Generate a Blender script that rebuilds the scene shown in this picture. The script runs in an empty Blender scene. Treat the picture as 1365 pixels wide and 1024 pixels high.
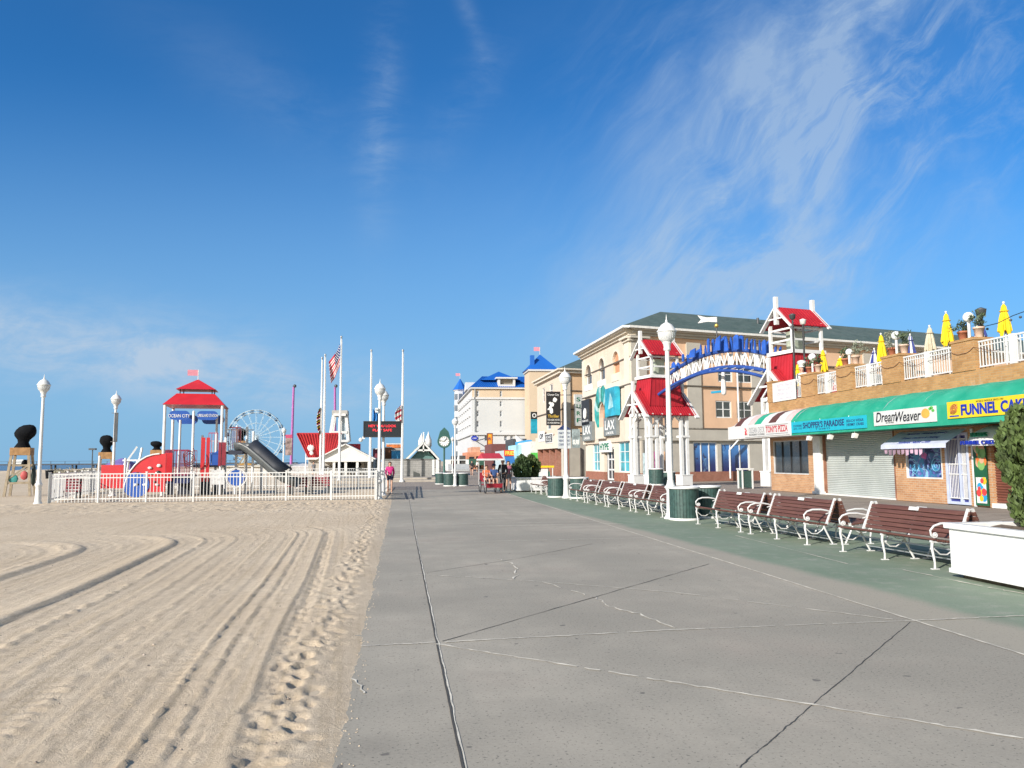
import bpy, bmesh, math, random
import numpy as np
from mathutils import Vector, Matrix, noise as mnoise
R=math.radians
random.seed(7)
SC=bpy.context.scene
COL=SC.collection
PI=math.pi
# ------------------------------------------------------------------ camera
FPX,CX,CY,EYE=1050.,682.5,512.,1.7
_th=math.atan(102/FPX); _ph=math.atan(142.5/FPX*math.cos(_th)); _ro=R(0.35)
CF=Vector((math.sin(_ph)*math.cos(_th),math.cos(_ph)*math.cos(_th),math.sin(_th)))
_r=Vector((math.cos(_ph),-math.sin(_ph),0)); _u=_r.cross(CF)
CR=_r*math.cos(_ro)-_u*math.sin(_ro); CU=_u*math.cos(_ro)+_r*math.sin(_ro)
def ray(u,v): return CF+CR*((u-CX)/FPX)+CU*((CY-v)/FPX)
def G(u,v,z=0.):
    d=ray(u,v); t=(z-EYE)/d.z; return Vector((d.x*t,d.y*t,z))
def AY(u,v,Y):
    d=ray(u,v); t=Y/d.y; return Vector((d.x*t,Y,EYE+d.z*t))
def AX(u,v,X):
    d=ray(u,v); t=X/d.x; return Vector((X,d.y*t,EYE+d.z*t))
cam=bpy.data.cameras.new('camera'); cam.sensor_width=36; cam.lens=36*FPX/1365; cam.clip_end=6000; cam.clip_start=.05
co=bpy.data.objects.new('camera',cam); COL.objects.link(co)
co.matrix_world=Matrix(((CR.x,CU.x,-CF.x,0),(CR.y,CU.y,-CF.y,0),(CR.z,CU.z,-CF.z,EYE),(0,0,0,1)))
SC.camera=co
SC.view_settings.view_transform='Standard'; SC.view_settings.look='None'; SC.view_settings.gamma=1
SC.view_settings.exposure=0.75
SC.view_settings.use_curve_mapping=False
# ------------------------------------------------------------------ node helper
class X:
    """tiny expression wrapper round node sockets"""
    nt=None
    def __init__(s,k): s.k=k
    @staticmethod
    def m(op,a,b=None,c=None,clamp=False):
        n=X.nt.nodes.new('ShaderNodeMath'); n.operation=op; n.use_clamp=clamp
        for i,q in enumerate((a,b,c)):
            if q is None: continue
            if isinstance(q,X): X.nt.links.new(q.k,n.inputs[i])
            else: n.inputs[i].default_value=q
        return X(n.outputs[0])
    def __add__(s,o): return X.m('ADD',s,o)
    __radd__=__add__
    def __sub__(s,o): return X.m('SUBTRACT',s,o)
    def __rsub__(s,o): return X.m('SUBTRACT',o,s)
    def __mul__(s,o): return X.m('MULTIPLY',s,o)
    __rmul__=__mul__
    def __truediv__(s,o): return X.m('DIVIDE',s,o)
    def __pow__(s,o): return X.m('POWER',s,o)
    def clamp(s): return X.m('ADD',s,0.,clamp=True)
def smooth(x,a,b):
    n=X.nt.nodes.new('ShaderNodeMapRange'); n.interpolation_type='SMOOTHSTEP'
    X.nt.links.new(x.k,n.inputs['Value']); n.inputs['From Min'].default_value=a; n.inputs['From Max'].default_value=b
    return X(n.outputs['Result'])
def comb(x,y,z=0.):
    n=X.nt.nodes.new('ShaderNodeCombineXYZ')
    for i,q in enumerate((x,y,z)):
        if isinstance(q,X): X.nt.links.new(q.k,n.inputs[i])
        else: n.inputs[i].default_value=q
    return n.outputs[0]
def sepx(sock):
    n=X.nt.nodes.new('ShaderNodeSeparateXYZ'); X.nt.links.new(sock,n.inputs[0]); return [X(o) for o in n.outputs]
def nz(vec,scale,detail=4,rough=.55,dist=0.):
    n=X.nt.nodes.new('ShaderNodeTexNoise'); n.inputs['Scale'].default_value=scale; n.inputs['Detail'].default_value=detail
    n.inputs['Roughness'].default_value=rough; n.inputs['Distortion'].default_value=dist
    if vec is not None: X.nt.links.new(vec,n.inputs['Vector'])
    return X(n.outputs[0])
def mix(fac,a,b,mode='MIX'):
    n=X.nt.nodes.new('ShaderNodeMix'); n.data_type='RGBA'; n.blend_type=mode
    if isinstance(fac,X): X.nt.links.new(fac.k,n.inputs[0])
    else: n.inputs[0].default_value=fac
    for q,i in ((a,6),(b,7)):
        if isinstance(q,(tuple,list)): n.inputs[i].default_value=(*q[:3],1)
        else: X.nt.links.new(q,n.inputs[i])
    return n.outputs[2]
def bump(h,strength,dist=.01):
    n=X.nt.nodes.new('ShaderNodeBump'); n.inputs['Strength'].default_value=strength; n.inputs['Distance'].default_value=dist
    X.nt.links.new(h.k,n.inputs['Height']); return n.outputs[0]
def newmat(name,rough=.6,metal=0.,spec=.5):
    m=bpy.data.materials.new(name); m.use_nodes=True; X.nt=m.node_tree
    b=m.node_tree.nodes['Principled BSDF']; b.inputs['Roughness'].default_value=rough; b.inputs['Metallic'].default_value=metal
    b.inputs['Specular IOR Level'].default_value=spec
    return m,b
def pos(): return X.nt.nodes.new('ShaderNodeNewGeometry').outputs['Position']
def ocoord(): return X.nt.nodes.new('ShaderNodeTexCoord').outputs['Object']
def lk(a,b): X.nt.links.new(a.k if isinstance(a,X) else a,b)
_mc={}
def mat(name,col,rough=.6,var=.12,scale=3.,metal=0.,bmp=0.,bscale=40.,spec=.5,dirt=0.,emit=None):
    """plain surface: base colour with mild noise variation, optional dirt streaks and bump"""
    if name in _mc: return _mc[name]
    m,b=newmat(name,rough,metal,spec)
    p=ocoord(); n=nz(p,scale,5,.6)
    lo=tuple(c*(1-var) for c in col); hi=tuple(min(1,c*(1+var)) for c in col)
    c=mix(smooth(n,.3,.7),lo,hi)
    if dirt:
        x,y,z=sepx(p); s=nz(comb(x*6.,y*6.,z*.6),1.,4,.6)
        c=mix(smooth(s,.52,.8)*dirt,c,tuple(q*.45+.02 for q in col))
    lk(c,b.inputs['Base Color'])
    if bmp: lk(bump(nz(p,bscale,4),bmp,.02),b.inputs['Normal'])
    if emit:
        b.inputs['Emission Color'].default_value=(*col,1); b.inputs['Emission Strength'].default_value=emit
    _mc[name]=m; return m
# ------------------------------------------------------------------ mesh builder
_tf={}
class MB:
    def __init__(s,root=None,M=None):
        s.v=[];s.f=[];s.mi=[];s.sm=[];s.k=0;s.s=False
        s.M=Matrix() if root is None else _tf[root.name].inverted()
        if M is not None: s.M=s.M@M
    def add(s,vs,fs,sm=None):
        o=len(s.v); M=s.M
        s.v+=[tuple(M@Vector(q)) for q in vs]; sm=s.s if sm is None else sm
        for f in fs: s.f.append([i+o for i in f]); s.mi.append(s.k); s.sm.append(sm)
        return s
    def box(s,x0,x1,y0,y1,z0,z1):
        return s.add([(x,y,z) for z in (z0,z1) for y in (y0,y1) for x in (x0,x1)],
            [(0,2,3,1),(4,5,7,6),(0,1,5,4),(2,6,7,3),(0,4,6,2),(1,3,7,5)])
    def cb(s,c,d):
        return s.box(c[0]-d[0]/2,c[0]+d[0]/2,c[1]-d[1]/2,c[1]+d[1]/2,c[2]-d[2]/2,c[2]+d[2]/2)
    def bar(s,a,b,w,h=None,up=(0,0,1)):
        a=Vector(a);b=Vector(b);h=h or w; d=(b-a).normalized(); up=Vector(up)
        if abs(d.dot(up))>.98: up=Vector((1,0,0)) if abs(d.x)<.9 else Vector((0,1,0))
        x=d.cross(up).normalized(); y=x.cross(d)
        vs=[p+x*(i*w/2)+y*(j*h/2) for p in (a,b) for i,j in ((-1,-1),(1,-1),(1,1),(-1,1))]
        return s.add(vs,[(3,2,1,0),(4,5,6,7),(0,1,5,4),(1,2,6,5),(2,3,7,6),(3,0,4,7)])
    def tube(s,pts,r,n=8,cap=True,sm=True):
        pts=[Vector(p) for p in pts]; m=len(pts); rs=r if isinstance(r,(list,tuple)) else [r]*m
        d0=(pts[1]-pts[0]).normalized(); up=Vector((0,0,1)) if abs(d0.z)<.9 else Vector((1,0,0))
        x=d0.cross(up).normalized(); vs=[]
        for i,p in enumerate(pts):
            d=(pts[min(i+1,m-1)]-pts[max(i-1,0)]).normalized()
            x=(x-d*x.dot(d)).normalized(); y=d.cross(x)
            vs+=[p+(x*math.cos(2*PI*k/n)+y*math.sin(2*PI*k/n))*rs[i] for k in range(n)]
        fs=[(i*n+k,i*n+(k+1)%n,(i+1)*n+(k+1)%n,(i+1)*n+k) for i in range(m-1) for k in range(n)]
        s.add(vs,fs,sm)
        if cap: s.add(vs[:n],[tuple(range(n))[::-1]],False); s.add(vs[-n:],[tuple(range(n))],False)
        return s
    def lathe(s,prof,c=(0,0,0),n=16,sm=True,cap=True,ph=0.):
        c=Vector(c); vs=[c+Vector((r*math.cos(2*PI*k/n+ph),r*math.sin(2*PI*k/n+ph),z)) for r,z in prof for k in range(n)]
        m=len(prof); fs=[(i*n+k,i*n+(k+1)%n,(i+1)*n+(k+1)%n,(i+1)*n+k) for i in range(m-1) for k in range(n)]
        s.add(vs,fs,sm)
        if cap: s.add(vs[:n],[tuple(range(n))[::-1]],False); s.add(vs[-n:],[tuple(range(n))],False)
        return s
    def ball(s,c,r,n=12,sq=(1,1,1)):
        m=n//2; vs=[];fs=[]
        for i in range(m+1):
            a=PI*i/m
            for k in range(n): vs.append((c[0]+sq[0]*r*math.sin(a)*math.cos(2*PI*k/n),c[1]+sq[1]*r*math.sin(a)*math.sin(2*PI*k/n),c[2]-sq[2]*r*math.cos(a)))
        for i in range(m):
            for k in range(n): fs.append((i*n+k,i*n+(k+1)%n,(i+1)*n+(k+1)%n,(i+1)*n+k))
        return s.add(vs,fs,True)
    def prism(s,pts,ex):
        """polygon pts (3D) extruded by vector ex"""
        pts=[Vector(p) for p in pts]; ex=Vector(ex); n=len(pts)
        s.add(pts,[tuple(range(n))[::-1]]); s.add([p+ex for p in pts],[tuple(range(n))])
        for i in range(n):
            j=(i+1)%n; s.add([pts[i],pts[j],pts[j]+ex,pts[i]+ex],[(0,1,2,3)])
        return s
    def quad(s,*p): return s.add(p,[tuple(range(len(p)))])
    def slab(s,p,t):
        """polygon with thickness t along minus its normal"""
        p=[Vector(q) for q in p]; n=(p[1]-p[0]).cross(p[2]-p[1]).normalized(); return s.prism([q-n*t for q in p],n*t)
    def frame(s,x0,x1,z0,z1,w,y0,y1):
        s.box(x0,x0+w,y0,y1,z0,z1);s.box(x1-w,x1,y0,y1,z0,z1);s.box(x0+w,x1-w,y0,y1,z0,z0+w);s.box(x0+w,x1-w,y0,y1,z1-w,z1); return s
def tagit(o,label,cat,group=None,kind=None):
    if label: o['label']=label
    if cat: o['category']=cat
    if group: o['group']=group
    if kind: o['kind']=kind
    return o
def obj(name,mb,mats,parent=None,bev=0.,label=None):
    me=bpy.data.meshes.new(name); me.from_pydata(mb.v,[],mb.f); 
    if not isinstance(mats,(list,tuple)): mats=[mats]
    for m in mats: me.materials.append(m)
    me.polygons.foreach_set('material_index',mb.mi); me.polygons.foreach_set('use_smooth',mb.sm); me.validate(); me.update()
    if not any(mb.sm) and len(mb.f)<4000:
        bm=bmesh.new(); bm.from_mesh(me); bmesh.ops.recalc_face_normals(bm,faces=bm.faces); bm.to_mesh(me); bm.free()
    o=bpy.data.objects.new(name,me); COL.objects.link(o)
    if parent: o.parent=parent
    if bev:
        b=o.modifiers.new('bevel','BEVEL'); b.width=bev; b.segments=2; b.limit_method='ANGLE'; b.angle_limit=R(50)
    if label: o['label']=label
    return o
def thing(name,label,cat,loc=(0,0,0),rz=0.,group=None):
    o=bpy.data.objects.new(name,None); COL.objects.link(o); o.empty_display_size=.1
    o.location=loc; o.rotation_euler=(0,0,rz); _tf[o.name]=Matrix.Translation(loc)@Matrix.Rotation(rz,4,'Z')
    return tagit(o,label,cat,group)
def struct(name,mb,mats,bev=0.):
    return tagit(obj(name,mb,mats,None,bev),None,None,None,'structure')
def dup(root,loc,rz=None,label=None,sc=None):
    c=root.copy(); COL.objects.link(c); c.location=loc
    if rz is not None: c.rotation_euler=(0,0,rz)
    if sc: c.scale=(sc,sc,sc) if not isinstance(sc,tuple) else sc
    if label: c['label']=label
    for a in list(root.children):
        b=a.copy(); COL.objects.link(b); b.parent=c
        for d in list(a.children):
            e=d.copy(); COL.objects.link(e); e.parent=b
    return c
def frameM(o,t,n=None,up=(0,0,1)):
    """matrix: local x along t, local y along outward n, z up"""
    t=Vector(t).normalized(); up=Vector(up).normalized(); n=Vector(n).normalized() if n is not None else up.cross(t)
    return Matrix(((t.x,n.x,up.x,o[0]),(t.y,n.y,up.y,o[1]),(t.z,n.z,up.z,o[2]),(0,0,0,1)))
def text(parent,s,M,h,m,w=None,ext=.006,shear=0.,bold=0.,name='lettering',root=None,mb=None):
    """real extruded letters; M: origin at text centre, x reading direction, z up, y outward from the face"""
    cu=bpy.data.curves.new('txt','FONT'); cu.body=s; cu.size=1; cu.align_x='CENTER'; cu.align_y='CENTER'; cu.extrude=.5; cu.shear=shear; cu.offset=bold; cu.resolution_u=3
    o=bpy.data.objects.new('txt',cu); me=bpy.data.meshes.new_from_object(o)
    vs=[v.co.copy() for v in me.vertices]; fs=[tuple(p.vertices) for p in me.polygons]
    bpy.data.objects.remove(o); bpy.data.curves.remove(cu); bpy.data.meshes.remove(me)
    if not vs: return None
    xs=[v.x for v in vs]; ys=[v.y for v in vs]; cx=(min(xs)+max(xs))/2; cy=(min(ys)+max(ys))/2
    sy=h/max(1e-4,max(ys)-min(ys)); sx=(w/(max(xs)-min(xs))) if w else sy
    pts=[((v.x-cx)*sx,(v.z+.5)*ext,(v.y-cy)*sy) for v in vs]
    b=mb or MB(root,M)
    if mb: 
        sv=b.M; b.M=b.M@M; b.add(pts,fs); b.M=sv; return b
    b.add(pts,fs)
    return obj(name,b,m,parent)
def foliage(b,spots,n,size,rnd,flat=.6,stretch=(1,1,1)):
    """scatter n leaf quads over a list of (centre, radius) clumps"""
    k=len(spots)
    for i in range(n):
        c,r=spots[rnd.randrange(k)]
        d=Vector((rnd.gauss(0,1),rnd.gauss(0,1),rnd.gauss(0,1))).normalized()*r*(rnd.random()**.4)
        p=Vector(c)+Vector((d.x*stretch[0],d.y*stretch[1],d.z*stretch[2]))
        t=Vector((rnd.gauss(0,1),rnd.gauss(0,1),rnd.gauss(0,1)+.5)).normalized(); q=t.orthogonal().normalized()
        q=Matrix.Rotation(rnd.random()*6.28,3,t)@q
        a=size*rnd.uniform(.6,1.4); w=a*flat*.5
        b.add([p-q*w,p+t*a*.5-q*w*.6,p+t*a,p+t*a*.5+q*w],[(0,1,2,3)],False)
# ------------------------------------------------------------------ sun, sky
SUN_EL=R(25); SUN_AZ=Vector((-.74,-.64,0)).normalized()        # towards the sun
sd=Vector((SUN_AZ.x*math.cos(SUN_EL),SUN_AZ.y*math.cos(SUN_EL),math.sin(SUN_EL)))
sl=bpy.data.lights.new('sun','SUN'); sl.energy=4.0; sl.angle=R(.5); sl.color=(1,.94,.86)
so=bpy.data.objects.new('sun',sl); COL.objects.link(so); so.rotation_euler=sd.to_track_quat('Z','Y').to_euler()
w=bpy.data.worlds.new('World'); SC.world=w; w.use_nodes=True; X.nt=w.node_tree
bg=w.node_tree.nodes['Background']
sky=X.nt.nodes.new('ShaderNodeTexSky'); sky.sky_type='NISHITA'; sky.sun_disc=False
sky.sun_elevation=SUN_EL; sky.sun_rotation=math.atan2(SUN_AZ.x,SUN_AZ.y); sky.air_density=1.0; sky.dust_density=.35; sky.ozone_density=1.6; sky.altitude=0
tc=X.nt.nodes.new('ShaderNodeTexCoord').outputs['Generated']
dx,dy,dz=sepx(tc)
dyc=X.m('MAXIMUM',dy,.05); ax=dx/dyc; az=dz/dyc                       # directions seen from the boardwalk
front=smooth(dy,.1,.3)
def blob(cx,cz,a,rx,rz,p=1.):
    u=ax-cx; v=az-cz; ca,sa=math.cos(R(a)),math.sin(R(a))
    s=(u*ca+v*sa)*(1/rx); t=(v*ca-u*sa)*(1/rz)
    return X.m('EXPONENT',(s*s+t*t)*-1.)
wv=comb(ax*1.+az*.55,az*1.3-ax*.35,0.)
w0=nz(comb(ax*2.2+3.1,az*2.2,.4),1.,3,.5)
st=nz(comb((ax*.84+az*.55+w0*.35)*4.2,(az*.84-ax*.55+w0*.3)*11.,.3),1.,9,.64,.5)
st2=nz(comb((ax*.62+az*.78)*2.4+w0*.9,(az*.62-ax*.78)*3.6+w0*.7,2.7),1.,6,.58,.3)
fine=nz(comb(ax*9.+w0,az*22.,4.),1.,8,.68,.4)
fine2=nz(comb((ax*.72+az*.69+w0*.25)*5.,(az*.72-ax*.69+w0*.2)*19.,6.),1.,9,.7,.6)
cirrus=smooth(st*.5+st2*.7,.50,.88)
m1=blob(.56,.40,60,.36,.135)+blob(.68,.55,25,.36,.16)*1.0+blob(.40,.23,14,.19,.085)*.85+blob(.37,.31,55,.14,.07)*.45+blob(.58,.26,25,.11,.045)*.9+blob(.9,.52,30,.3,.12)*.5+blob(.33,.52,70,.12,.08)*.35
c1=(cirrus*1.15*m1+m1*smooth(st2,.25,.8)*.20+m1*smooth(fine2,.42,.8)*.55).clamp()
m2=blob(-.46,.145,-6,.30,.052)+blob(-.20,.105,-8,.16,.035)*.8
c2=(m2*smooth(fine*.7+st*.4,.40,.74)*.75+m2*.16).clamp()
m3=blob(-.035,.44,88,.13,.024)+blob(.08,.48,60,.09,.03)*.45+blob(.085,.58,110,.07,.012)*.5+blob(-.14,.45,-30,.2,.05)*.25
c3=(m3*smooth(fine*.5+st2*.6,.36,.72)*.42)
cl=((c1*.62+c2*1.25+c3*1.15)*front).clamp()
hz=smooth(az,.30,.0)
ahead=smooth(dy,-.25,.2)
skyc=mix(1.,sky.outputs[0],mix(ahead,(1.9,1.75,1.52),(.27,.93,1.56)),'MULTIPLY')  # unseen sky behind the camera whitened and brightened as added fill
skyc=mix(smooth(az,.52,-.04)*.90*ahead,skyc,(2.7,5.0,7.7))
cc=mix(cl,skyc,(4.7,6.1,7.8))
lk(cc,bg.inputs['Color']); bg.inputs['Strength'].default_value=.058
# ------------------------------------------------------------------ ground sheets
def sheet(b,x0,x1,y0,y1,z,n=1):
    for i in range(n):
        a=y0+(y1-y0)*i/n; c=y0+(y1-y0)*(i+1)/n
        b.add([(x0,a,z),(x1,a,z),(x1,c,z),(x0,c,z)],[(0,1,2,3)])
    return b
# beach sand far and wide
m_sand,b_=newmat('sand',.95,spec=.2); p=pos()
n1=nz(p,.35,5,.6); n2=nz(p,9.,6,.7); n3=nz(p,120.,3,.6)
c=mix(smooth(n1,.35,.65),(.62,.50,.36),(.70,.58,.43)); c=mix(smooth(n2,.3,.75),c,(.53,.42,.295))
x,y,z=sepx(p); c=mix(smooth(nz(comb((x+y*.065)*12.,y*.10,0.),1.,6,.6),.45,.70)*.38,c,(.40,.305,.19)); c=mix(smooth(nz(p,55.,5,.75),.56,.72)*.45,c,(.30,.225,.15)); c=mix(smooth(n3,.60,.72)*.5,c,(.20,.15,.10)); lk(c,b_.inputs['Base Color'])
lk(bump(nz(p,38.,6,.78)*1.0+nz(p,7.,5,.65)*.22,.75,.020),b_.inputs['Normal'])
struct('ground',sheet(MB(),-3000,3000,-60,4000,-.30),m_sand)
m_sea,b_=newmat('sea',.25); p=pos(); lk(mix(nz(p,.05,4),(.02,.06,.12),(.05,.11,.19)),b_.inputs['Base Color']); lk(bump(nz(p,.6,5),.6,.3),b_.inputs['Normal'])
struct('sea',sheet(MB(),-2900,-95,-50,3800,-.26),m_sea)
# ---- combed sand with real relief
def axis(a,b,d0,k):
    out=[a]; d=d0
    while out[-1]<b: out.append(out[-1]+d); d*=k
    return np.array(out)
xs=-(axis(.28,34.,.019,1.0062)); ys=axis(2.6,36.5,.016,1.0058)
XX,YY=np.meshgrid(xs,ys); rng=np.random.default_rng(3)
def n1d(q,f,seed):
    r=np.random.default_rng(seed).random(4096); t=q*f+1000; i=np.floor(t).astype(int); a=t-i; a=a*a*(3-2*a)
    return r[i%4096]*(1-a)+r[(i+1)%4096]*a
def n2d(x,y,f,seed):
    r=np.random.default_rng(seed).random((256,256)); tx=x*f+500;ty=y*f+500; i=np.floor(tx).astype(int);j=np.floor(ty).astype(int); a=tx-i;c=ty-j; a=a*a*(3-2*a);c=c*c*(3-2*c)
    g=lambda i,j:r[i%256,j%256]
    return (g(i,j)*(1-a)+g(i+1,j)*a)*(1-c)+(g(i,j+1)*(1-a)+g(i+1,j+1)*a)*c
Q0_=XX+.065*YY; Y0_=np.clip(19.+.8*(Q0_+.64),13.,19.); bend=.085*np.clip(YY-Y0_,0,99)**2
Q=XX+.065*YY+bend+(n2d(XX,YY,.25,5)-.5)*.10                     # tractor tracks run along Q = const and swing left
wl=np.clip((-XX-.80-.012*YY)/.25,0,1)*np.clip((29.3-YY)/1.5,0,1)      # where the beach comb has passed
H=np.zeros_like(XX)
H+=wl*((n1d(Q,11,1)-.5)*.007+(n1d(Q,31,2)-.5)*.021+(n1d(Q,2.2,3)-.5)*.006)*(.6+.5*n2d(XX,YY,.35,9))
H+=wl*(n1d(Q,55,4)-.5)*.010*(n2d(XX,YY,.4,21)>.45)
def ridge(q,wd,h,y0=0,y1=99,brk=0):
    global H
    e=np.clip((Y0_+5.5-YY)/3.,0,1)*np.clip((YY-y0)/1.,0,1); d=Q-q+.014*(n2d(XX,YY,1.6,int(abs(q)*97))-.5)
    s=np.where(d<0,np.exp(-(d/wd)**2),np.exp(-(d/(wd*.16))**2))*h
    if brk: s=s*np.clip((n2d(XX,YY,9,int(abs(q)*31))-.25)*3,0,1)
    H+=s*e*np.clip((-XX-.74-.012*YY)/.15,0,1)
for q,wd,h,y1,br in ((-3.58,.26,.095,20.2,0),(-3.05,.08,.05,19.5,1),(-5.05,.26,.10,19.6,0),(-5.30,.10,.06,19.,1),(-6.9,.24,.07,20,1),(-8.6,.24,.09,21,0),(-10.6,.22,.07,21,1),(-12.5,.25,.08,22,0),(-15.,.25,.08,23,0),
      (-2.50,.05,.026,24,1),(-2.05,.05,.030,24,1),(-1.72,.05,.028,24,1),(-1.45,.04,.026,24,1),(-1.22,.04,.030,25,0),(-1.02,.05,.036,25,1),(-.66,.12,.030,25,0),(-.86,.04,.022,24,1)):
    ridge(q,wd,h,0,y1,br)
for k in range(34):
    q=-.9-.27*k-.09*math.sin(k*7.); ridge(q,.022+.016*math.sin(k*3.)**2,.013+.017*math.sin(k*5.)**2,0,20+5*math.sin(k*2.)**2,k%3>0)
for q,wd,ph in ((-2.75,.17,0.),(-2.12,.13,.4),(-3.42,.16,.8),(-4.6,.2,.2),(-1.30,.10,.1),(-6.2,.2,.6)):
    d=np.abs(Q-q); m_=np.clip((wd-d)/.03,0,1)*np.clip((21-YY)/3,0,1)*wl*np.clip((n2d(XX,YY,.7,int(-q*50))-.25)*3,0,1)
    H+=m_*.009*np.sign(np.sin(2*PI*(YY/.155+d*3.+ph)))*np.clip(np.abs(np.sin(2*PI*(YY/.155+d*3.+ph)))*2,0,1)-m_*.008
# rough churned band beside the outer track and in front of the fence
rb=np.exp(-((Q+.50)/.10)**2)*np.clip((25-YY)/3,0,1)
H+=rb*((n2d(XX,YY,14,31)-.5)*.06+(n2d(XX,YY,34,35)-.5)*.05-.02)
fb=np.clip((YY-28.2)/1.5,0,1)*np.clip((36-YY)/2,.0,1)
H+=fb*(n2d(XX,YY,3.5,33)-.5)*.10+fb*(n2d(XX,YY,8,34)-.5)*.05
H+=(n2d(XX,YY,.12,40)-.5)*.10*np.clip((-XX-1.5)/4,0,1)+(n2d(XX,YY,22,41)-.5)*.005
# foot prints along the edge of the concrete and before the fence
def print_(x,y,a,l,wd,dp):
    global H
    ra=l*2.2; i0,i1=np.searchsorted(ys,[y-ra,y+ra]); j0,j1=np.searchsorted(-xs,[-x-ra,-x+ra])
    if i1<=i0 or j1<=j0: return
    px=XX[i0:i1,j0:j1]-x; py=YY[i0:i1,j0:j1]-y; ca,sa=math.cos(a),math.sin(a)
    s=(px*ca+py*sa)/l; t=(py*ca-px*sa)/wd; r2=s*s+t*t
    h0=H[i0:i1,j0:j1]; k_=np.exp(-r2**2); H[i0:i1,j0:j1]=h0*(1-k_)-dp*k_+dp*.45*np.exp(-((np.sqrt(r2)-1.4)/.35)**2)*(h0<dp*.5)
rf=random.Random(5)
H+=np.exp(-((XX+.68+.010*YY)/.20)**2)*((n2d(XX,YY,11,61)-.5)*.035+(n2d(XX,YY,28,62)-.5)*.02)
for k in range(430):
    y=2.8+31*rf.random()**1.25; x=-.66-.010*y+rf.gauss(0,.12)
    if x>-.42: continue
    print_(x,y,1.57+rf.gauss(0,.7),.11*rf.uniform(.7,1.3),.05*rf.uniform(.8,1.4),.040*rf.uniform(.5,1.5))
for k in range(700):
    y=rf.uniform(28.,34.5); x=-1-rf.random()*16
    print_(x,y,rf.random()*3.1,.13*rf.uniform(.8,1.3),.07,.05*rf.uniform(.6,1.4))
for k in range(120):                                             # a walker's line across the turn
    t=k/120; y=27.6+1.2*math.sin(t*3); x=-1.4-15*t
    print_(x+rf.gauss(0,.1),y+rf.gauss(0,.18),3.1+rf.gauss(0,.3),.14,.07,.055)
edge=-.385-.0065*YY+.05*(n2d(XX,YY,1.3,50)-.5)+.03*(n2d(XX,YY,6,51)-.5)+.02*(n2d(XX,YY,17,52)-.5)
Z=.025+H*.50
tape=np.clip((edge-XX)/.10,-1,1)
Z=np.minimum(Z,.003+.09*(edge-XX)); Z=np.where(XX>edge,np.minimum(.003-.06*(XX-edge),Z),Z)
Z=np.where(YY>35.5,Z*(36.5-YY).clip(0,1),Z)
def gridmesh(name,XX,YY,Z,m):
    h,w_=XX.shape; me=bpy.data.meshes.new(name); nv=h*w_; nf=(h-1)*(w_-1)
    co_=np.stack([XX,YY,Z],-1).astype(np.float32).reshape(-1)
    idx=np.arange(nv).reshape(h,w_); f=np.stack([idx[:-1,:-1],idx[1:,:-1],idx[1:,1:],idx[:-1,1:]],-1).reshape(-1)
    if xs[1]>xs[0]: f=f.reshape(-1,4)[:,::-1].reshape(-1)
    me.vertices.add(nv); me.vertices.foreach_set('co',co_); me.loops.add(nf*4); me.loops.foreach_set('vertex_index',f.astype(np.int32))
    me.polygons.add(nf); me.polygons.foreach_set('loop_start',np.arange(0,nf*4,4,dtype=np.int32)); me.polygons.foreach_set('use_smooth',np.ones(nf,bool))
    me.materials.append(m); me.update(calc_edges=True); o=bpy.data.objects.new(name,me); COL.objects.link(o); return o
tagit(gridmesh('beach_sand',XX,YY,Z,m_sand),None,None,None,'structure')
b=MB()
sheet(b,-95,-33.5,-40,420,0); sheet(b,-34,-.70,36.2,47.6,-.004); sheet(b,-34,-1.2,47.6,420,-.004); sheet(b,-34,-.2,-40,2.7,0)
struct('far_sand',b,m_sand)
# ---- concrete tram lane
m_con,b_=newmat('concrete',.85,spec=.3); p=pos()
big=nz(p,.22,4,.6); med=nz(p,1.6,6,.65); fin=nz(p,45.,5,.75); spk=nz(p,42.,3,.6); x,y,z=sepx(p); trk=nz(comb(x*2.5,y*.12,0.),1.,4,.6)
c=mix(smooth(big,.35,.65),(.275,.25,.205),(.415,.372,.302)); c=mix(smooth(nz(p,.45,4,.55),.5,.72)*.55,c,(.33,.275,.225)); c=mix(smooth(med,.35,.75)*.6,c,(.275,.25,.205)); c=mix(smooth(trk,.45,.7)*.45,c,(.29,.268,.22))
c=mix(smooth(fin,.35,.8)*.5,c,(.47,.425,.345)); c=mix(smooth(spk,.60,.67)*.75,c,(.085,.08,.07))
blotch=nz(comb(x,y*1.,5.),.9,3,.5); c=mix(smooth(blotch,.66,.8)*.3,c,(.20,.18,.15))
spots=nz(p,6.5,2,.4); c=mix(smooth(spots,.735,.76)*.75,c,(.12,.11,.10))
sx=smooth(nz(p,7.,7,.72)*.9+nz(p,1.1,3)*.5-(x+.40+y*.0065)*1.9,.70,.86); c=mix(sx*.85,c,(.56,.455,.325)); c=mix(smooth(nz(p,2.2,8,.75)-(x-.1)*.10,.60,.74)*.28,c,(.46,.40,.31))
lk(c,b_.inputs['Base Color']); lk(bump(nz(p,160.,3,.6)*.5+fin*.5,.25,.006),b_.inputs['Normal'])
b=MB(); sheet(b,-.75,5.30,-40,47.5,0); struct('concrete_lane',b,m_con)
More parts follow.
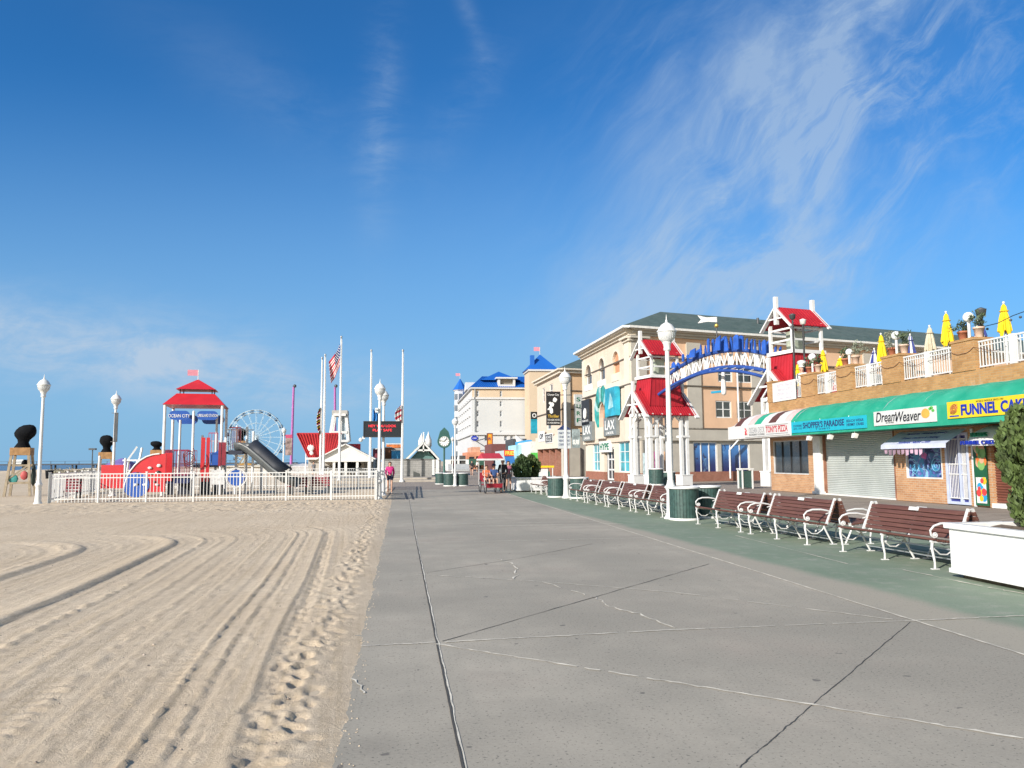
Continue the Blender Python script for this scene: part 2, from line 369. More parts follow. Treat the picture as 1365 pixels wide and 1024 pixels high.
# green painted band
m_grn,b_=newmat('green_paint',.8,spec=.3); p=pos(); x,y,z=sepx(p)
n=nz(p,.5,5,.6); wr=nz(p,3.,6,.7)
c=mix(smooth(n,.3,.7),(.18,.235,.165),(.225,.275,.20)); c=mix(smooth(wr,.48,.78)*.75,c,(.36,.35,.295)); c=mix(smooth(nz(p,60.,3),.6,.7)*.4,c,(.09,.10,.085))
ex=smooth(x+y*.038+wr*.30+nz(p,.35,3)*.5,6.62,6.98); c=mix(ex,(.36,.325,.26),c); c=mix(smooth(nz(comb(x*3.,y*.4,0.),1.,5),.62,.8)*.5,c,(.36,.33,.27)); c=mix(smooth(nz(p,42.,3,.6),.60,.67)*.55,c,(.11,.11,.095)); c=mix(smooth(nz(p,.9,6,.65),.5,.75)*.30,c,(.22,.21,.175)); lk(c,b_.inputs['Base Color']); lk(bump(nz(p,120.,3),.2,.006),b_.inputs['Normal'])
b=MB(); sheet(b,5.30,11.2,-40,47.5,-.002); struct('green_walkway',b,m_grn)
# wooden boardwalk planks
m_plk,b_=newmat('planks',.85,spec=.25); p=pos(); x,y,z=sepx(p)
bk=X.nt.nodes.new('ShaderNodeTexBrick'); lk(p,bk.inputs['Vector']); bk.inputs['Scale'].default_value=1.; bk.inputs['Brick Width'].default_value=3.6; bk.inputs['Row Height'].default_value=.145; bk.inputs['Mortar Size'].default_value=.009; bk.offset=.37
bk.inputs['Color1'].default_value=(.25,.205,.17,1); bk.inputs['Color2'].default_value=(.36,.305,.255,1); bk.inputs['Mortar'].default_value=(.05,.042,.036,1)
c=mix(smooth(nz(comb(x*.8,y*9.,0.),1.,5,.6),.4,.8)*.5,bk.outputs[0],(.42,.37,.315)); c=mix(smooth(nz(p,.5,4),.5,.75)*.4,c,(.20,.18,.155)); lk(c,b_.inputs['Base Color'])
lk(bump(nz(comb(x*2.,y*40.,0.),1.,4)-bk.outputs[1] if False else nz(comb(x*2.,y*40.,0.),1.,4),.3,.01),b_.inputs['Normal'])
b=MB(); sheet(b,-1.2,60,47.5,260,-.006); struct('boardwalk',b,m_plk)
m_pav=mat('shop_pavement',(.145,.12,.105),.85,.25,1.2,bmp=.3,bscale=20)
b=MB(); b.box(14.2,60,-40,41.5,-.1,.3); b.add([(11.2,-40,-.005),(14.2,-40,.3),(14.2,41.5,.3),(11.2,41.5,-.005)],[(0,1,2,3)]); b.add([(11.2,41.5,-.005),(14.2,41.5,.3),(60,41.5,.3),(60,47.5,-.005),(11.2,47.5,-.006)],[(0,1,2,3,4)]); struct('shop_pavement',b,m_plk)
# joints, cracks
m_fill=mat('joint_filler',(.64,.59,.49),.8,.25,8); m_dark=mat('joint_gap',(.07,.065,.058),.9,.2,5)
def strip(b,pts,wd,z,jit=0.,seed=1,sub=14,wj=0.):
    rj=random.Random(seed); P=[]
    for i in range(len(pts)-1):
        a=Vector(pts[i]);c_=Vector(pts[i+1])
        for k in range(sub): P.append(a.lerp(c_,k/sub)+Vector((rj.gauss(0,jit),rj.gauss(0,jit))))
    P.append(Vector(pts[-1])); vs=[]
    for i,q in enumerate(P):
        d=(P[min(i+1,len(P)-1)]-P[max(i-1,0)]).normalized(); s=Vector((-d.y,d.x))*wd*.5*(1+rj.uniform(-wj,wj)); vs+=[(q.x+s.x,q.y+s.y,z),(q.x-s.x,q.y-s.y,z)]
    b.add(vs,[(2*i,2*i+1,2*i+3,2*i+2) for i in range(len(P)-1) if wj<.45 or rj.random()>.06])
px=lambda *l:[G(u,v).xy for u,v in l]
b=MB()
strip(b,[(.35,2.),(.30,7.6),(.22,20),(.14,47.4)],.015,.004,.001,3,40)
strip(b,px((590,855),(945,752)),.010,.004,.004,5,30,.4); strip(b,px((985,1024),(1083,940),(1213,830)),.006,.0045,.003,6,30,.4)
strip(b,px((560,765),(690,745),(790,725)),.010,.004,.006,7,20,.4)
struct('dark_joints',b,m_dark)
b=MB()
strip(b,[(.368,2.),(.318,7.6),(.238,20),(.158,47.4)],.011,.0035,.003,3,40,.6)
strip(b,[(5.33,3.),(5.30,8.17),(5.28,20),(5.2,46)],.026,.006,.004,4,40,.4)
strip(b,px((480,862),(580,857),(900,840),(1212,828),(1365,821)),.020,.0055,.006,8,24,.6)
strip(b,px((582,859),(800,894),(1083,940),(1365,985)),.022,.005,.006,9,24,.6)
strip(b,px((555,766),(700,774),(900,790),(1190,826)),.020,.005,.008,10,24,.6)
strip(b,px((665,745),(683,752),(690,760),(684,772)),.020,.0065,.018,11,7,.8); strip(b,px((725,776),(760,788),(792,797),(812,809),(850,818),(900,838)),.018,.0065,.02,12,6,.8)
strip(b,px((640,702),(830,698)),.03,.005,.01,13,10,.6)
strip(b,px((980,714),(1130,752)),.02,.006,.01,14,10,.8); strip(b,px((1204,760),(1290,778),(1365,792)),.025,.006,.01,15,10,.8)
for k,yy in enumerate((16.8,21.5,26.5,31.5,37,43)): strip(b,[(.2,yy),(5.3,yy+.1)],.02,.0052,.01,20+k,20,.7)
strip(b,px((470,905),(480,915),(485,925)),.012,.0065,.01,17,4,.6)
struct('pale_joints',b,m_fill)

# blown sand clumps on the concrete edge, shell bits on the beach
def crumbs(name,n,seed,f,m):
    rj=random.Random(seed); b=MB()
    for k in range(n):
        x,y,z,r=f(rj); n_=6; top=[(x+r*rj.uniform(.2,.6)*math.cos(a*PI/3),y+r*rj.uniform(.2,.6)*math.sin(a*PI/3),z+r*rj.uniform(.25,.5)) for a in range(6)]; bot=[(x+r*rj.uniform(.8,1.3)*math.cos(a*PI/3),y+r*rj.uniform(.8,1.3)*math.sin(a*PI/3),z-.004) for a in range(6)]
        b.add(bot+top,[(i,(i+1)%6,6+(i+1)%6,6+i) for i in range(6)]+[tuple(range(6,12))])
    tagit(obj(name,b,m),None,None,None,'stuff')
def f1(rj): y=2.8+24*rj.random()**1.6; x=-.36-.0065*y+abs(rj.gauss(0,.06)); return x,y,.002,rj.uniform(.003,.009)
crumbs('sand_clumps',260,3,f1,m_sand)
def f2(rj):
    y=3+16*rj.random()**1.4; x=-.5-rj.random()*(.3+y*.45); i=min(len(ys)-1,int(np.searchsorted(ys,y))); j=min(len(xs)-1,int(np.searchsorted(-xs,-x))); return x,y,float(Z[i,j])+.003,rj.uniform(.005,.014)
crumbs('shell_fragments',170,4,f2,mat('shell_bits',(.30,.24,.19),.7,.7,9.))
# ------------------------------------------------------------------ shared paints
WHITE=mat('white_paint',(.66,.66,.65),.45,.05,4,dirt=.18); WHITE2=mat('white_metal',(.60,.60,.59),.35,.05,5)
CREAMW=mat('weathered_white',(.66,.65,.62),.6,.10,6,dirt=.3)
BLACK=mat('black_metal',(.02,.02,.022),.5,.2); IRON=mat('dark_iron',(.06,.065,.07),.5,.2)
GREEN=mat('bin_green',(.035,.075,.066),.55,.25,9,dirt=.2); GALV=mat('galvanised',(.42,.44,.46),.4,.1,8,metal=.5)
REDP=mat('red_plastic',(.50,.022,.03),.4,.08,2); BLUEP=mat('blue_plastic',(.02,.085,.36),.4,.1,2)
GLASS=mat('dark_glass',(.035,.045,.055),.08,.3,1.5,spec=.9)
# ------------------------------------------------------------------ street lamps
m_globe,b_=newmat('ribbed_globe',.25); lk(mix(.5,(.72,.74,.75),(.80,.81,.80)),b_.inputs['Base Color']); b_.inputs['Transmission Weight'].default_value=.25
def make_lamp(label):
    t=thing('street_lamp',label,'street lamp',(0,0,0),0,'white boardwalk lamps')
    b=MB(); b.lathe([(.21,0),(.21,.03),(.185,.06),(.15,.12),(.135,.2),(.125,.55),(.12,.80),(.14,.84),(.155,.88),(.155,.93),(.12,.97),(.10,1.05),(.095,1.1)],n=20)
    obj('base',b,WHITE,t)
    b=MB(); b.lathe([(.085,1.08),(.078,2.),(.062,4.9)],n=16); obj('pole',b,WHITE,t)
    b=MB(); b.lathe([(.062,4.88),(.105,4.91),(.105,4.95),(.095,5.0),(.115,5.09),(.135,5.12),(.135,5.15)],n=16); obj('collar',b,WHITE,t)
    b=MB(); b.lathe([(.13,5.15),(.17,5.18),(.225,5.27),(.255,5.38),(.262,5.46)],n=28); 
    for k in range(28):
        a=2*PI*k/28; b.tube([(.137*math.cos(a),.137*math.sin(a),5.155),(.231*math.cos(a),.231*math.sin(a),5.27),(.266*math.cos(a),.266*math.sin(a),5.45)],.007,4)
    obj('globe',b,m_globe,t)
    b=MB(); b.lathe([(.285,5.45),(.29,5.48),(.262,5.50),(.23,5.57),(.165,5.66),(.09,5.71),(.045,5.735),(.03,5.76)],n=24); c=obj('cap',b,WHITE,t)
    b=MB(); b.lathe([(.03,5.755),(.04,5.78),(.018,5.82),(.012,5.9),(.003,5.98)],n=8); obj('finial',b,WHITE,c)
    return t
lamp0=make_lamp('tall white lamp post behind the green slatted bins beside the nearest benches')
lamp0.location=(7.62,22.2,0)
LP=[((-15.05,35.2),.91,'white lamp post at the seaward corner of the white picket fence'),
    ((AY(152,600,43.5).x,43.5),.92,'white lamp post with a dark vertical banner behind the climbing wall'),
    ((-1.17,36.0),.91,'white lamp post at the boardwalk corner of the white picket fence'),
    ((AY(511,600,40.2).x,40.2),.92,'white lamp post carrying the dark message board'),
    ((7.2,35.2),1.0,'white lamp post beside the grey planter boxes, left of the cream building'),
    ((3.32,53.6),.80,'slender white lamp post in front of the round green bins by the clock'),
    ((5.0,85.),.74,'small far lamp post standing right of the clock'),
    ((AY(378,600,86).x,86.),.92,'far white lamp post with a picture banner, right of the big wheel'),
    ((AY(408,600,110).x,110.),.92,'farthest white lamp post, in front of the sloping red roof')]
LAMPS=[dup(lamp0,(x,y,0),random.random()*6,l,s) for (x,y),s,l in LP]
# ------------------------------------------------------------------ benches
m_slat,b_=newmat('brown_slats',.55,spec=.35); p=ocoord(); x,y,z=sepx(p)
c=mix(smooth(nz(comb(x*30.,y*1.4,z*30.),1.,5,.6),.3,.7),(.090,.038,.030),(.145,.064,.048)); c=mix(smooth(nz(p,4.,4),.6,.8)*.5,c,(.21,.12,.095)); lk(c,b_.inputs['Base Color']); lk(bump(nz(comb(x*60.,y*2.,z*60.),1.,3),.2,.005),b_.inputs['Normal'])
BL=2.5
def arc(c,r,a0,a1,n=8): return [(c[0]+r*math.cos(R(a0+(a1-a0)*k/n)),c[1]+r*math.sin(R(a0+(a1-a0)*k/n))) for k in range(n+1)]
def make_bench(label):
    t=thing('park_bench',label,'bench',(0,0,0),0,'brown slatted benches in the back to back rows')
    b=MB(); 
    for k in range(6):
        x=-.02+.082*k; z=.445-.010*k+ (0.012 if k==0 else 0)
        b.M=Matrix.Translation((x,0,z))@Matrix.Rotation(R(5),4,'Y'); b.box(-.034,.034,-BL/2,BL/2,-.016,.016)
    obj('seat',b,m_slat,t,.006)
    b=MB()
    for k in range(6):
        f=.07+k*.078; x=.455+f*.36; z=.40+f*.93
        b.M=Matrix.Translation((x,0,z))@Matrix.Rotation(R(21-90),4,'Y'); b.box(-.034,.034,-BL/2,BL/2,-.015,.015)
    bk_=obj('backrest',b,m_slat,t,.006)
    b=MB(); b.M=Matrix.Translation((.615,0.,.835))@Matrix.Rotation(R(21),4,'Y'); b.box(-.028,-.018,-.12,.12,-.03,.03); obj('plaque',b,WHITE,bk_)
    for j,y in enumerate((-BL/2+.05,0,BL/2-.05)):
        b=MB(); P=lambda pts:[(px_,y,pz_) for px_,pz_ in pts]
        b.tube(P([(.00,0.0),(.005,.10),(-.015,.22),(-.035,.33),(-.02,.415)]),[.019,.017,.02,.022,.024],8)      # front leg
        b.box(-.055,.06,y-.03,y+.03,0,.014)
        b.tube(P([(.36,.40),(.40,.30),(.47,.16),(.55,.02)]),[.024,.02,.018,.018],8); b.box(.50,.63,y-.03,y+.03,0,.014)   # rear leg
        b.bar((-.05,y,.425),(.45,y,.375),.05,.03)
        b.tube(P([(-.02,.33),(.10,.225),(.22,.215),(.33,.28),(.39,.36)]),.012,6)                                        # scroll brace
        b.bar((.43+(.035 if j==1 else 0),y,.385),(.645+(.04 if j==1 else 0),y,.905-(.05 if j==1 else 0)),.055 if j!=1 else .03,.032 if j!=1 else .02,(1,0,0)) 
        obj('frame',b,WHITE2,t)
        if j!=1:
            b=MB(); b.tube(P([(.55,.63),(.47,.665),(.32,.69),(.14,.69),(.02,.655),(-.045,.59),(-.035,.515),(.02,.475)]),[.013,.016,.02,.02,.018,.016,.016,.014],8)
            b.tube(P([(q0,q1) for q0,q1 in arc((.035,.515),.035,-110,230,9)]),.013,6); b.ball((.035,y,.515),.02,8)
            b.tube(P([(.43,.60),(.50,.62),(.56,.66)]),.012,6)
            obj('armrest',b,WHITE2,t)
    b=MB(); b.bar((.33,-BL/2+.05,.285),(.33,BL/2-.05,.285),.025); b.bar((.52,-BL/2+.05,.10),(.52,BL/2-.05,.10),.015)
    obj('stretcher',b,GALV,t)
    return t
ordn=['nearest','second','third','fourth','fifth','sixth','seventh','eighth','ninth','tenth','eleventh']
rowx=lambda y: 8.0-.045*(y-12.6)
spots=[12.52,16.1,18.98,23.95,26.9,29.7,32.5,38.2,40.8]
bench0=make_bench('nearest brown slatted bench facing the sea, its end at the white planter box')
for i,y in enumerate(spots):
    lf=['','second slatted bench from the near planter, facing the sea','third slatted bench from the near planter, facing the sea, ending at the green bins','first bench beyond the green bins, facing the sea','second bench beyond the green bins, facing the sea','third bench beyond the green bins, facing the sea','last sea facing bench before the white lamp post','first sea facing bench beyond the white lamp post','farthest sea facing bench, ending at the white shrub planter'][i]
    rz=R(2.6)+R(random.uniform(-.6,.6))
    if i==0: bench0.location=(rowx(y),y,0); bench0.rotation_euler=(0,0,rz)
    else: dup(bench0,(rowx(y),y,0),rz,lf)
    lb='bench facing the shops, back to back with the '+['nearest bench at the planter','second bench from the planter','third bench before the green bins','first bench past the bins','second bench past the bins','third bench past the bins','last bench before the lamp post','first bench past the lamp post','farthest bench at the shrub planter'][i]
    dup(bench0,(rowx(y)+1.34,y+random.uniform(-.12,.12)+(.15 if i==0 else 0),0),rz+PI,lb)
# ------------------------------------------------------------------ slatted litter bins
def make_bin(label,name='litter_bin',h=.92,r=.41,m=GREEN):
    t=thing(name,label,'bin',(0,0,0),0,'green slatted litter bins')
    b=MB(); n=30
    for k in range(n):
        a=2*PI*k/n; b.M=Matrix.Rotation(a,4,'Z'); b.box(r-.02,r,-.038,.038,.06,h-.05)
    obj('slat_panel',b,m,t)
    b=MB(); b.lathe([(r-.03,.07),(r-.03,h-.05)],n=24); obj('liner',b,BLACK,t)
    b=MB(); b.lathe([(r-.1,h-.05),(r+.03,h-.05),(r+.045,h-.03),(r+.045,h),(r+.03,h+.012),(r-.12,h+.012),(r-.13,h-.03)],n=28,cap=False); obj('rim',b,WHITE,t)
    b=MB(); b.lathe([(r+.015,0),(r+.015,.06),(r-.05,.062)],n=28); obj('base_ring',b,CREAMW,t)
    return t
bin0=make_bin('green slatted bin with white rim standing right of the tall lamp, nearest of all bins'); bin0.location=(7.85,21.75,0)
for (x,y),s,l in [((8.75,22.4),1.,'green slatted bin half hidden behind the nearest green bin'),((7.75,35.0),1.,'dark slatted bin just right of the lamp post before the cream building'),((6.95,36.2),1.0,'slatted bin just left of the lamp post before the cream building'),
    ((14.0,43.2),1.0,'green slatted bin between the posts of the left red roofed pavilion'),((15.2,44.6),.95,'second green bin behind the tall lamp under the red roofed pavilion'),
    ((2.95,53.9),.95,'round green bin left of the slender lamp near the clock'),((3.85,54.0),.95,'round green bin right of the slender lamp near the clock'),((2.55,58.6),.9,'pale green bin at the foot of the clock')]:
    z=.12 if y>44 and x>12 else (.28 if x>12 else 0)
    dup(bin0,(x,y,z),random.random(),l,s)
t=thing('square_bin','square green bin in a white frame beside the right pavilion leg','bin',(16.15,36.2,.3))
b=MB(); b.box(-.22,.22,-.22,.22,.05,.85); obj('body',b,GREEN,t); b=MB(); 
for sx in (-.25,.25):
    for sy in (-.25,.25): b.box(sx-.03,sx+.03,sy-.03,sy+.03,0,.9)
b.box(-.31,.31,-.31,.31,.9,.96); obj('frame',b,WHITE,t)
# ------------------------------------------------------------------ planters and shrubs
m_soil=mat('soil',(.13,.095,.065),.95,.35,14,bmp=.6,bscale=30)
m_leafd=mat('cypress_leaf',(.060,.092,.022),.75,.55,5.); m_leaf=mat('shrub_leaf',(.045,.085,.025),.7,.4,1.5); m_bark=mat('bark',(.12,.085,.06),.9,.3,10)
def planter(x0,x1,y0,y1,h,label,name='planter_box'):
    t=thing(name,label,'planter',((x0+x1)/2,(y0+y1)/2,0)); b=MB(t)
    b.box(x0+.05,x1-.05,y0+.05,y1-.05,.07,h-.08); obj('box',b,WHITE,t,.012)
    b=MB(t); b.box(x0+.16,x1-.16,y0+.16,y1-.16,0,.07); b.k=0; obj('plinth',b,mat('rotten_wood',(.10,.075,.05),.9,.4,6),t)
    b=MB(t); b.box(x0+.03,x1-.03,y0+.03,y1-.03,.065,.13); obj('skirting',b,WHITE,t,.006)
    b=MB(t)
    b.box(x0,x1,y0,y0+.14,h-.08,h);b.box(x0,x1,y1-.14,y1,h-.08,h);b.box(x0,x0+.14,y0+.14,y1-.14,h-.08,h);b.box(x1-.14,x1,y0+.14,y1-.14,h-.08,h); obj('rim',b,WHITE,t,.01)
    b=MB(t); n=14
    for i in range(n):
        for j in range(n):
            f=lambda i,j:(x0+.13+(x1-x0-.26)*i/n,y0+.13+(y1-y0-.26)*j/n,h-.06+.05*mnoise.noise((i*.5,j*.5,h*3)))
            b.add([f(i,j),f(i+1,j),f(i+1,j+1),f(i,j+1)],[(0,1,2,3)],True)
    obj('soil',b,m_soil,t)
    return t
planter(7.72,9.9,7.7,10.62,.77,'long white planter box at the near end of the bench row, holding the cypress')
def cypress(name,label,loc,h,r,n,size,seed,lean=0.,m=None,group=None):
    rnd=random.Random(seed); t=thing(name,label,'shrub',loc,0,group)
    b=MB(); b.tube([(0,0,0),(.02,.01,h*.3),(0,.03,h*.75)],[.07,.05,.02],8); obj('trunk',b,m_bark,t)
    b=MB(); cl=[]
    for i in range(int(90+h*40)):
        f=rnd.random(); zz=.08*h+f*h*.9; rr=r*(.55+.45*math.sin(min(1,f*1.6+.15)*PI*.5))*(1 if f<.55 else max(.06,1-((f-.55)/.47)**1.7)); a=rnd.random()*2*PI; q=rr*rnd.uniform(.45,1.)**.6
        cl.append(((q*math.cos(a),q*math.sin(a),zz),r*rnd.uniform(.13,.27)))
    for i in range(n):
        c_,rad=cl[rnd.randrange(len(cl))]
        d=Vector((rnd.gauss(0,1),rnd.gauss(0,1),rnd.gauss(0,1))).normalized()*rad*rnd.random()**.35; pnt=Vector(c_)+Vector((d.x,d.y,d.z*1.5))
        out=Vector((pnt.x,pnt.y,0)); tt=(out.normalized()*rnd.uniform(.1,.7)+Vector((rnd.gauss(0,.35),rnd.gauss(0,.35),1.))).normalized() if out.length>.01 else Vector((0,0,1))
        q=tt.orthogonal().normalized(); q=Matrix.Rotation(rnd.random()*6.28,3,tt)@q; a=size*rnd.uniform(.6,1.5); w_=a*.28
        b.add([pnt-tt*a*.5,pnt+q*w_,pnt+tt*a*.6,pnt-q*w_],[(0,1,2,3)])
    obj('crown',b,m or m_leafd,t); return t
cypress('cypress','dark green cypress growing in the white planter at the right edge',(9.1,10.0,.7),2.0,.68,26000,.085,4)
planter(5.95,7.75,42.6,45.2,.78,'white planter box with clipped shrubs beyond the last bench')
cypress('clipped_shrub','left rounded shrub in the far white planter',(6.4,43.5,.7),1.2,.5,5000,.12,6,m=m_leaf); cypress('clipped_shrub','right darker shrub in the far white planter, behind the left one',(7.05,44.4,.7),1.25,.5,5000,.12,8,m=m_leafd)
# grey low planter behind the middle lamp
# ------------------------------------------------------------------ brick shop with roof deck (right)
def brickmat(name,c1,c2,mo,sx=.21,sy=.07,ms=.008):
    m,b_=newmat(name,.85,spec=.3); p=pos(); x,y,z=sepx(p)
    k=X.nt.nodes.new('ShaderNodeTexBrick'); lk(comb(x+y,z,0.),k.inputs['Vector']); k.inputs['Scale'].default_value=1; k.inputs['Brick Width'].default_value=sx; k.inputs['Row Height'].default_value=sy; k.inputs['Mortar Size'].default_value=ms
    k.inputs['Color1'].default_value=(*c1,1); k.inputs['Color2'].default_value=(*c2,1); k.inputs['Mortar'].default_value=(*mo,1); k.inputs['Bias'].default_value=-.1
    c=mix(smooth(nz(p,1.3,5,.65),.4,.75)*.45,k.outputs[0],tuple(q*.62 for q in c1)); c=mix(smooth(nz(comb((x+y)*4.,z*.7,0.),1.,4),.58,.8)*.3,c,(.55,.50,.42)); lk(c,b_.inputs['Base Color'])
    lk(bump(X(k.outputs[1])*-1.,.5,.01),b_.inputs['Normal']); return m
BRICK=brickmat('orange_brick',(.40,.20,.095),(.52,.29,.145),(.47,.38,.28)); BRICKD=brickmat('deck_brick',(.36,.19,.075),(.47,.265,.11),(.36,.25,.14))
AWN,b_=newmat('green_canvas',.6,spec=.3); p=pos(); x,y,z=sepx(p); n=nz(p,1.2,4); c=mix(smooth(n,.3,.7),(.012,.27,.165),(.04,.34,.22)); c=mix(smooth(nz(comb(y*3.,z*3.,x*9.),1.,5,.6)+z*.25-.9,.5,.9)*.45,c,(.22,.50,.40)); lk(c,b_.inputs['Base Color'])
PWHITE=mat('canvas_white',(.60,.59,.57),.7,.06,3,dirt=.25)
W0=16.2; YL=AX(1027,610,W0).y; SK=.9257
shop=thing('brick_shop','orange brick shop row under the roof deck, with shutter, painted window and green awning','shop',(W0,YL,.3))
SM=Matrix.Translation((W0,YL,.126))@frameM((0,0,0),(0,-1,0),(-1,0,0))@Matrix.Scale(SK,4)        # s runs towards the camera, y out over the walk
S=lambda u,X=W0:(YL-AX(u,600,X).y)/SK             # pixel column on the shop front -> distance along it
def sh(): return MB(shop,SM)
L=(YL-13.5)/SK; XF=W0-1.36*SK
s1,s2=S(1030),S(1077); t1,t2=S(1098.5),S(1192); v1,v2=S(1207),S(1255); d1,d2=S(1260),S(1291); e1,e2=S(1320),L
b=sh(); D=-.35
def wall(x0,x1,z0,z1): b.box(x0,x1,D,0,z0,z1)
wall(0,s1,.2,3.95); wall(s1,s2,.2,1.0); wall(s1,s2,2.55,3.95); wall(s2,t1-.12,.2,3.95); wall(t1-.12,t2,2.72,3.95); wall(t2,v1,.2,3.95); wall(v1,v2,.2,1.0); wall(v1,v2,2.45,3.95); wall(v2,d1,.2,3.95); wall(d1,d2,2.5,3.95); wall(d2,e1,.2,3.95); wall(e1,e2,2.7,3.95)
b.box(0,.35,-12,D,.2,3.95); b.box(L-.35,L,-12,D,.2,3.95); b.box(.35,L-.35,-12,-11.7,.2,3.6)
wl_=obj('wall',b,BRICK,shop)
b=sh(); b.box(.36,L-.36,-11.99,D-.01,3.6,3.9); obj('deck_floor',b,mat('deck_floor',(.3,.27,.24),.9),shop)
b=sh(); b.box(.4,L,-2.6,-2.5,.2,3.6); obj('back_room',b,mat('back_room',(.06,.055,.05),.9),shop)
wd=obj('window',sh().frame(s1,s2,1.0,2.55,.05,-.14,-.03),mat('alu_frame',(.5,.5,.5),.4),shop,.004)
b=sh()
for k in range(1,4): q=s1+(s2-s1)*k/4; obj('mullion',sh().box(q-.02,q+.02,-.13,-.04,1.05,2.5),BLACK,wd)
obj('pane',sh().box(s1+.05,s2-.05,-.1,-.09,1.05,2.5),GLASS,wd)
b=sh(); rr=random.Random(3)
for k in range(9): q=s1+.15+(s2-s1-.3)*k/8; b.box(q-.05,q+.05,-.4,-.37,1.1,2.1+rr.random()*.3)
obj('curtain',b,mat('curtain_grey',(.45,.47,.47),.9,.2),wd)
# white column and the shutter
b=sh(); b.box(S(1088),S(1097.5),.02,.16,.2,2.66); b.box(S(1086),S(1099),.02,.2,.2,.32); obj('column',b,CREAMW,shop,.01)
m_sh,b_=newmat('roller_shutter',.45,spec=.5); p=pos(); x,y,z=sepx(p); c=mix(smooth(nz(p,1.5,5),.3,.7),(.36,.385,.37),(.42,.445,.425)); c=mix(smooth(nz(comb(y*5.,z*.8,0.),1.,4),.6,.8)*.4,c,(.22,.24,.22)); lk(c,b_.inputs['Base Color'])
b=sh(); n=34
for k in range(n):
    z0=.26+(2.72-.26)*k/n; h=(2.72-.26)/n
    b.add([(t1,-.10,z0),(t2,-.10,z0),(t2,-.075,z0+h*.5),(t1,-.075,z0+h*.5),(t2,-.10,z0+h),(t1,-.10,z0+h)],[(0,1,2,3),(3,2,4,5)])
sht=obj('roller_shutter',b,m_sh,shop); 
for b in (sh().box(t1-.12,t1,-.12,.03,.2,2.72),sh().box(t2-.04,t2+.02,-.07,.02,.2,2.72)): obj('guide_rail',b,mat('rusty_rail',(.22,.10,.06),.8,.3),sht)
obj('sill',sh().box(t1,t2,-.2,.05,.2,.26),CREAMW,sht)
# psychedelic painted window
m_psy,b_=newmat('painted_window',.3); p=pos(); x,y,z=sepx(p); sw=nz(comb(y*1.1,z*1.1,1.),1.,3,.5,1.6); sw2=nz(comb(y*2.2,z*2.6,4.),1.,3,.5,2.6)
c=mix(smooth(sw,.40,.56),(.02,.03,.12),(.04,.20,.36)); c=mix(smooth(sw2,.50,.56),c,(.13,.10,.36)); c=mix(smooth(sw2,.575,.61),c,(.22,.46,.60)); c=mix(smooth(sw2,.64,.68),c,(.03,.03,.10)); lk(c,b_.inputs['Base Color'])
wd=obj('window',sh().frame(v1,v2,1.0,2.45,.05,-.12,.01),CREAMW,shop,.004); obj('pane',sh().box(v1+.05,v2-.05,-.08,-.06,1.05,2.4),m_psy,wd)
b=sh(); cx_=(v1+v2)/2-.05
for r_,cx2,cz2,k_ in ((.30,v1+.35,1.95,0),(.28,v2-.38,1.45,0),(.2,v1+.4,1.3,0),(.18,v2-.3,2.05,0)):
    P=[(cx2+r_*(1-i/30)*math.cos(i*.5),-.052,cz2+r_*(1-i/30)*math.sin(i*.5)) for i in range(28)]; b.tube(P,.014,5)
obj('swirl_painting',b,mat('swirl_blue',(.16,.42,.60),.4),wd)
b=sh(); b.prism([(cx_-.16,-.058,1.72),(cx_+.1,-.058,1.66),(cx_+.17,-.058,1.82),(cx_+.03,-.058,1.9),(cx_,-.058,1.8),(cx_-.08,-.058,1.95)],(0,.004,0)); obj('bird_painting',b,mat('pink_paint',(.5,.12,.34),.5),wd)
# barred door
dr=obj('door',sh().frame(d1,d2,.22,2.5,.09,-.1,.03),mat('pale_blue_frame',(.45,.50,.62),.5,.08),shop,.006)
mid=(d1+d2)/2+.12
obj('leaf',sh().box(d1+.09,d2-.09,-.08,-.05,.24,2.42),mat('indigo_door',(.03,.04,.20),.4),dr)
obj('mullion',sh().box(mid-.05,mid+.05,-.05,.02,.24,2.42),mat('pale_blue_frame',(1,1,1)),dr)
b=sh(); 
for k in range(6): q=d1+.17+(mid-d1-.30)*k/5; b.tube([(q,.0,.42),(q,.0,2.3)],.011,6)
for k in range(4): q=mid+.12+(d2-mid-.28)*k/3; b.tube([(q,.0,.42),(q,.0,2.3)],.011,6)
for z in (.42,1.18,1.5,2.3): b.bar((d1+.12,0,z),(d2-.12,0,z),.03)
obj('security_bars',b,WHITE,dr)
obj('corner_trim',sh().box(S(1296.5),S(1299.5),.015,.06,.2,2.6),WHITE,shop)
m_rs=mat('brown_shutter',(.16,.055,.035),.6,.15,3)
b=sh(); n=30
for k in range(n):
    z0=.34+(2.7-.34)*k/n; h=(2.7-.34)/n
    b.add([(e1,-.14,z0),(e2,-.14,z0),(e2,-.105,z0+h*.5),(e1,-.105,z0+h*.5),(e2,-.14,z0+h),(e1,-.14,z0+h)],[(0,1,2,3),(3,2,4,5)])
q=obj('roller_shutter',b,m_rs,shop,label='brown roller shutter'); obj('sill',sh().box(e1,e2,-.3,.06,.2,.34),CREAMW,q)
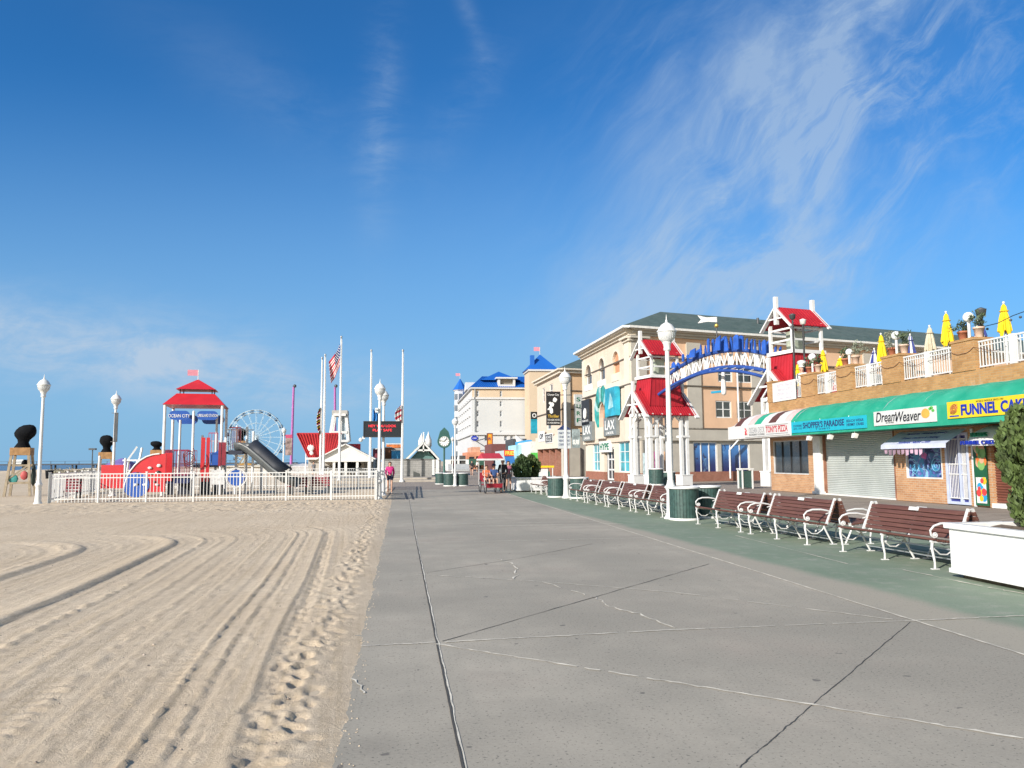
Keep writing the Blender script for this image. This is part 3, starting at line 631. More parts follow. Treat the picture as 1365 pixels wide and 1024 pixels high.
# ice cream poster board
pb=thing('ice_cream_poster','tall poster of a rainbow ice and toppings leaning beside the barred blue door','poster',tuple(SM@Vector((S(1309),.12,.2))))
x0,x1=S(1300.5),S(1317.5)
obj('board',sh().box(x0,x1,.07,.10,.25,2.42) if False else MB(pb,SM).box(x0,x1,.07,.10,.25,2.42),mat('poster_green',(.01,.09,.04),.5),pb)
def blobs(parent,name,seed,z0,z1,cols,n,r):
    rr=random.Random(seed)
    for ci,cc_ in enumerate(cols):
        b=MB(pb,SM)
        for k in range(n):
            z=rr.uniform(z0,z1); q=rr.uniform(x0+.12,x1-.12); rad=r*rr.uniform(.5,1.2)
            b.prism([(q+rad*math.cos(a*PI/5),.101+.002*ci,z+rad*math.sin(a*PI/5)*1.1) for a in range(10)],(0,.0012*(1+k%3),0))
        obj(name,b,mat('poster_%d%d'%(seed,ci),cc_,.5),parent)
blobs(pb,'snowball_picture',1,1.45,2.2,((.62,.42,.28),(.70,.16,.03),(.55,.32,.20),(.18,.35,.10)),7,.13)
b=MB(pb,SM); b.box(x0+.06,x1-.06,.1005,.1012,.32,1.1); obj('lower_panel',b,WHITE,pb)
blobs(pb,'topping_picture',2,.45,1.0,((.02,.30,.55),(.75,.45,.02),(.6,.05,.05)),4,.12)
# ---- green awning with sign boards
AW=1.36; zb=2.68; zf=3.30
prof=[(0.,3.92),(.5,3.90),(.85,3.80),(1.10,3.63),(1.28,3.42),(AW,zf)]
def awn_piece(name,x0,x1,m,label=None,parent=None,thick=True):
    b=MB(parent or aw,SM); n=max(2,int((x1-x0)/.3)); rr=random.Random(int(x0*10)); vs=[]
    for i in range(n+1):
        q=x0+(x1-x0)*i/n; rib=.022*math.sin(i*PI*.5)
        vs+=[(q,y_,z_-(.03+rib)*math.sin(PI*j/(len(prof)-1))) for j,(y_,z_) in enumerate(prof)]
    k=len(prof); b.add(vs,[(i*k+j,i*k+j+1,(i+1)*k+j+1,(i+1)*k+j) for i in range(n) for j in range(k-1)],True)
    b.box(x0,x1,AW-.03,AW,zb,zf); b.box(x0,x1,.06,AW-.03,zb+.02,zb+.05) if thick else None
    return obj(name,b,m,parent or aw,label=label)
aw=thing('green_awning','long green barrel awning running along the brick shop front','awning',tuple(SM@Vector((L/2,0,zb))))
ax0=S(1056,XF)
awn_piece('canvas',ax0,L,AWN)
b=MB(aw,SM)
for k in range(9):
    q=ax0+.3+(L-ax0-.5)*k/8; b.tube([(q,.03,3.85)]+[(q,y_,z_-.05) for y_,z_ in prof[1:]]+[(q,AW-.05,zb+.06)],.02,5)
obj('frame',b,GALV,aw)
# striped corner awning
aw2=thing('striped_awning','white, green, pink and maroon striped corner awning at the left end of the green one','awning',tuple(SM@Vector((0,0,zb))))
xa=-1.75; stripes=[('white_stripe',PWHITE),('maroon_stripe',mat('canvas_maroon',(.09,.03,.025),.8)),('white_stripe',PWHITE),('pink_stripe',mat('canvas_pink',(.62,.42,.40),.8)),('green_stripe',AWN),('white_stripe',PWHITE),('maroon_stripe',mat('canvas_maroon',(0,0,0))),('white_stripe',PWHITE),('pink_stripe',mat('canvas_pink',(0,0,0)))]
nn=len(stripes)
for i,(nm,m) in enumerate(stripes):
    q0=xa+(ax0-xa)*i/nn; q1=xa+(ax0-xa)*(i+1)/nn; b=MB(aw2,SM); k=len(prof); vs=[]
    for q in (q0,q1):
        f=min(1,(q-xa)/1.1+.0); g_=math.sqrt(max(0,1-(1-f)**2)); vs+=[(q,y_,zf+(z_-.05-zf)*g_) for y_,z_ in prof]
    b.add(vs,[(j,j+1,k+j+1,k+j) for j in range(k-1)],True); obj(nm,b,m,aw2)
b=MB(aw2,SM); b.box(xa,ax0-.005,AW-.03,AW,zb,zf); b.box(xa,xa+.03,0,AW-.03,zb,zf); b.box(xa+.03,ax0-.005,.01,AW-.03,zb+.02,zb+.05); obj('valance',b,PWHITE,aw2)
def sign(name,label,u0,u1,z0,z1,col,cat='sign',off=.0):
    q0=S(u0,XF); q1=S(u1,XF)
    t=thing(name,label,cat,tuple(SM@Vector(((q0+q1)/2,AW,z0)))); obj('board',MB(t,SM).box(q0,q1,AW+.004,AW+.035,z0,z1),mat(name+'_col',col,.5,.06,2,dirt=.15),t,.004)
    def put(s,fx,fz,h,w,m,bold=.0,shear=0.): 
        text(t,s,SM@Matrix.Translation((q0+(q1-q0)*fx,AW+.036,z0+(z1-z0)*fz)),h,m,w*(q1-q0),.004,shear,bold,root=t)
    return t,put,q0,q1
INK=mat('ink_black',(.012,.012,.014),.5); INKR=mat('ink_red',(.42,.01,.02),.5); INKB=mat('ink_blue',(.01,.03,.32),.5); INKG=mat('ink_green',(.01,.16,.08),.5); INKW=mat('ink_white',(.78,.78,.76),.5)
INKN=mat('ink_navy',(.015,.03,.11),.5); INKO=mat('ink_orange',(.70,.25,.03),.5)
t,put,q0,q1=sign('pizza_sign',"white sign board reading OCEAN DECK and TONY'S PIZZA on the corner awning",994,1054,zb+.05,zf-.06,(.56,.555,.54))
put('OCEAN DECK',.30,.60,.26,.36,mat('ink_grey',(.16,.16,.17)),-.01); put('RESTAURANT & LOUNGE',.30,.2,.09,.36,INK); put("TONY'S PIZZA",.74,.57,.30,.46,INKR,.02)
b=MB(t,SM); b.box(q0+(q1-q0)*.50,q1-.1,AW+.036,AW+.04,zf-.11,zf-.095); b.box(q0+(q1-q0)*.52,q1-.1,AW+.036,AW+.04,zb+.12,zb+.135); obj('rule',b,INK,t)
b=MB(t,SM); b.tube([(q0+.12,AW+.05,2.85),(q0+.25,AW+.05,3.05),(q0+.12,AW+.05,3.15)],.03,6); b.tube([(q0+.12,AW+.05,3.0),(q0+.3,AW+.05,2.85)],.025,6); obj('emblem',b,INKR,t)
t,put,q0,q1=sign('paradise_sign',"turquoise sign board reading SHOPPER'S PARADISE",1057,1158,zb+.09,zf-.07,(.01,.36,.47))
put("SHOPPER'S PARADISE",.46,.60,.25,.56,INKN,.025); put('SOUVENIRS',.10,.62,.09,.13,INKN); put('GIFTS - TOYS',.10,.36,.07,.13,INKN); put('BEACH WEAR',.87,.66,.10,.2,INKN,.01); put('HERMIT CRABS',.87,.36,.10,.2,INKN,.01); put('T SHIRTS',.46,.2,.06,.2,INKN)
t,put,q0,q1=sign('script_sign','white sign board with black script reading Dream Weaver and a small orange fruit',1168,1252,zb+.13,zf+.0,(.56,.565,.55))
put('Dream',.22,.58,.34,.36,INK,.012,.25); put('Weaver',.58,.50,.34,.40,INK,.012,.25); put('ON THE WALK',.28,.16,.055,.14,INK)
b=MB(t,SM); fx=q0+(q1-q0)*.85; b.prism([(fx+.20*math.cos(a*PI/8),AW+.036,zb+.39+.15*math.sin(a*PI/8)*(1.15 if a<8 else .85)) for a in range(16)],(0,.012,0)); obj('fruit_picture',b,mat('fruit_orange',(.75,.33,.06),.5),t)
b=MB(t,SM); 
for dx_,dz_ in ((.22,.14),(.3,.17),(.36,.08)): b.prism([(fx+dx_+.07*math.cos(a*PI/4),AW+.036,zb+.40+dz_+.045*math.sin(a*PI/4)) for a in range(8)],(0,.012,0))
obj('leaf_picture',b,mat('leaf_green',(.10,.42,.06),.5),t)
t,put,q0,q1=sign('funnel_cake_sign','yellow sign board with bold blue letters reading FUNNEL CAKE',1267,1392,zb+.18,zf+.06,(.66,.49,.015))
put('FUNNEL CAKES',.56,.46,.33,.78,INKB,.045); put('WORLD FAMOUS SINCE 1981',.5,.87,.055,.3,INK)
b=MB(t,SM); cxx=q0+.30; 
for a in range(7): b.tube([(cxx+.17*math.cos(k*PI/8+a)*(.5+.07*a),AW+.045,zb+.46+.15*math.sin(k*PI/8)*(.4+.09*a)) for k in range(16)],.012,5)
obj('cake_picture',b,mat('cake_brown',(.42,.16,.04),.6),t)
b=MB(t,SM); b.box(cxx-.2,cxx+.2,AW+.036,AW+.042,zb+.23,zb+.27); obj('plate_picture',b,INKB,t)
# flood lamps under the awning edge
for i,(u,v) in enumerate(((1079,584),(1107,581),(1140,578))):
    q=S(u,XF+.08); t=thing('flood_lamp',['flood lamp above the brick pier beside the white column','flood lamp above the left part of the grey shutter','flood lamp above the middle of the grey shutter'][i],'lamp',tuple(SM@Vector((q,AW-.1,zb-.1))),0,'flood lamps under the awning')
    b=MB(t,SM); b.bar((q,AW-.1,zb+.02),(q,AW-.1,zb-.08),.03); obj('bracket',b,CREAMW,t)
    b=MB(t,SM); b.prism([(q-.12,AW-.2,zb-.08),(q+.12,AW-.2,zb-.08),(q+.08,AW-.14,zb-.25),(q-.08,AW-.14,zb-.25)],(0,.14,.02)); obj('housing',b,CREAMW,t,.01)
# small banner canopy over the painted window and white half dome awning
t=thing('banner_canopy','pale lilac banner canopy over the painted window, lettered in blue','canopy',tuple(SM@Vector(((v1+d2)/2,.4,2.2))))
b=MB(t,SM); A=v1-.2; B_=d2+.05
b.add([(A,.05,2.62),(B_,.05,2.62),(B_,.80,2.16),(A,.80,2.16)],[(0,1,2,3)]); b.add([(A,.80,2.16),(B_,.80,2.16),(B_,.81,2.02),(A,.81,2.02)],[(0,1,2,3)]); b.add([(A,.05,2.62),(A,.8,2.16),(A,.81,2.02),(A,.05,2.05)],[(0,1,2,3)])
obj('canopy_cloth',b,mat('banner_lilac',(.50,.53,.66),.7,.12,2),t)
Mb=SM@Matrix.Translation(((A+B_)/2,.42,2.40))@Matrix.Rotation(R(-58.5),4,'X') if False else None
def onplane(zfrac): 
    o=Vector(((A+B_)/2,.05+.75*(1-zfrac),2.62-.46*(1-zfrac))); up=Vector((0,-.75,.46)).normalized(); n=Vector((0,.46,.75)).normalized()
    return SM@Matrix(((1,n.x,up.x,o.x),(0,n.y,up.y,o.y+.01),(0,n.z,up.z,o.z),(0,0,0,1)))
text(t,'Tapestries, Handmade Jewelry',onplane(.78),.14,INKB,2.1,.003,.2,root=t); text(t,'Dream Catchers & Clothing',onplane(.46),.14,INKB,1.9,.003,.2,root=t); text(t,'Authentic Native Crafts',onplane(.16),.14,INKB,1.7,.003,.2,root=t)
b=MB(t,SM)
for k in range(9): q=A+.2+(v2-A-.2)*k/8; b.prism([(q-.09,.74,2.02),(q+.09,.74,2.02),(q+.07,.74,1.86-.05*(k%2)),(q-.07,.74,1.86-.04*(k%3))],(0,.006,0))
obj('bunting',b,mat('bunting',(.42,.28,.36),.8,.5,.9),t)
t=thing('dome_canopy','white half dome canopy over the brown shutter, behind the cypress','canopy',tuple(SM@Vector(((e1+e2)/2,.4,2.1))))
b=MB(t,SM); A=S(1299); B_=A+2.35
n=8; vs=[]
for i in range(13):
    f=i/12; q=A+(B_-A)*f; hh=math.sin(PI*min(1,max(0,f)))**.45
    for j in range(n+1): a=PI/2*j/n; vs.append((q,.03+.72*hh*math.sin(a),2.05+(.62)*hh*math.cos(a)))
b.add(vs,[(i*(n+1)+j,i*(n+1)+j+1,(i+1)*(n+1)+j+1,(i+1)*(n+1)+j) for i in range(12) for j in range(n)],True); obj('canopy_cloth',b,PWHITE,t)
text(t,'NUTS',SM@Matrix.Translation(((A+B_)/2,.70,2.38)),.13,INKG,.6,.10,root=t); text(t,'FUNNEL CAKES',SM@Matrix.Translation(((A+B_)/2,.745,2.15)),.12,INKB,1.5,.05,root=t)
# ---- roof deck parapet
pp=thing('deck_parapet','orange brown brick parapet wall with tall piers around the roof deck','parapet',(W0,YL,3.95))
pier=[(S(1024.5),S(1034)),(S(1072),S(1090)),(S(1120),S(1141)),(S(1182),S(1206.5)),(S(1277),S(1308)),(S(1308)+2.9,S(1308)+3.9)]
b=MB(pp,SM); b.box(0,L,-.3,.0,3.95,4.42); b.box(.0,.3,-12,-.3,3.95,4.42); obj('wall',b,BRICKD,pp)
for i,(q0,q1) in enumerate(pier):
    q0=max(q0,.02) if i else -.02; b=MB(pp,SM); b.box(q0,q1,-.62,.03,4.42,5.36); b.box(q0-.03,q1+.03,-.65,.06,5.36,5.44); obj('pier',b,BRICKD,pp)
# railings
for i in range(5):
    q0,q1=pier[i][1]+.03,pier[i+1][0]-.03
    if q0>L-.5: continue
    t=thing('deck_railing','white deck railing '+['behind the lettered white banner','between the second and third brick piers from the left','between the third and fourth brick piers from the left','between the fourth and fifth brick piers from the left','at the right edge, right of the fifth brick pier'][i],'railing',tuple(SM@Vector(((q0+q1)/2,-.12,4.44))),0,'white railings of the roof deck')
    b=MB(t,SM); b.bar((q0,-.12,5.28),(q1,-.12,5.28),.05); b.bar((q0,-.12,4.50),(q1,-.12,4.50),.045); b.bar((q0,-.12,5.14),(q1,-.12,5.14),.03); obj('rail',b,WHITE2,t)
    b=MB(t,SM); n=int((q1-q0)/.125)
    for k in range(n+1): q=q0+.02+(q1-q0-.04)*k/n; b.bar((q,-.12,4.5),(q,-.12,5.28),.026)
    obj('baluster',b,WHITE2,t); q=(q0+q1)/2; obj('post',MB(t,SM).box(q-.09,q+.09,-.22,-.02,4.43,5.31),WHITE2,t)
t=thing('deck_banner','white lettered banner hung on the railing at the left end of the roof deck','banner',tuple(SM@Vector((1.,.05,4.5))))
q0,q1=pier[0][1]-.0,pier[1][0]-.45; obj('cloth',MB(t,SM).box(q0,q1,.035,.045,4.40,5.30),PWHITE,t)
for k,(s_,h) in enumerate((('RESTAURANT',.14),('RAW BAR & DECK',.12),('OPEN DAILY',.14),('LUNCH DINNER',.10))): text(t,s_,SM@Matrix.Translation(((q0+q1)/2+.1,.046,5.13-.2*k)),h,mat('ink_mauve',(.42,.38,.48)),1.5-.2*(k%2),.003,root=t)
# globe lights on the piers, pots with plants
GL=mat('globe_white',(.78,.78,.76),.25,.03); TERRA=mat('terracotta',(.36,.13,.07),.8,.15,6); TERRP=mat('pale_pot',(.55,.40,.31),.8,.12,6)
m_fl=mat('pot_leaf',(.07,.10,.05),.7,.5,3.); m_pf=mat('petunia_leaf',(.20,.22,.16),.7,.4,6.)
nm=['first','second','third','fourth','fifth']
for i in range(1,5):
    q=(pier[i][0]+pier[i][1])/2; t=thing('globe_light','white globe light on a white post on the '+nm[i]+' brick pier from the left','lamp',tuple(SM@Vector((q,-.25,5.44))),0,'globe lights on the piers')
    if i!=2:
        b=MB(t,SM); b.tube([(q,-.25,5.44),(q,-.25,6.02)],.05,8); obj('post',b,WHITE2,t); b=MB(t,SM); b.ball((q,-.25,6.16),.165,16); obj('globe',b,GL,t)
    else:
        b=MB(t,SM); b.tube([(q,-.25,5.44),(q,-.25,5.85)],.05,8); obj('post',b,WHITE2,t); b=MB(t,SM); b.ball((q,-.25,5.98),.14,16); obj('globe',b,GL,t)
    for j,(dq,m,h) in enumerate(((-.36,TERRA,.32),(.36,TERRP,.34))):
        tq=q+dq; p_=thing('flower_pot',('terracotta','pale')[j]+' pot with a straggly plant on the '+nm[i]+' brick pier from the left','flower pot',tuple(SM@Vector((tq,-.3,5.44))),0,'flower pots on the piers')
        b=MB(p_,SM@Matrix.Translation((tq,-.3,5.44))); b.lathe([(.10,0),(.15,h-.06),(.17,h-.06),(.17,h),(.14,h),(.13,h-.05)],n=14); obj('pot',b,m,p_)
        b=MB(p_,SM@Matrix.Translation((tq,-.3,5.44))); rr=random.Random(i*7+j); cl=[((rr.gauss(0,.11),rr.gauss(0,.11),h+rr.uniform(.05,.55 if (i+j)%2 else .38)),rr.uniform(.06,.14)) for k in range(11)]
        foliage(b,cl,260,.085,rr); 
        for c_,r_ in cl[:5]: b.tube([(0,0,h-.05),(c_[0]*.6,c_[1]*.6,h+.1),c_],.008,4)
        obj('plant',b,m_fl if (i+j)%3 else m_pf,p_)
# closed parasols
YEL=mat('parasol_yellow',(.76,.50,.006),.75,.10,5); NAVY=mat('parasol_navy',(.02,.035,.20),.75,.1,5); PALE=mat('parasol_cream',(.50,.45,.33),.75,.12,5)
def parasol(u,vtop,vbot,Xd,label,m,m2=None,lean=0.):
    top=AX(u,vtop,Xd); zt=top.z; t=thing('closed_parasol',label,'parasol',(Xd,top.y,3.74),0,'closed parasols on the roof deck')
    zbot=AX(u,vbot,Xd).z; t.rotation_euler=(lean,0,0)
    h0=zbot-3.74; h1=zt-3.74
    b=MB(); b.tube([(0,0,0),(0,0,h1)],.022,8); b.lathe([(.25,0),(.25,.06),(.05,.10)],n=14); obj('pole',b,CREAMW,t)
    ms=[m,m2] if m2 else [m]; b=MB(); n=48; ph_=random.random()*6; vs=[]; H_=h1-h0
    prf=[(0,.19),(.10,.21),(.3,.185),(.55,.15),(.74,.105),(.80,.10),(.90,.085),(.97,.04),(1.,.012)]
    for f,r_ in prf:
        for k in range(n):
            a=2*PI*k/n; w_=1+.28*(1-f*.7)*math.sin(8*a+ph_+2*f)+.06*math.sin(3*a+ph_); zz=h0+H_*f-(.09*math.sin(8*a*.5+ph_) if f<.05 else 0)
            vs.append((r_*w_*math.cos(a)*.78,r_*w_*math.sin(a)*.78,zz))
    for i in range(len(prf)-1):
        for k in range(n): b.k=(k//6)%2 if m2 else 0; b.add([vs[i*n+k],vs[i*n+(k+1)%n],vs[(i+1)*n+(k+1)%n],vs[(i+1)*n+k]],[(0,1,2,3)],True)
    obj('canopy',b,ms,t); b=MB(); b.tube([(.12*math.cos(2*PI*k/12),.12*math.sin(2*PI*k/12),h0+H_*.75) for k in range(13)],.014,5); obj('tie_strap',b,m,t)
    b=MB(); b.ball((0,0,h1+.03),.04,8); obj('finial',b,CREAMW,t)
for u,vt,vb,m,m2,l in ((1064,484,516,YEL,None,'yellow closed parasol behind the lettered banner at the left end'),(1097,466,497,YEL,None,'yellow closed parasol right of the second brick pier'),(1120,477,489,YEL,None,'low yellow closed parasol half hidden by the third brick pier'),(1175,446,484,YEL,None,'yellow closed parasol left of the fourth brick pier'),
    (1165,466,486,NAVY,WHITE,'small navy and white closed parasol left of the fourth pier, behind the yellow one'),(1213,447,476,NAVY,WHITE,'navy and white striped closed parasol just right of the fourth brick pier'),(1238,436,470,PALE,None,'cream closed parasol right of the navy striped one'),(1262,417,459,YEL,None,'yellow closed parasol just left of the fifth brick pier'),
    (1307,424,452,NAVY,WHITE,'navy closed parasol behind the pots of the fifth brick pier'),(1337,405,446,YEL,None,'yellow closed parasol at the right edge of the deck, tallest in view')):
    parasol(u,vt,vb,17.9 if m is not NAVY else 18.7,l,m,m2,random.uniform(-.03,.02))
# deck lamps on poles and string of lights
for i,(u,vt,Xd,l) in enumerate(((1056,418,17.2,'tall black pole lamp rising from the left end of the deck'),(1070,425,17.8,'black pole lamp with pale head beside the chef statue'),(1307,410,17.0,'black lantern on a pole behind the fifth brick pier'))):
    tp=AX(u,vt,Xd); t=thing('deck_lamp',l,'lamp',(Xd,tp.y,3.74)); hh=tp.z-3.74
    b=MB(); b.tube([(0,0,0),(0,0,hh-.25)],.045,8); obj('pole',b,BLACK,t); b=MB(); b.lathe([(.03,hh-.28),(.12,hh-.25),(.15,hh-.08),(.16,hh-.06),(.03,hh)],n=8); obj('lantern',b,IRON if i!=1 else CREAMW,t)
t=thing('string_lights','dark cable of string lights sagging over the right end of the roof deck','string lights',(17.0,22,6))
b=MB(t); P=[AX(1309,436,17.0),AX(1330,431,17.0),AX(1350,421,17.0),AX(1375,412,17.0),AX(1420,400,17.0)]; b.tube(P,.012,5); obj('cable',b,BLACK,t)
b=MB(t)
for p_ in (AX(1316,436,17.0),AX(1347,424,17.0),AX(1360,420,17.0)): b.ball((p_.x,p_.y,p_.z-.06),.04,8)
obj('bulb',b,IRON,t)
t=thing('wall_cable','dark cable looping along the brick piers of the deck parapet','cable',(W0-.05,30,5)); b=MB(t,SM); P=[]
for i in range(1,5):
    q0,q1=pier[i]; P+=[(q0,.05,5.1),((q0+q1)/2,.05,4.98),(q1,.05,5.12),(q1+.5,-.05,4.95),(q1+1.2,-.05,4.98)]
b.tube([P[i].lerp(P[i+1],k/4)-Vector((0,0,.06*math.sin(PI*k/4))) if i%5!=2 else P[i].lerp(P[i+1],k/4) for P in [[Vector(q) for q in P]] for i in range(len(P)-1) for k in range(4)],.008,5); obj('cable_run',b,mat('cable_brown',(.10,.03,.02),.6),t)
# ------------------------------------------------------------------ larger buildings
def on_plane(u,v,O,t):
    d=ray(u,v); det=d.x*(-t[1])+t[0]*d.y
    k=(O[0]*(-t[1])+t[0]*O[1])/det; s=(d.x*O[1]-d.y*O[0])/det
    return -s if False else ((d.x*k-O[0])*t[0]+(d.y*k-O[1])*t[1]), EYE+d.z*k
def wallh(b,x0,x1,z0,z1,holes,y0,y1):
    xc=sorted({x0,x1,*[min(max(h[i],x0),x1) for h in holes for i in (0,1)]}); zc=sorted({z0,z1,*[min(max(h[i],z0),z1) for h in holes for i in (2,3)]})
    for i in range(len(xc)-1):
        for j in range(len(zc)-1):
            mx=(xc[i]+xc[i+1])/2; mz=(zc[j]+zc[j+1])/2
            if not any(h[0]<mx<h[1] and h[2]<mz<h[3] for h in holes): b.box(xc[i],xc[i+1],y0,y1,zc[j],zc[j+1])
def spandrel(b,x0,x1,zs,zt,y0,y1,n=7):
    xm=(x0+x1)/2; r=(x1-x0)/2
    for sg in (-1,1):
        arcp=[(xm+sg*r*math.cos(a*PI/2/n),y0,zs+(zt-zs)*math.sin(a*PI/2/n)) for a in range(n+1)]
        cx_=xm+sg*r
        for k in range(n): b.prism([(cx_,y0,zt),arcp[k],arcp[k+1]],(0,y1-y0,0))
CREAM=mat('cream_stucco',(.57,.475,.385),.9,.05,1.5,bmp=.15,bscale=30,dirt=.06); PEACH=mat('peach_stucco',(.66,.43,.28),.9,.06,1.,bmp=.15,bscale=30,dirt=.08); STONE=mat('grey_stucco',(.43,.40,.345),.9,.06,1.2,bmp=.15,bscale=30,dirt=.08)
LCREAM=mat('pale_cream',(.60,.54,.45),.9,.05,2); BELT=mat('belt_brown',(.10,.085,.07),.9,.1); BRN=brickmat('base_brick',(.27,.09,.05),(.36,.13,.08),(.3,.22,.18))
m_rf,b_=newmat('slate_roof',.8,spec=.3); p=pos(); x,y,z=sepx(p); k=nz(comb(x*1.5,y*1.5,z*14.),1.,4,.6); c=mix(smooth(k,.35,.7),(.055,.085,.075),(.10,.14,.125)); c=mix(smooth(nz(p,.4,4),.4,.7)*.4,c,(.13,.15,.14)); lk(c,b_.inputs['Base Color']); lk(bump(k,.4,.03),b_.inputs['Normal'])
PGLASS=mat('window_glass',(.03,.035,.045),.06,.3,.7,spec=1.); TEALG=mat('teal_film',(.06,.30,.36),.15,.5,.55,spec=.8)
m_mural,b_=newmat('blue_mural',.2,spec=.7); p=pos(); x,y,z=sepx(p); q=nz(p,.7,4,.6,.8); c=mix(smooth(z+q*1.6,1.6,3.6),(.012,.02,.12),(.05,.20,.50)); c=mix(smooth(q,.55,.7)*.7,c,(.28,.50,.62)); c=mix(smooth(nz(p,1.7,3,.6,1.),.6,.66),c,(.02,.03,.10)); lk(c,b_.inputs['Base Color'])
def win(root,M,x0,x1,z0,z1,y=0.,fw=.07,mx=1,mz=1,fm=None,gm=None,arch=0,deep=.12,label=None):
    b=MB(root,M); yi=y-deep
    b.frame(x0,x1,z0,z1,fw,yi-.03,yi+.05)
    for k in range(1,mx+1): q=x0+(x1-x0)*k/(mx+1); b.box(q-fw*.4,q+fw*.4,yi-.02,yi+.04,z0+fw,z1-fw)
    for k in range(1,mz+1): q=z0+(z1-z0)*k/(mz+1); b.box(x0+fw,x1-fw,yi-.018,yi+.035,q-fw*.35,q+fw*.35)
    w_=obj('window',b,fm or WHITE,root,label=label); obj('pane',MB(root,M).box(x0+fw*.5,x1-fw*.5,yi-.02,yi-.01,z0+fw*.5,z1-fw*.5),gm or PGLASS,w_); return w_
P0=Vector((16.75,57.2)); tf=Vector((.028,-1)).normalized(); ts=Vector((.966,.259)).normalized(); LF=14.3
OF=P0-tf*LF; nf=Vector((-1,-.028,0)); ns=Vector((.259,-.966,0))
MF=frameM((OF.x,OF.y,0),(tf.x,tf.y,0),nf); MS=frameM((P0.x,P0.y,0),(ts.x,ts.y,0),ns)
fs_=lambda u,v:on_plane(u,v,OF,tf); ss_=lambda u,v:on_plane(u,v,P0,ts)
bb=thing('arcade_hall','cream three storey building with arched windows and a grey green hip roof','building',(P0.x,P0.y,0))
EZ=fs_(834,441)[1]; Z1=fs_(834,514)[1]; Z2=fs_(834,478)[1]; ZG=fs_(836,588)[1]; ZB=fs_(836,569)[1]
LSD=62.
# facade walls
holes=[]; ar=[]
for u0,u1,vt,vb in ((781,788.5,487,513),(798.5,806,478,507),(817,825.5,469,498)):
    a,zt=fs_(u0,vt); c_,_=fs_(u1,vt); zb_=fs_((u0+u1)/2,vb)[1]; zt=fs_((u0+u1)/2,vt)[1]; holes.append((a,c_,zb_,zt)); ar.append((a,c_,zb_,zt))
na,nzt=fs_(798.5,536); nb,_=fs_(808,536); nzt=fs_(803,537)[1]; nzb=fs_(803,571)[1]; holes.append((na,nb,nzb,nzt))
b=MB(bb,MF); wallh(b,0,LF,ZG,EZ-.5,holes,-.45,0)
for a,c_,zb_,zt in ar: spandrel(b,a,c_,zt-(c_-a)*.5,zt,-.45,0)
spandrel(b,na,nb,nzt-(nb-na)*.7,nzt,-.45,0)
obj('facade_wall',b,CREAM,bb)
b=MB(bb,MF); b.box(LF-1.25,LF,.0,.12,ZG,EZ-.75); obj('corner_pilaster',b,LCREAM,bb); b=MB(bb,MF); b.box(0,.8,.0,.1,ZG,EZ-.75); obj('corner_pilaster',b,LCREAM,bb)
b=MB(bb,MF)
for z in (Z1,Z2): b.box(-.04,LF+.04,-.02,.07 if z==Z2 else .15,z-.05,z+.05)
obj('belt_course',b,BELT,bb)
b=MB(bb,MF); b.box(.8,LF-1.25,.0,.1,Z1+.06,Z1+.55); obj('ledge',b,LCREAM,bb)
for i,(a,c_,zb_,zt) in enumerate(ar):
    win(bb,MF,a,c_,zb_,zt,0,.08,0 if i<2 else 0,1,WHITE if i<2 else PEACH,PGLASS if i<2 else mat('peach_board',(.48,.24,.13),.8),deep=.16)
    b=MB(bb,MF); m=(a+c_)/2; r_=(c_-a)/2; pts=[(m+(r_+.2)*math.cos(PI*k/10),0,zt-r_+(r_+.2)*math.sin(PI*k/10)) for k in range(11)]; P2=[(m+(r_+.03)*math.cos(PI*k/10),0,zt-r_+(r_+.03)*math.sin(PI*k/10)) for k in range(11)]
    for k in range(10): b.prism([pts[k],pts[k+1],P2[k+1],P2[k]],(0,.07,0))
    obj('arch_trim',b,LCREAM,bb); b=MB(bb,MF); b.box(a-.15,c_+.15,.0,.14,Z1+.56,zb_-.02); obj('apron',b,WHITE if i<2 else LCREAM,bb)
# mosaic arch round the niche
b=MB(bb,MF); m=(na+nb)/2; n=18; co_=[]; ci=[]
for k in range(n+1):
    a=PI*k/n; ci.append((m+(nb-na)*.52*math.cos(a),.0,nzt-.9+1.0*math.sin(a))); co_.append((m+((nb-na)*.5+.95+.10*math.sin(9*a))*math.cos(a),.0,nzt-.95+(2.35+.16*math.sin(7*a))*math.sin(a)**.8))
ci=[(m+(nb-na)*.52,0,nzb)]+ci+[(m-(nb-na)*.52,0,nzb)]; co_=[(m+(nb-na)*.5+.95,0,nzb+.9)]+co_+[(m-(nb-na)*.5-.95,0,nzb+.9)]
for k in range(len(ci)-1): b.k=(k//2)%3; b.prism([ci[k],ci[k+1],co_[k+1],co_[k]],(0,.16,0))
obj('mosaic_arch',b,[mat('mosaic_teal',(.03,.30,.28),.4,.5,1.2),mat('mosaic_green',(.02,.20,.15),.4,.5,1.5),mat('mosaic_pale',(.30,.50,.50),.4,.4,1.5)],bb)
b=MB(bb,MF); b.box(na,nb,-.42,-.36,nzb,nzt); obj('niche_back',b,mat('niche_brown',(.42,.18,.09),.8),bb)
b=MB(bb,MF); b.box(na-.1,nb+.1,.05,.35,nzb-.9,nzb+.05); obj('balcony',b,LCREAM,bb)
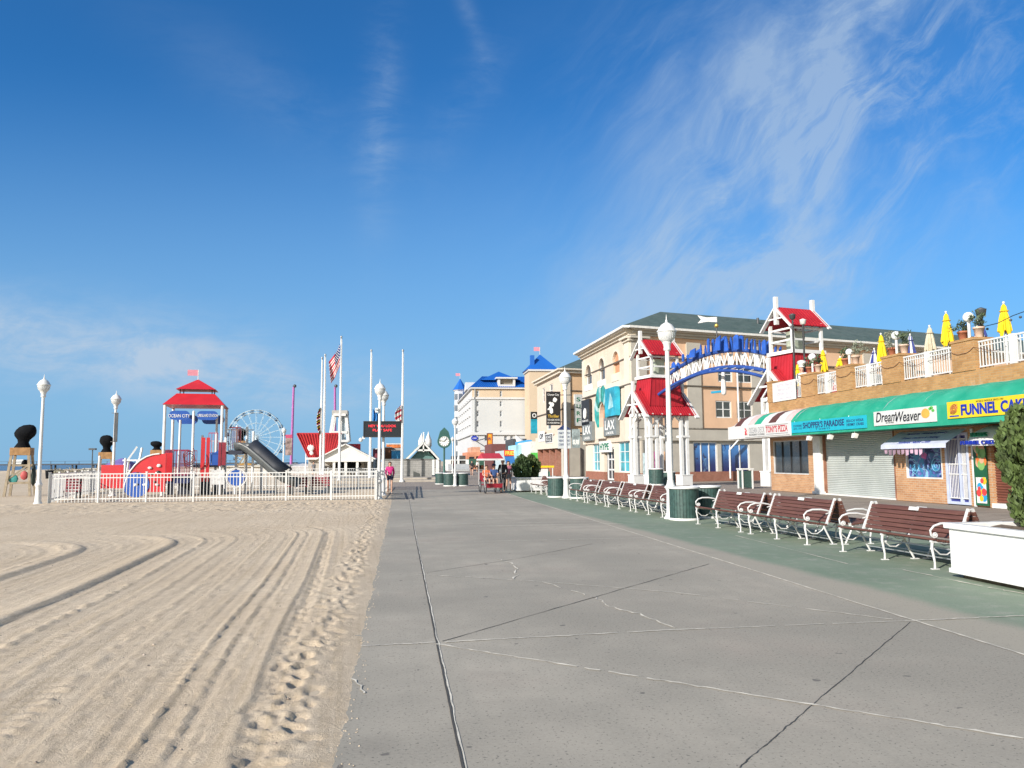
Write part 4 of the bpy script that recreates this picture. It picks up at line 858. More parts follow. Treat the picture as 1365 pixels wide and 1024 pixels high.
# ground floor
cols=[(768,778),(788,797),(822,836)]; gh=[]
for u0,u1 in cols: gh.append((fs_(u0,600)[0] if u0>769 else .05,fs_(u1,600)[0],.75,ZG))
da,_=fs_(803,600); db,_=fs_(816,600); gh.append((da,db,.05,2.75))
b=MB(bb,MF); wallh(b,0,LF-.9,.7,ZG,gh,-.6,-.15); obj('ground_floor_wall',b,LCREAM,bb)
b=MB(bb,MF); wallh(b,0,LF-.9,0,.7,[(da,db,-.1,.8)],-.6,-.12); obj('brick_base',b,BRN,bb)
b=MB(bb); cpos=MF@Vector((LF-.55,-.6,0)); b.lathe([(.55,.7),(.55,ZG)],(cpos-Vector((P0.x,P0.y,0)))*1. if False else cpos,20); obj('corner_column',b,LCREAM,bb)
b=MB(bb); b.lathe([(.62,0),(.62,.7)],cpos,20); obj('column_base',b,BRN,bb)
for i,h in enumerate(gh[:3]): win(bb,MF,h[0],h[1],h[2],h[3],-.15,.08,1,2,WHITE,TEALG)
d_=obj('door',MB(bb,MF).frame(da+ .75,db,.05,2.7,.13,-.35,-.22),WHITE,bb); b=MB(bb,MF); 
for z in (.9,1.75): b.box(da+.88,db-.13,-.32,-.25,z-.06,z+.06)
b.box((da+.88+db-.13)/2-.05,(da+.88+db-.13)/2+.05,-.32,-.25,.18,2.57); obj('glazing_bar',b,WHITE,d_); obj('pane',MB(bb,MF).box(da+.8,db-.08,-.30,-.29,.1,2.6),PGLASS,d_)
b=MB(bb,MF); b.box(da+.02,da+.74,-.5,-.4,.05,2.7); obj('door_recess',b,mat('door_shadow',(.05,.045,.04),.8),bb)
# side wall
sh_=[]; 
rows=[(488,508),(533.5,557)]
def sidewin(u0,u1,v0,v1): 
    a,zt=ss_(u0,v0); c_,_=ss_(u1,v0); zb_=ss_(u0,v1)[1]; return (a,c_,zb_,zt)
wl=[sidewin(954,975,534,557),sidewin(982,1003,535,558),sidewin(957,976,488,509),sidewin(981,1002.5,489,510)]
for k in range(5): 
    o=12.2+k*6.; wl+= [(o+wl[0][0]-wl[0][0]+0,o+1.5,wl[0][2],wl[0][3]),(o,o+1.5,wl[2][2],wl[2][3])]
gw=[(ss_(926,600)[0],ss_(958,600)[0],ss_(940,638)[1],ss_(940,589)[1]),(ss_(963,600)[0],ss_(1001,600)[0],ss_(980,638)[1],ss_(980,591)[1])]
b=MB(bb,MS); wallh(b,.0,LSD,ZG+.9,EZ-.5,wl,-.4,-.02); obj('side_wall',b,PEACH,bb)
b=MB(bb,MS); wallh(b,1.1,LSD,.75,ZG+.02,gw,-.6,-.16); obj('side_ground_wall',b,STONE,bb); b=MB(bb,MS); b.box(1.1,LSD,-.6,-.1,0,.75); obj('brick_base',b,BRN,bb)
b=MB(bb,MS); b.box(0,LSD,-.3,.06,ZG+.02,ZG+.9); obj('fascia_band',b,STONE,bb)
b=MB(bb,MS); b.box(0,1.35,-.3,.12,ZG+.92,EZ-.75)
pz=[(ss_(u,520)[0]) for u in (925,1010)]+[24,36,48]
obj('pilaster',b,STONE,bb)
for q in pz: obj('pilaster',MB(bb,MS).box(q-.65,q+.65,-.02,.10,ZG+.92,EZ-.8),STONE,bb)
b=MB(bb,MS)
for z in (Z1,Z2): b.box(.0,LSD,-.02,.15,z-.05,z+.05)
b.box(0,LSD,-.02,.10,ZG+.905,ZG+1.0)
obj('belt_course',b,BELT,bb)
for i,h in enumerate(wl): win(bb,MS,*h,0,.09,1,1)
for h in gw: win(bb,MS,*h,-.16,.10,2,0,WHITE,m_mural)
b=MB(bb,MS); a=ss_(945,560); px_,_=ss_(980.5,500); b.tube([(px_,.22,EZ-.6),(px_,.22,ZG+.9),(px_,.26,ZG+.2),(px_-1.0,.22,ZG-.7),(px_-1.0,.22,.2)],.07,8); obj('downpipe',b,WHITE,bb)
# medallion, cornices
b=MB(bb,MS); b.ball((.68,.13,EZ-1.75),.22,12,(1,.5,1)); obj('medallion',b,STONE,bb)
def cornice(M,x0,x1,name='cornice'):
    b=MB(bb,M)
    for y1,z0,z1 in ((.18,EZ-.52,EZ-.34),(.40,EZ-.34,EZ-.16),(.62,EZ-.16,EZ-.05)): b.box(x0,x1,-.45,y1,z0,z1)
    obj(name,b,LCREAM if M is MF else STONE,bb)
cornice(MF,-.3,LF+.18); cornice(MS,-.17 if False else .0,LSD)
b=MB(bb,MF); b.box(-.5,LF+.75,.3,.80,EZ-.05,EZ+.12); obj('gutter',b,WHITE,bb); b=MB(bb,MS); b.box(-.5,LSD,.35,.80,EZ-.048,EZ+.118); obj('gutter',b,CREAMW,bb)
for z in (EZ-.75,EZ-.95):
    b=MB(bb,MF); b.box(LF-1.45,LF+.2,.0,.25+(z-EZ+.95),z,z+.16); obj('capital',b,LCREAM,bb); b=MB(bb,MS); b.box(-.2,1.5,.13,.25+(z-EZ+.95),z,z+.16); obj('capital',b,STONE,bb)
# hip roof
c0=MF@Vector((LF+.7,.7,EZ+.13)); c1=MF@Vector((-.5,.7,EZ+.13)); s1_=MS@Vector((LSD,.7,EZ+.13)); back=c1+Vector((ts.x,ts.y,0))*LSD
RH=3.1; g0=MS@Vector((7.6,-7.3,EZ+RH)); g1=MS@Vector((LSD-6,-7.3,EZ+RH))
b=MB(bb); b.add([c0,s1_,g1,g0],[(0,1,2,3)]); b.add([c1,c0,g0],[(0,1,2)]); b.add([c1,g0,g1,back],[(0,1,2,3)]); b.add([s1_,back,g1],[(0,1,2)]); obj('roof',b,m_rf,bb)
for i,(u,v,h) in enumerate(((865,425,1.1),(871,428,.6),(958,432,.8),(1010,424,1.8))):
    s_,z_=ss_(u,v+6); o=MS@Vector((on_plane(u,v,(MS@Vector((0,-5,0))).xy,ts)[0],-5,0)); zz=on_plane(u,v,(MS@Vector((0,-5,0))).xy,ts)[1]
    b=MB(bb); b.tube([(o.x,o.y,EZ+1.2),(o.x,o.y,zz)],.12,8); obj('vent_pipe',b,IRON,bb)
# signs on the arcade hall
def fsign(name,label,u0,u1,v0,v1,m,y0=.02,y1=.22,M=MF,f=None,cat='sign'):
    f=f or fs_; a,zt=f(u0,v0); c_,_=f(u1,v0); zt=f((u0+u1)/2,v0)[1]; zb_=f((u0+u1)/2,v1)[1]
    t=thing(name,label,cat,tuple(M@Vector(((a+c_)/2,y1,zb_)))); obj('board',MB(t,M).box(a,c_,y0,y1,zb_,zt),m,t,.01)
    def put(s,fx,fz,h,w,mm,bold=0.,shear=0.): text(t,s,M@Matrix.Translation((a+(c_-a)*fx,y1+.004,zb_+(zt-zb_)*fz)),h*(zt-zb_),mm,w*(c_-a),.01,shear,bold,root=t)
    return t,put,(a,c_,zb_,zt)
BKS=mat('sign_black',(.02,.018,.018),.5); GRS=mat('sign_grey',(.16,.18,.18),.5,.15,2); TEALS=mat('sign_teal',(.02,.30,.42),.4,.35,.8)
t,put,q=fsign('ring_banner','black vertical banner with a white ring logo left of the mosaic arch','779','790',0,0,BKS) if False else fsign('ring_banner','black vertical banner with a white ring logo left of the mosaic arch',779,789.5,533,567,BKS,.1,.3)
b=MB(t,MF); m=(q[0]+q[1])/2; zc=q[2]+(q[3]-q[2])*.45; b.tube([(m+.3*math.cos(k*PI/9),.33,zc+.42*math.sin(k*PI/9)) for k in range(19)],.085,6); obj('ring',b,INKW,t); put('RING',.5,.17,.07,.7,INKW)
t,put,q=fsign('ocean_poster','turquoise vertical poster board with a pale wave right of the mosaic arch',814,828,517,555,TEALS,.1,.5)
b=MB(t,MF); w_=q[1]-q[0]; b.prism([(q[0]+.3*w_,.502,q[2]+.25*(q[3]-q[2])),(q[0]+.8*w_,.502,q[2]+.3*(q[3]-q[2])),(q[0]+.7*w_,.502,q[2]+.62*(q[3]-q[2])),(q[0]+.52*w_,.502,q[2]+.82*(q[3]-q[2])),(q[0]+.4*w_,.502,q[2]+.5*(q[3]-q[2]))],(0,.01,0)); obj('wave_picture',b,mat('wave_pale',(.30,.55,.60),.5,.3,1),t)
t,put,q=fsign('laser_sign','grey sign board with pale letters LAX, right one, beside the corner column',809,826,556,581,GRS,.02,.3); put('LAX',.5,.58,.5,.75,INKW,.01); put('LASER',.5,.15,.14,.6,INKW)
t,put,q=fsign('laser_sign','grey sign board with pale letters LAX below the black ring banner',780,793,563,588,GRS,.02,.3); put('LAX',.5,.58,.45,.75,INKW,.01); put('LASER',.5,.15,.14,.6,INKW)
t,put,q=fsign('door_sign','small pale sign with dark green letters above the white panelled door',800,814,588,603,WHITE,-.14,.1); put('HYPE',.5,.5,.6,.85,INKG,.03)
t,put,q=fsign('door_board','small dark leaf picture board left of the mosaic arch door',745,753,0,0,GRS) if False else (None,None,None)
# ---- second cream building down the row
P1=Vector((16.4,81.5)); L2=14.; O2=P1-tf*L2; M2=frameM((O2.x,O2.y,0),(tf.x,tf.y,0),nf); M2s=frameM((P1.x,P1.y,0),(ts.x,ts.y,0),ns); f2=lambda u,v:on_plane(u,v,O2,tf); f2s=lambda u,v:on_plane(u,v,P1,ts)
b2=thing('second_hall','smaller looking cream building with arched windows beyond the side street','building',(P1.x,P1.y,0)); E2=f2(746,494)[1]
hl=[]; 
for u0,u1,vt,vb in ((723,726,518,537),(732.5,736.5,513,530)): 
    a=f2(u0,vt)[0]; c_=f2(u1,vt)[0]; hl.append((a,c_,f2(u0,vb)[1],f2(u0,vt)[1]))
hl+=[(f2(723.5,0)[0],f2(728,0)[0],f2(725,574)[1],f2(725,556)[1])]
b=MB(b2,M2); wallh(b,0,L2,4.4,E2-.4,hl,-.4,0); obj('facade_wall',b,CREAM,b2)
for h in hl: win(b2,M2,*h,0,.1,0,1)
b=MB(b2,M2s); b.box(.0,16,-.4,.0,4.4,E2-.4); obj('side_wall',b,mat('light_peach',(.62,.42,.25),.9,.05,1),b2)
b=MB(b2,M2); b.box(-.3,L2+.2,-.5,.35,E2-.4,E2-.1); b.box(-.5,L2+.5,.2,.6,E2-.1,E2+.06); obj('cornice',b,LCREAM,b2); b=MB(b2,M2s); b.box(0,16,-.5,.35,E2-.4,E2-.1); b.box(-.3,16,.2,.6,E2-.1,E2+.06); obj('cornice',b,LCREAM,b2)
b=MB(b2,M2); b.box(-.05,L2+.05,0,.12,7.0,7.12); obj('belt_course',b,BELT,b2); b=MB(b2,M2s); b.box(0,16,0,.12,7.0,7.12); b.box(0,16,0,.1,9.0,9.1); obj('belt_course',b,BELT,b2)
b=MB(b2,M2s)
for q in (.5,3.2): b.box(q-.35,q+.35,0,.15,4.4,E2-.4)
obj('pilaster',b,LCREAM,b2)
b=MB(b2,M2); b.box(0,L2,-.5,.25,3.0,4.4); obj('sign_band',b,LCREAM,b2); b=MB(b2,M2)
for k in range(5): q=.4+k*(L2-.8)/4; obj('brick_pier',MB(b2,M2).box(q-.35,q+.35,-.6,0,0,3.0),BRN,b2)
b=MB(b2,M2s); b.box(0,16,-.5,.05,0,4.4); obj('side_base',b,STONE,b2)
b=MB(b2,M2); b.box(.2,L2-.2,-2,-1.9,0,3); obj('shop_back',b,mat('shop_dark',(.06,.055,.05),.8,.4,1),b2)
for k in range(4): 
    q0=.8+k*(L2-.8)/4; win(b2,M2,q0+.1,q0+2.4,.5,2.9,-.5,.1,1,0,WHITE,TEALG if k>1 else mat('shop_window_red',(.25,.07,.05),.3,.5,1.))
c0=M2@Vector((L2+.5,.5,E2+.07)); c1=M2@Vector((-.5,.5,E2+.07)); e_=M2s@Vector((16,.5,E2+.07)); bk2=c1+Vector((ts.x,ts.y,0))*16; rg=M2s@Vector((5,-5,E2+2.)); rg2=M2s@Vector((15.5,-5,E2+2.))
b=MB(b2); b.add([c0,e_,rg2,rg],[(0,1,2,3)]); b.add([c1,c0,rg],[(0,1,2)]); b.add([c1,rg,rg2,bk2],[(0,1,2,3)]); obj('roof',b,m_rf,b2)
t,put,q=fsign('fish_board','tall pale surf board shaped sign with green letters on the light peach side wall',764.5,775,526,568,mat('board_pale',(.60,.62,.60),.5),.02,.2,M2s,f2s)
for k,ch in enumerate('SURF'): put(ch,.5,.84-.22*k,.13,.5,INKG,.02)
t,put,q=fsign('glyph_sign','white fascia sign with black letters at the far end of the second cream building',721,729,575,589,WHITE,.26,.3,M2,f2); put('OP',.5,.5,.5,.6,INK,.03)
t,put,q=fsign('fascia_sign','black and white fascia sign with two lines on the second cream building',730,740,578,591,WHITE,.26,.3,M2,f2); b=MB(t,M2); b.box(q[0]+.15,q[1]-.15,.301,.31,q[2]+.12,q[3]-.12); obj('panel',b,BKS,t); put('BOARD',.5,.65,.28,.75,INKW); put('WALK',.5,.32,.28,.75,INKW)
# projecting boards over the walk
def hang(name,label,u0,u1,v0,v1,Y,m,d=.12,cat='sign',pole=True):
    a=AY(u0,v0,Y); c_=AY(u1,v1,Y); t=thing(name,label,cat,((a.x+c_.x)/2,Y,c_.z)); M=frameM((a.x,Y,c_.z),(1,0,0),(0,-1,0)); w_=c_.x-a.x; h=a.z-c_.z
    obj('board',MB(t,M).box(0,w_,-d,0,0,h),m,t,.01)
    def put(s,fx,fz,hh,ww,mm,bold=0.,shear=0.): text(t,s,M@Matrix.Translation((w_*fx,.003,h*fz)),hh*h,mm,ww*w_,.01,shear,bold,root=t)
    return t,put,M,w_,h
GOLD=mat('ink_gold',(.52,.34,.05),.5)
t,put,M,w_,h=hang('theatre_banner','tall black banner with white figures and gold word, hanging left of the lamp',728,747.5,522,567,80.,BKS)
put('Ocean City',.5,.90,.08,.8,INKW); put('Thriller',.5,.27,.09,.8,GOLD,.02); put('THE DARK HOUSE',.5,.16,.05,.85,INKW); put('ON THE BOARDWALK',.5,.07,.05,.85,INKW)
b=MB(t,M); rr=random.Random(2)
for k in range(9): q=rr.uniform(.12,.75)*w_; z=rr.uniform(.42,.78)*h; r_=rr.uniform(.05,.15)*w_; b.prism([(q+r_*math.cos(a*PI/4)*rr.uniform(.6,1.2),.002+.001*k,z+r_*1.3*math.sin(a*PI/4)*rr.uniform(.6,1.3)) for a in range(8)],(0,.004,0))
obj('figure_picture',b,INKW,t); b=MB(t,M); b.bar((w_,-.06,h*.9),(w_+1.2,-.06,h*.9),.08); b.bar((w_,-.06,h*.1),(w_+1.2,-.06,h*.1),.08); obj('bracket',b,IRON,t)
t,put,M,w_,h=hang('directory_board','pale grey lettered board with a small blue gabled top beside the lamp',743.5,761,573,598,72.,mat('directory_grey',(.46,.50,.52),.5,.1,2))
for k,s_ in enumerate(('MARTIN FISH','CRABS - SUBS','FRESH SEAFOOD','CARRY OUT')): put(s_,.5,.82-.2*k,.12,.85,INKN)
b=MB(t,M); b.prism([(-.05,-.14,h),(w_+.05,-.14,h),(w_*.5,-.14,h+.5)],(0,.16,0)); obj('gable_top',b,INKN,t); b=MB(t,M); b.bar((w_,-.06,h*.8),(w_+1.1,-.06,h*.8),.1); obj('bracket',b,IRON,t)
t,put,M,w_,h=hang('shark_board','grey picture board between the directory board and the cream corner',762.5,773.5,572,597,71.8,mat('shark_grey',(.22,.27,.28),.5,.5,1.5)); put('SURF',.5,.3,.25,.8,INKW,.02)
b=MB(t,M); b.bar((w_,-.06,h*.8),(w_+.6,-.06,h*.8),.1); obj('bracket',b,IRON,t)
t,put,M,w_,h=hang('street_banner','turquoise and dark vertical banner at the left edge of the second cream building',707.5,717,549,578,100.,TEALS); b=MB(t,M); b.box(0,w_,.002,.01,h*.66,h); obj('dark_top',b,BKS,t); put('O',.5,.83,.2,.6,INKW,.02); b=MB(t,M); b.bar((w_,-.06,h*.8),(w_+.6,-.06,h*.8),.1); obj('bracket',b,IRON,t)
# ------------------------------------------------------------------ red roofed pavilions and the blue arch
REDR=mat('red_metal_roof',(.36,.018,.028),.55,.14,1.0,spec=.3,dirt=.12); BLUR=mat('blue_steel',(.02,.06,.25),.45,.2,2); BLUL=mat('blue_letters',(.02,.085,.38),.45,.2,2)
PA=R(14)
def pavilion(label,loc):
    t=thing('red_roof_pavilion',label,'pavilion',loc,PA); hx,hy=1.3,1.12
    def ob(n,b,m,bev=0.): return obj(n,b,m,t,bev)
    for sx in (-1,1):
        for sy in (-1,1):
            b=MB(); 
            for dx,dy in ((0,0),(-sx*.42,0),(0,-sy*.42)): x,y=sx*hx+dx,sy*hy+dy; b.box(x-.09,x+.09,y-.09,y+.09,.7,4.6)
            x,y=sx*hx-sx*.16,sy*hy-sy*.16; b.box(x-.36,x+.36,y-.36,y+.36,0,.72); b.box(x-.39,x+.39,y-.39,y+.39,.72,.78)
            b.box(x-.3,x+.3,y-.3,y+.3,3.05,3.17); ob('post',b,WHITE)
            b=MB(); b.bar((sx*hx,sy*hy,3.6),(sx*(hx-.9),sy*hy,4.45),.1); b.bar((sx*hx,sy*hy,3.6),(sx*hx,sy*(hy-.8),4.45),.1); ob('bracket',b,WHITE)
    b=MB()
    for sy in (-1,1): b.box(-hx,hx,sy*hy-.08,sy*hy+.08,4.42,4.6)
    for sx in (-1,1): b.box(sx*hx-.08,sx*hx+.08,-hy,hy,4.38,4.56)
    for k in range(5): b.box(-hx+k*hx/2-.06,-hx+k*hx/2+.06,-hy-.34,-hy-.2,4.38,4.5)
    ob('beam',b,WHITE)
    # main gable roof with standing seams
    ex,ey,ze,zr=1.75,1.5,4.40,5.95
    b=MB()
    for sy in (-1,1):
        b.slab([(-ex,sy*ey,ze),(ex,sy*ey,ze),(ex,0,zr),(-ex,0,zr)],.06)
        for k in range(22): x=-ex+.02+(2*ex-.04)*k/21; b.bar((x,sy*ey,ze+.02),(x,0,zr+.02),.03,.05)
    ob('roof',b,REDR)
    for sx in (-1,1):
        b=MB(); x=sx*(ex+.05)
        for sy in (-1,1): b.bar((x,sy*(ey+.1),ze-.16),(x,0,zr-.06),.09,.3,(1,0,0))
        b.bar((x,-.8,5.1),(x,.8,5.1),.1); b.bar((x,0,4.5),(x,0,6.55),.16); b.bar((x,-.55,4.55),(x,0,5.1),.08); b.bar((x,.55,4.55),(x,0,5.1),.08)
        ob('barge_board',b,WHITE)
    # flared skirt up to the lookout
    b=MB(); hb,ht=1.2,.95
    lo=[(-hb,-1.0,4.98),(hb,-1.0,4.98),(hb,1.0,4.98),(-hb,1.0,4.98)]; hi=[(-ht,-.85,6.75),(ht,-.85,6.75),(ht,.85,6.75),(-ht,.85,6.75)]
    for k in range(4):
        j=(k+1)%4; b.add([lo[k],lo[j],hi[j],hi[k]],[(0,1,2,3)])
        for i in range(9):
            f=i/8; a=Vector(lo[k]).lerp(Vector(lo[j]),f); c=Vector(hi[k]).lerp(Vector(hi[j]),f); b.bar(a,c,.03,.05)
    ob('skirt_roof',b,REDR)
    b=MB(); b.box(-1.08,1.08,-.98,.98,6.74,6.92); ob('lookout_base',b,WHITE)
    b=MB()
    for sx in (-1,1):
        for sy in (-1,1): b.box(sx*.92-.07,sx*.92+.07,sy*.82-.07,sy*.82+.07,6.92,8.35)
    for z in (7.45,8.05):
        for sy in (-1,1): b.bar((-.92,sy*.82,z),(.92,sy*.82,z),.09)
        for sx in (-1,1): b.bar((sx*.92,-.82,z),(sx*.92,.82,z),.09)
    ob('lookout_frame',b,WHITE)
    b=MB(); b.box(-.35,.35,-.3,.3,6.92,8.0); ob('lamp_box',b,mat('lookout_glass',(.30,.33,.26),.3,.3,2))
    ex,ey,ze,zr=1.2,1.08,8.15,9.2
    b=MB()
    for sy in (-1,1):
        b.slab([(-ex,sy*ey,ze),(ex,sy*ey,ze),(ex,0,zr),(-ex,0,zr)],.05)
        for k in range(13): x=-ex+.02+(2*ex-.04)*k/12; b.bar((x,sy*ey,ze+.02),(x,0,zr+.02),.025,.04)
    ob('lookout_roof',b,REDR)
    for sx in (-1,1):
        b=MB(); x=sx*(ex+.03)
        for sy in (-1,1): b.bar((x,sy*(ey+.08),ze-.12),(x,0,zr-.03),.07,.22,(1,0,0))
        b.bar((x,-.6,8.6),(x,.6,8.6),.07); ob('lookout_barge_board',b,WHITE)
        b=MB(); b.box(sx*ex-.09,sx*ex+.09,-.09,.09,8.3,9.75); ob('finial_post',b,WHITE)
    return t
PL=Vector((15.7,47.7,.0)); PR=Vector((20.1,38.3,.3))
pavilion('left red roofed white timber pavilion carrying the blue arch, in front of the cream building',PL); pavilion('right red roofed pavilion, mostly hidden behind the brick roof deck',PR)
ar_=thing('blue_arch','blue steel arch with white lattice and upright blue shapes between the two pavilions','arch',(PL+PR)/2)
dv=(PR-PL); dv.z=0; Ld=dv.length; e=dv.normalized(); nn_=Vector((e.y,-e.x,0))
def apt(s,z,o=0.): return PL+e*s+nn_*o*1.+Vector((0,0,z))
SS=[.85+(Ld-1.7)*k/28 for k in range(29)]
zt=lambda s:6.80+1.02*(1-((s-Ld/2)/(Ld/2-.7))**2)+.1*(s/Ld)
for nm,off,w_,o in (('upper_rib',0.,.20,0.),('lower_rib',-.95,.22,0.),('rear_rib',-1.2,.16,.75)):
    b=MB(ar_); b.tube([apt(s,zt(s)+off,o) for s in SS],w_*.6,6); obj(nm,b,BLUR,ar_)
b=MB(ar_)
for k in range(0,28,1):
    a,c=SS[k],SS[k+1]
    b.bar(apt(a,zt(a)-.1),apt(a,zt(a)-.85),.05); b.bar(apt(a,zt(a)-.85 if k%2 else zt(a)-.1),apt(c,zt(c)-.1 if k%2 else zt(c)-.85),.05)
    if k%2==0: b.bar(apt(a,zt(a)-.95),apt(a,zt(a)-1.2,.75),.04)
obj('lattice',b,WHITE,ar_)
b=MB(ar_)
for k in range(2,27): 
    a,c=SS[k],SS[k+1]
    if k%3==1: obj('lattice_panel',MB(ar_).add([apt(a,zt(a)-.8,-.05),apt(c,zt(c)-.8,-.05),apt(c,zt(c)-.18,-.05),apt(a,zt(a)-.18,-.05)],[(0,1,2,3)]),mat('panel_white',(.55,.56,.57),.5,.1,2),ar_)
rr=random.Random(12); 
for k,(s,h,w_) in ((k,(s,h*.70,w_*.9)) for k,(s,h,w_) in enumerate(((1.9,.45,.4),(2.7,.65,.16),(3.4,.75,.6),(4.15,.8,.14),(4.75,1.15,.18),(5.4,1.2,.5),(6.1,1.1,.3),(6.8,1.2,.4),(7.5,.95,.2),(8.1,1.0,.15),(8.7,1.1,.3),(9.4,.9,.16),(10.1,.65,.45),(10.9,.6,.2)))):
    b=MB(ar_); z=zt(s); M_=lambda a,c:apt(s+a,z+c)
    if k%3==0: P=[M_(-w_/2,-.06),M_(w_/2,-.06),M_(w_/2*.7,h*.55),M_(0.,h),M_(-w_/2*.8,h*.6)]
    elif k%3==1: P=[M_(-w_/2,0.),M_(w_/2,0.),M_(w_/2,h*.9),M_(w_*.1,h),M_(-w_/2,h*.85)]
    else: P=[M_(-w_/2,0.),M_(w_/2,0.),M_(w_/2*1.25,h),M_(-w_*.1,h*.8)]
    b.prism(P,nn_*.10); obj('arch_shape',MB(ar_).prism([p_+nn_*.45+e*.05 for p_ in P],nn_*.08),BLUL,ar_); obj('arch_shape',b,BLUL,ar_)
b=MB(ar_); b.tube([apt(Ld*.52,zt(Ld*.52)-1.1),apt(Ld*.52,zt(Ld*.52)-2.35)],[.1,.16],8); b.ball(apt(Ld*.52,zt(Ld*.52)-2.4),.14,10); obj('hanging_lantern',b,CREAMW,ar_)
b=MB(ar_); b.bar(apt(Ld*.52-1.,zt(Ld*.52)-2.3,-.1),apt(Ld*.52-.1,zt(Ld*.52)-2.3),.12); obj('name_plate',b,mat('plate_teal',(.02,.25,.40),.4),ar_)
t=thing('weather_vane','white fish shaped weather vane on a gold ball above the blue arch','weather vane',apt(Ld*.5,zt(Ld*.5),.2))
q=apt(Ld*.5,zt(Ld*.5),.2); b=MB(t); b.tube([q,q+Vector((0,0,1.7))],.04,6); obj('rod',b,IRON,t); b=MB(t); b.ball(q+Vector((0,0,1.5)),.13,10); obj('ball',b,mat('gold_ball',(.55,.38,.10),.3,metal=.6),t)
b=MB(t); w_=q+Vector((0,0,1.85)); d_=CR; b.prism([w_+d_*.05+Vector((0,0,-.15)),w_+d_*.05+Vector((0,0,.15)),w_-d_*.55+Vector((0,0,.13)),w_-d_*1.05+Vector((0,0,.25)),w_-d_*.85,w_-d_*1.05+Vector((0,0,-.22)),w_-d_*.5+Vector((0,0,-.12))],nn_*.05); obj('fish',b,WHITE,t)
# picture boards standing in the left pavilion
for i,(u0,u1,v0,v1,Y,m,l) in enumerate(((857,868,604,640,50.,mat('notice_pale',(.42,.52,.55),.5,.3,3),'pale notice board between the left posts of the left pavilion'),(872,879.5,602,634,48.6,mat('flag_rainbow',(.30,.06,.20),.7,.7,2.5),'multicoloured narrow banner inside the left pavilion'),(880,888,602,640,49.5,mat('figure_tan',(.45,.28,.17),.7,.4,4),'tan painted figure board inside the left pavilion'))):
    a=AY(u0,v0,Y); c=AY(u1,v1,Y); t=thing('picture_board',l,'board',((a.x+c.x)/2,Y,.0)); obj('board',MB(t).box(a.x,c.x,Y,Y+.06,max(c.z,.25),a.z),m,t); b=MB(t); b.box(a.x+.02,a.x+.08,Y+.06,Y+.12,0,a.z); b.box(c.x-.08,c.x-.02,Y+.06,Y+.12,0,a.z); obj('stand',b,IRON,t)
# ------------------------------------------------------------------ hotel with blue roofs
HB=mat('hotel_blue',(.012,.105,.42),.5,.06,.2,spec=.4); HW=mat('hotel_white',(.50,.51,.52),.9,.03,.2); HG=mat('hotel_siding',(.47,.485,.49),.9,.03,.2); HT=mat('hotel_tan',(.50,.40,.29),.9,.04,.2); HGL=mat('hotel_glass',(.10,.12,.15),.2,.3,.2,spec=.8)
HY=180.; hz=lambda v,Y=HY:AY(660,v,Y).z; hx=lambda u,Y=HY:AY(u,560,Y).x
ho=thing('hotel','tall pale hotel with steep blue roofs, tan top storey and corner turrets','hotel',(hx(665),HY+30,0))
x0,x1=hx(629.5),hx(722); He=hz(518); Hb=hz(531.5); Hc=hz(577)
MH=frameM((x0,HY,0),(1,0,0),(0,-1,0)); MHs=frameM((x0,HY+62,0),(0,-1,0),(-1,0,0)); WH=x1-x0
wl=[]; rowv=((521,529),(534.5,542),(547.5,555.5),(561,569.5),(574.5,576.5))
for c,(u0,u1) in enumerate(((635.5,638.8),(666.3,669.6),(707,710.3))):
    for v0,v1 in rowv[:(5 if c<2 else 2)]: wl.append((hx(u0)-x0,hx(u1)-x0,hz(v1),hz(v0)))
b=MB(ho,MH); wallh(b,0,WH,Hc,Hb,wl,-.5,0); obj('front_wall',b,HG,ho); b=MB(ho,MH); wallh(b,0,WH,Hb,He,wl,-.5,0); obj('top_storey',b,HT,ho)
for h in wl: win(ho,MH,*h,0,.16,0,1,HW,HGL,deep=.2)
b=MB(ho,MH); b.box(-.3,WH,-.1,.25,Hb-.15,Hb+.3); b.box(-.4,WH,-.1,.5,He-.1,He+.25); b.box(-.3,WH,-.1,.4,Hc-.5,Hc+.1); obj('cornice',b,HW,ho)
b=MB(ho,MH); b.box(hx(633)-x0-.12,hx(633)-x0+.12,0,.25,Hc,He-.1); obj('downpipe',b,GALV,ho)
sl_=[]
for k in range(9):
    for j in range(5): sl_.append((4.4+k*6.3,5.7+k*6.3,Hc+.3+(He-Hc)/5*j+.5,Hc+.3+(He-Hc)/5*j+2.2))
b=MB(ho,MHs); wallh(b,0,61.49,Hc,He,sl_,-.5,0); obj('side_wall',b,HW,ho)
for h in sl_: win(ho,MHs,*h,0,.2,0,1,HW,mat('hotel_pale_glass',(.22,.25,.28),.25,.2,.2,spec=.8),deep=.06)
b=MB(ho,MHs); b.box(0,62.3,-.1,.4,Hc-.5,Hc+.1); b.box(0,62.3,-.1,.5,He-.1,He+.25); b.box(0,62.1,-.1,.2,Hb-.1,Hb+.2)
for k in range(9):
    for j in range(1,5): b.box(3.6+k*6.3,6.7+k*6.3,0,.3,Hc+.3+(He-Hc)/5*j-.35,Hc+.3+(He-Hc)/5*j-.1)
obj('side_cornice',b,HW,ho)
b=MB(ho,MH); b.box(.55,WH,-60,-.6,Hc,He-.2); obj('core',b,HW,ho)
zr=hz(499); zp=hz(491.5); xr0=hx(646)-x0; xr1=hx(717)-x0; xp=hx(669)-x0
b=MB(ho,MH); ed=.6
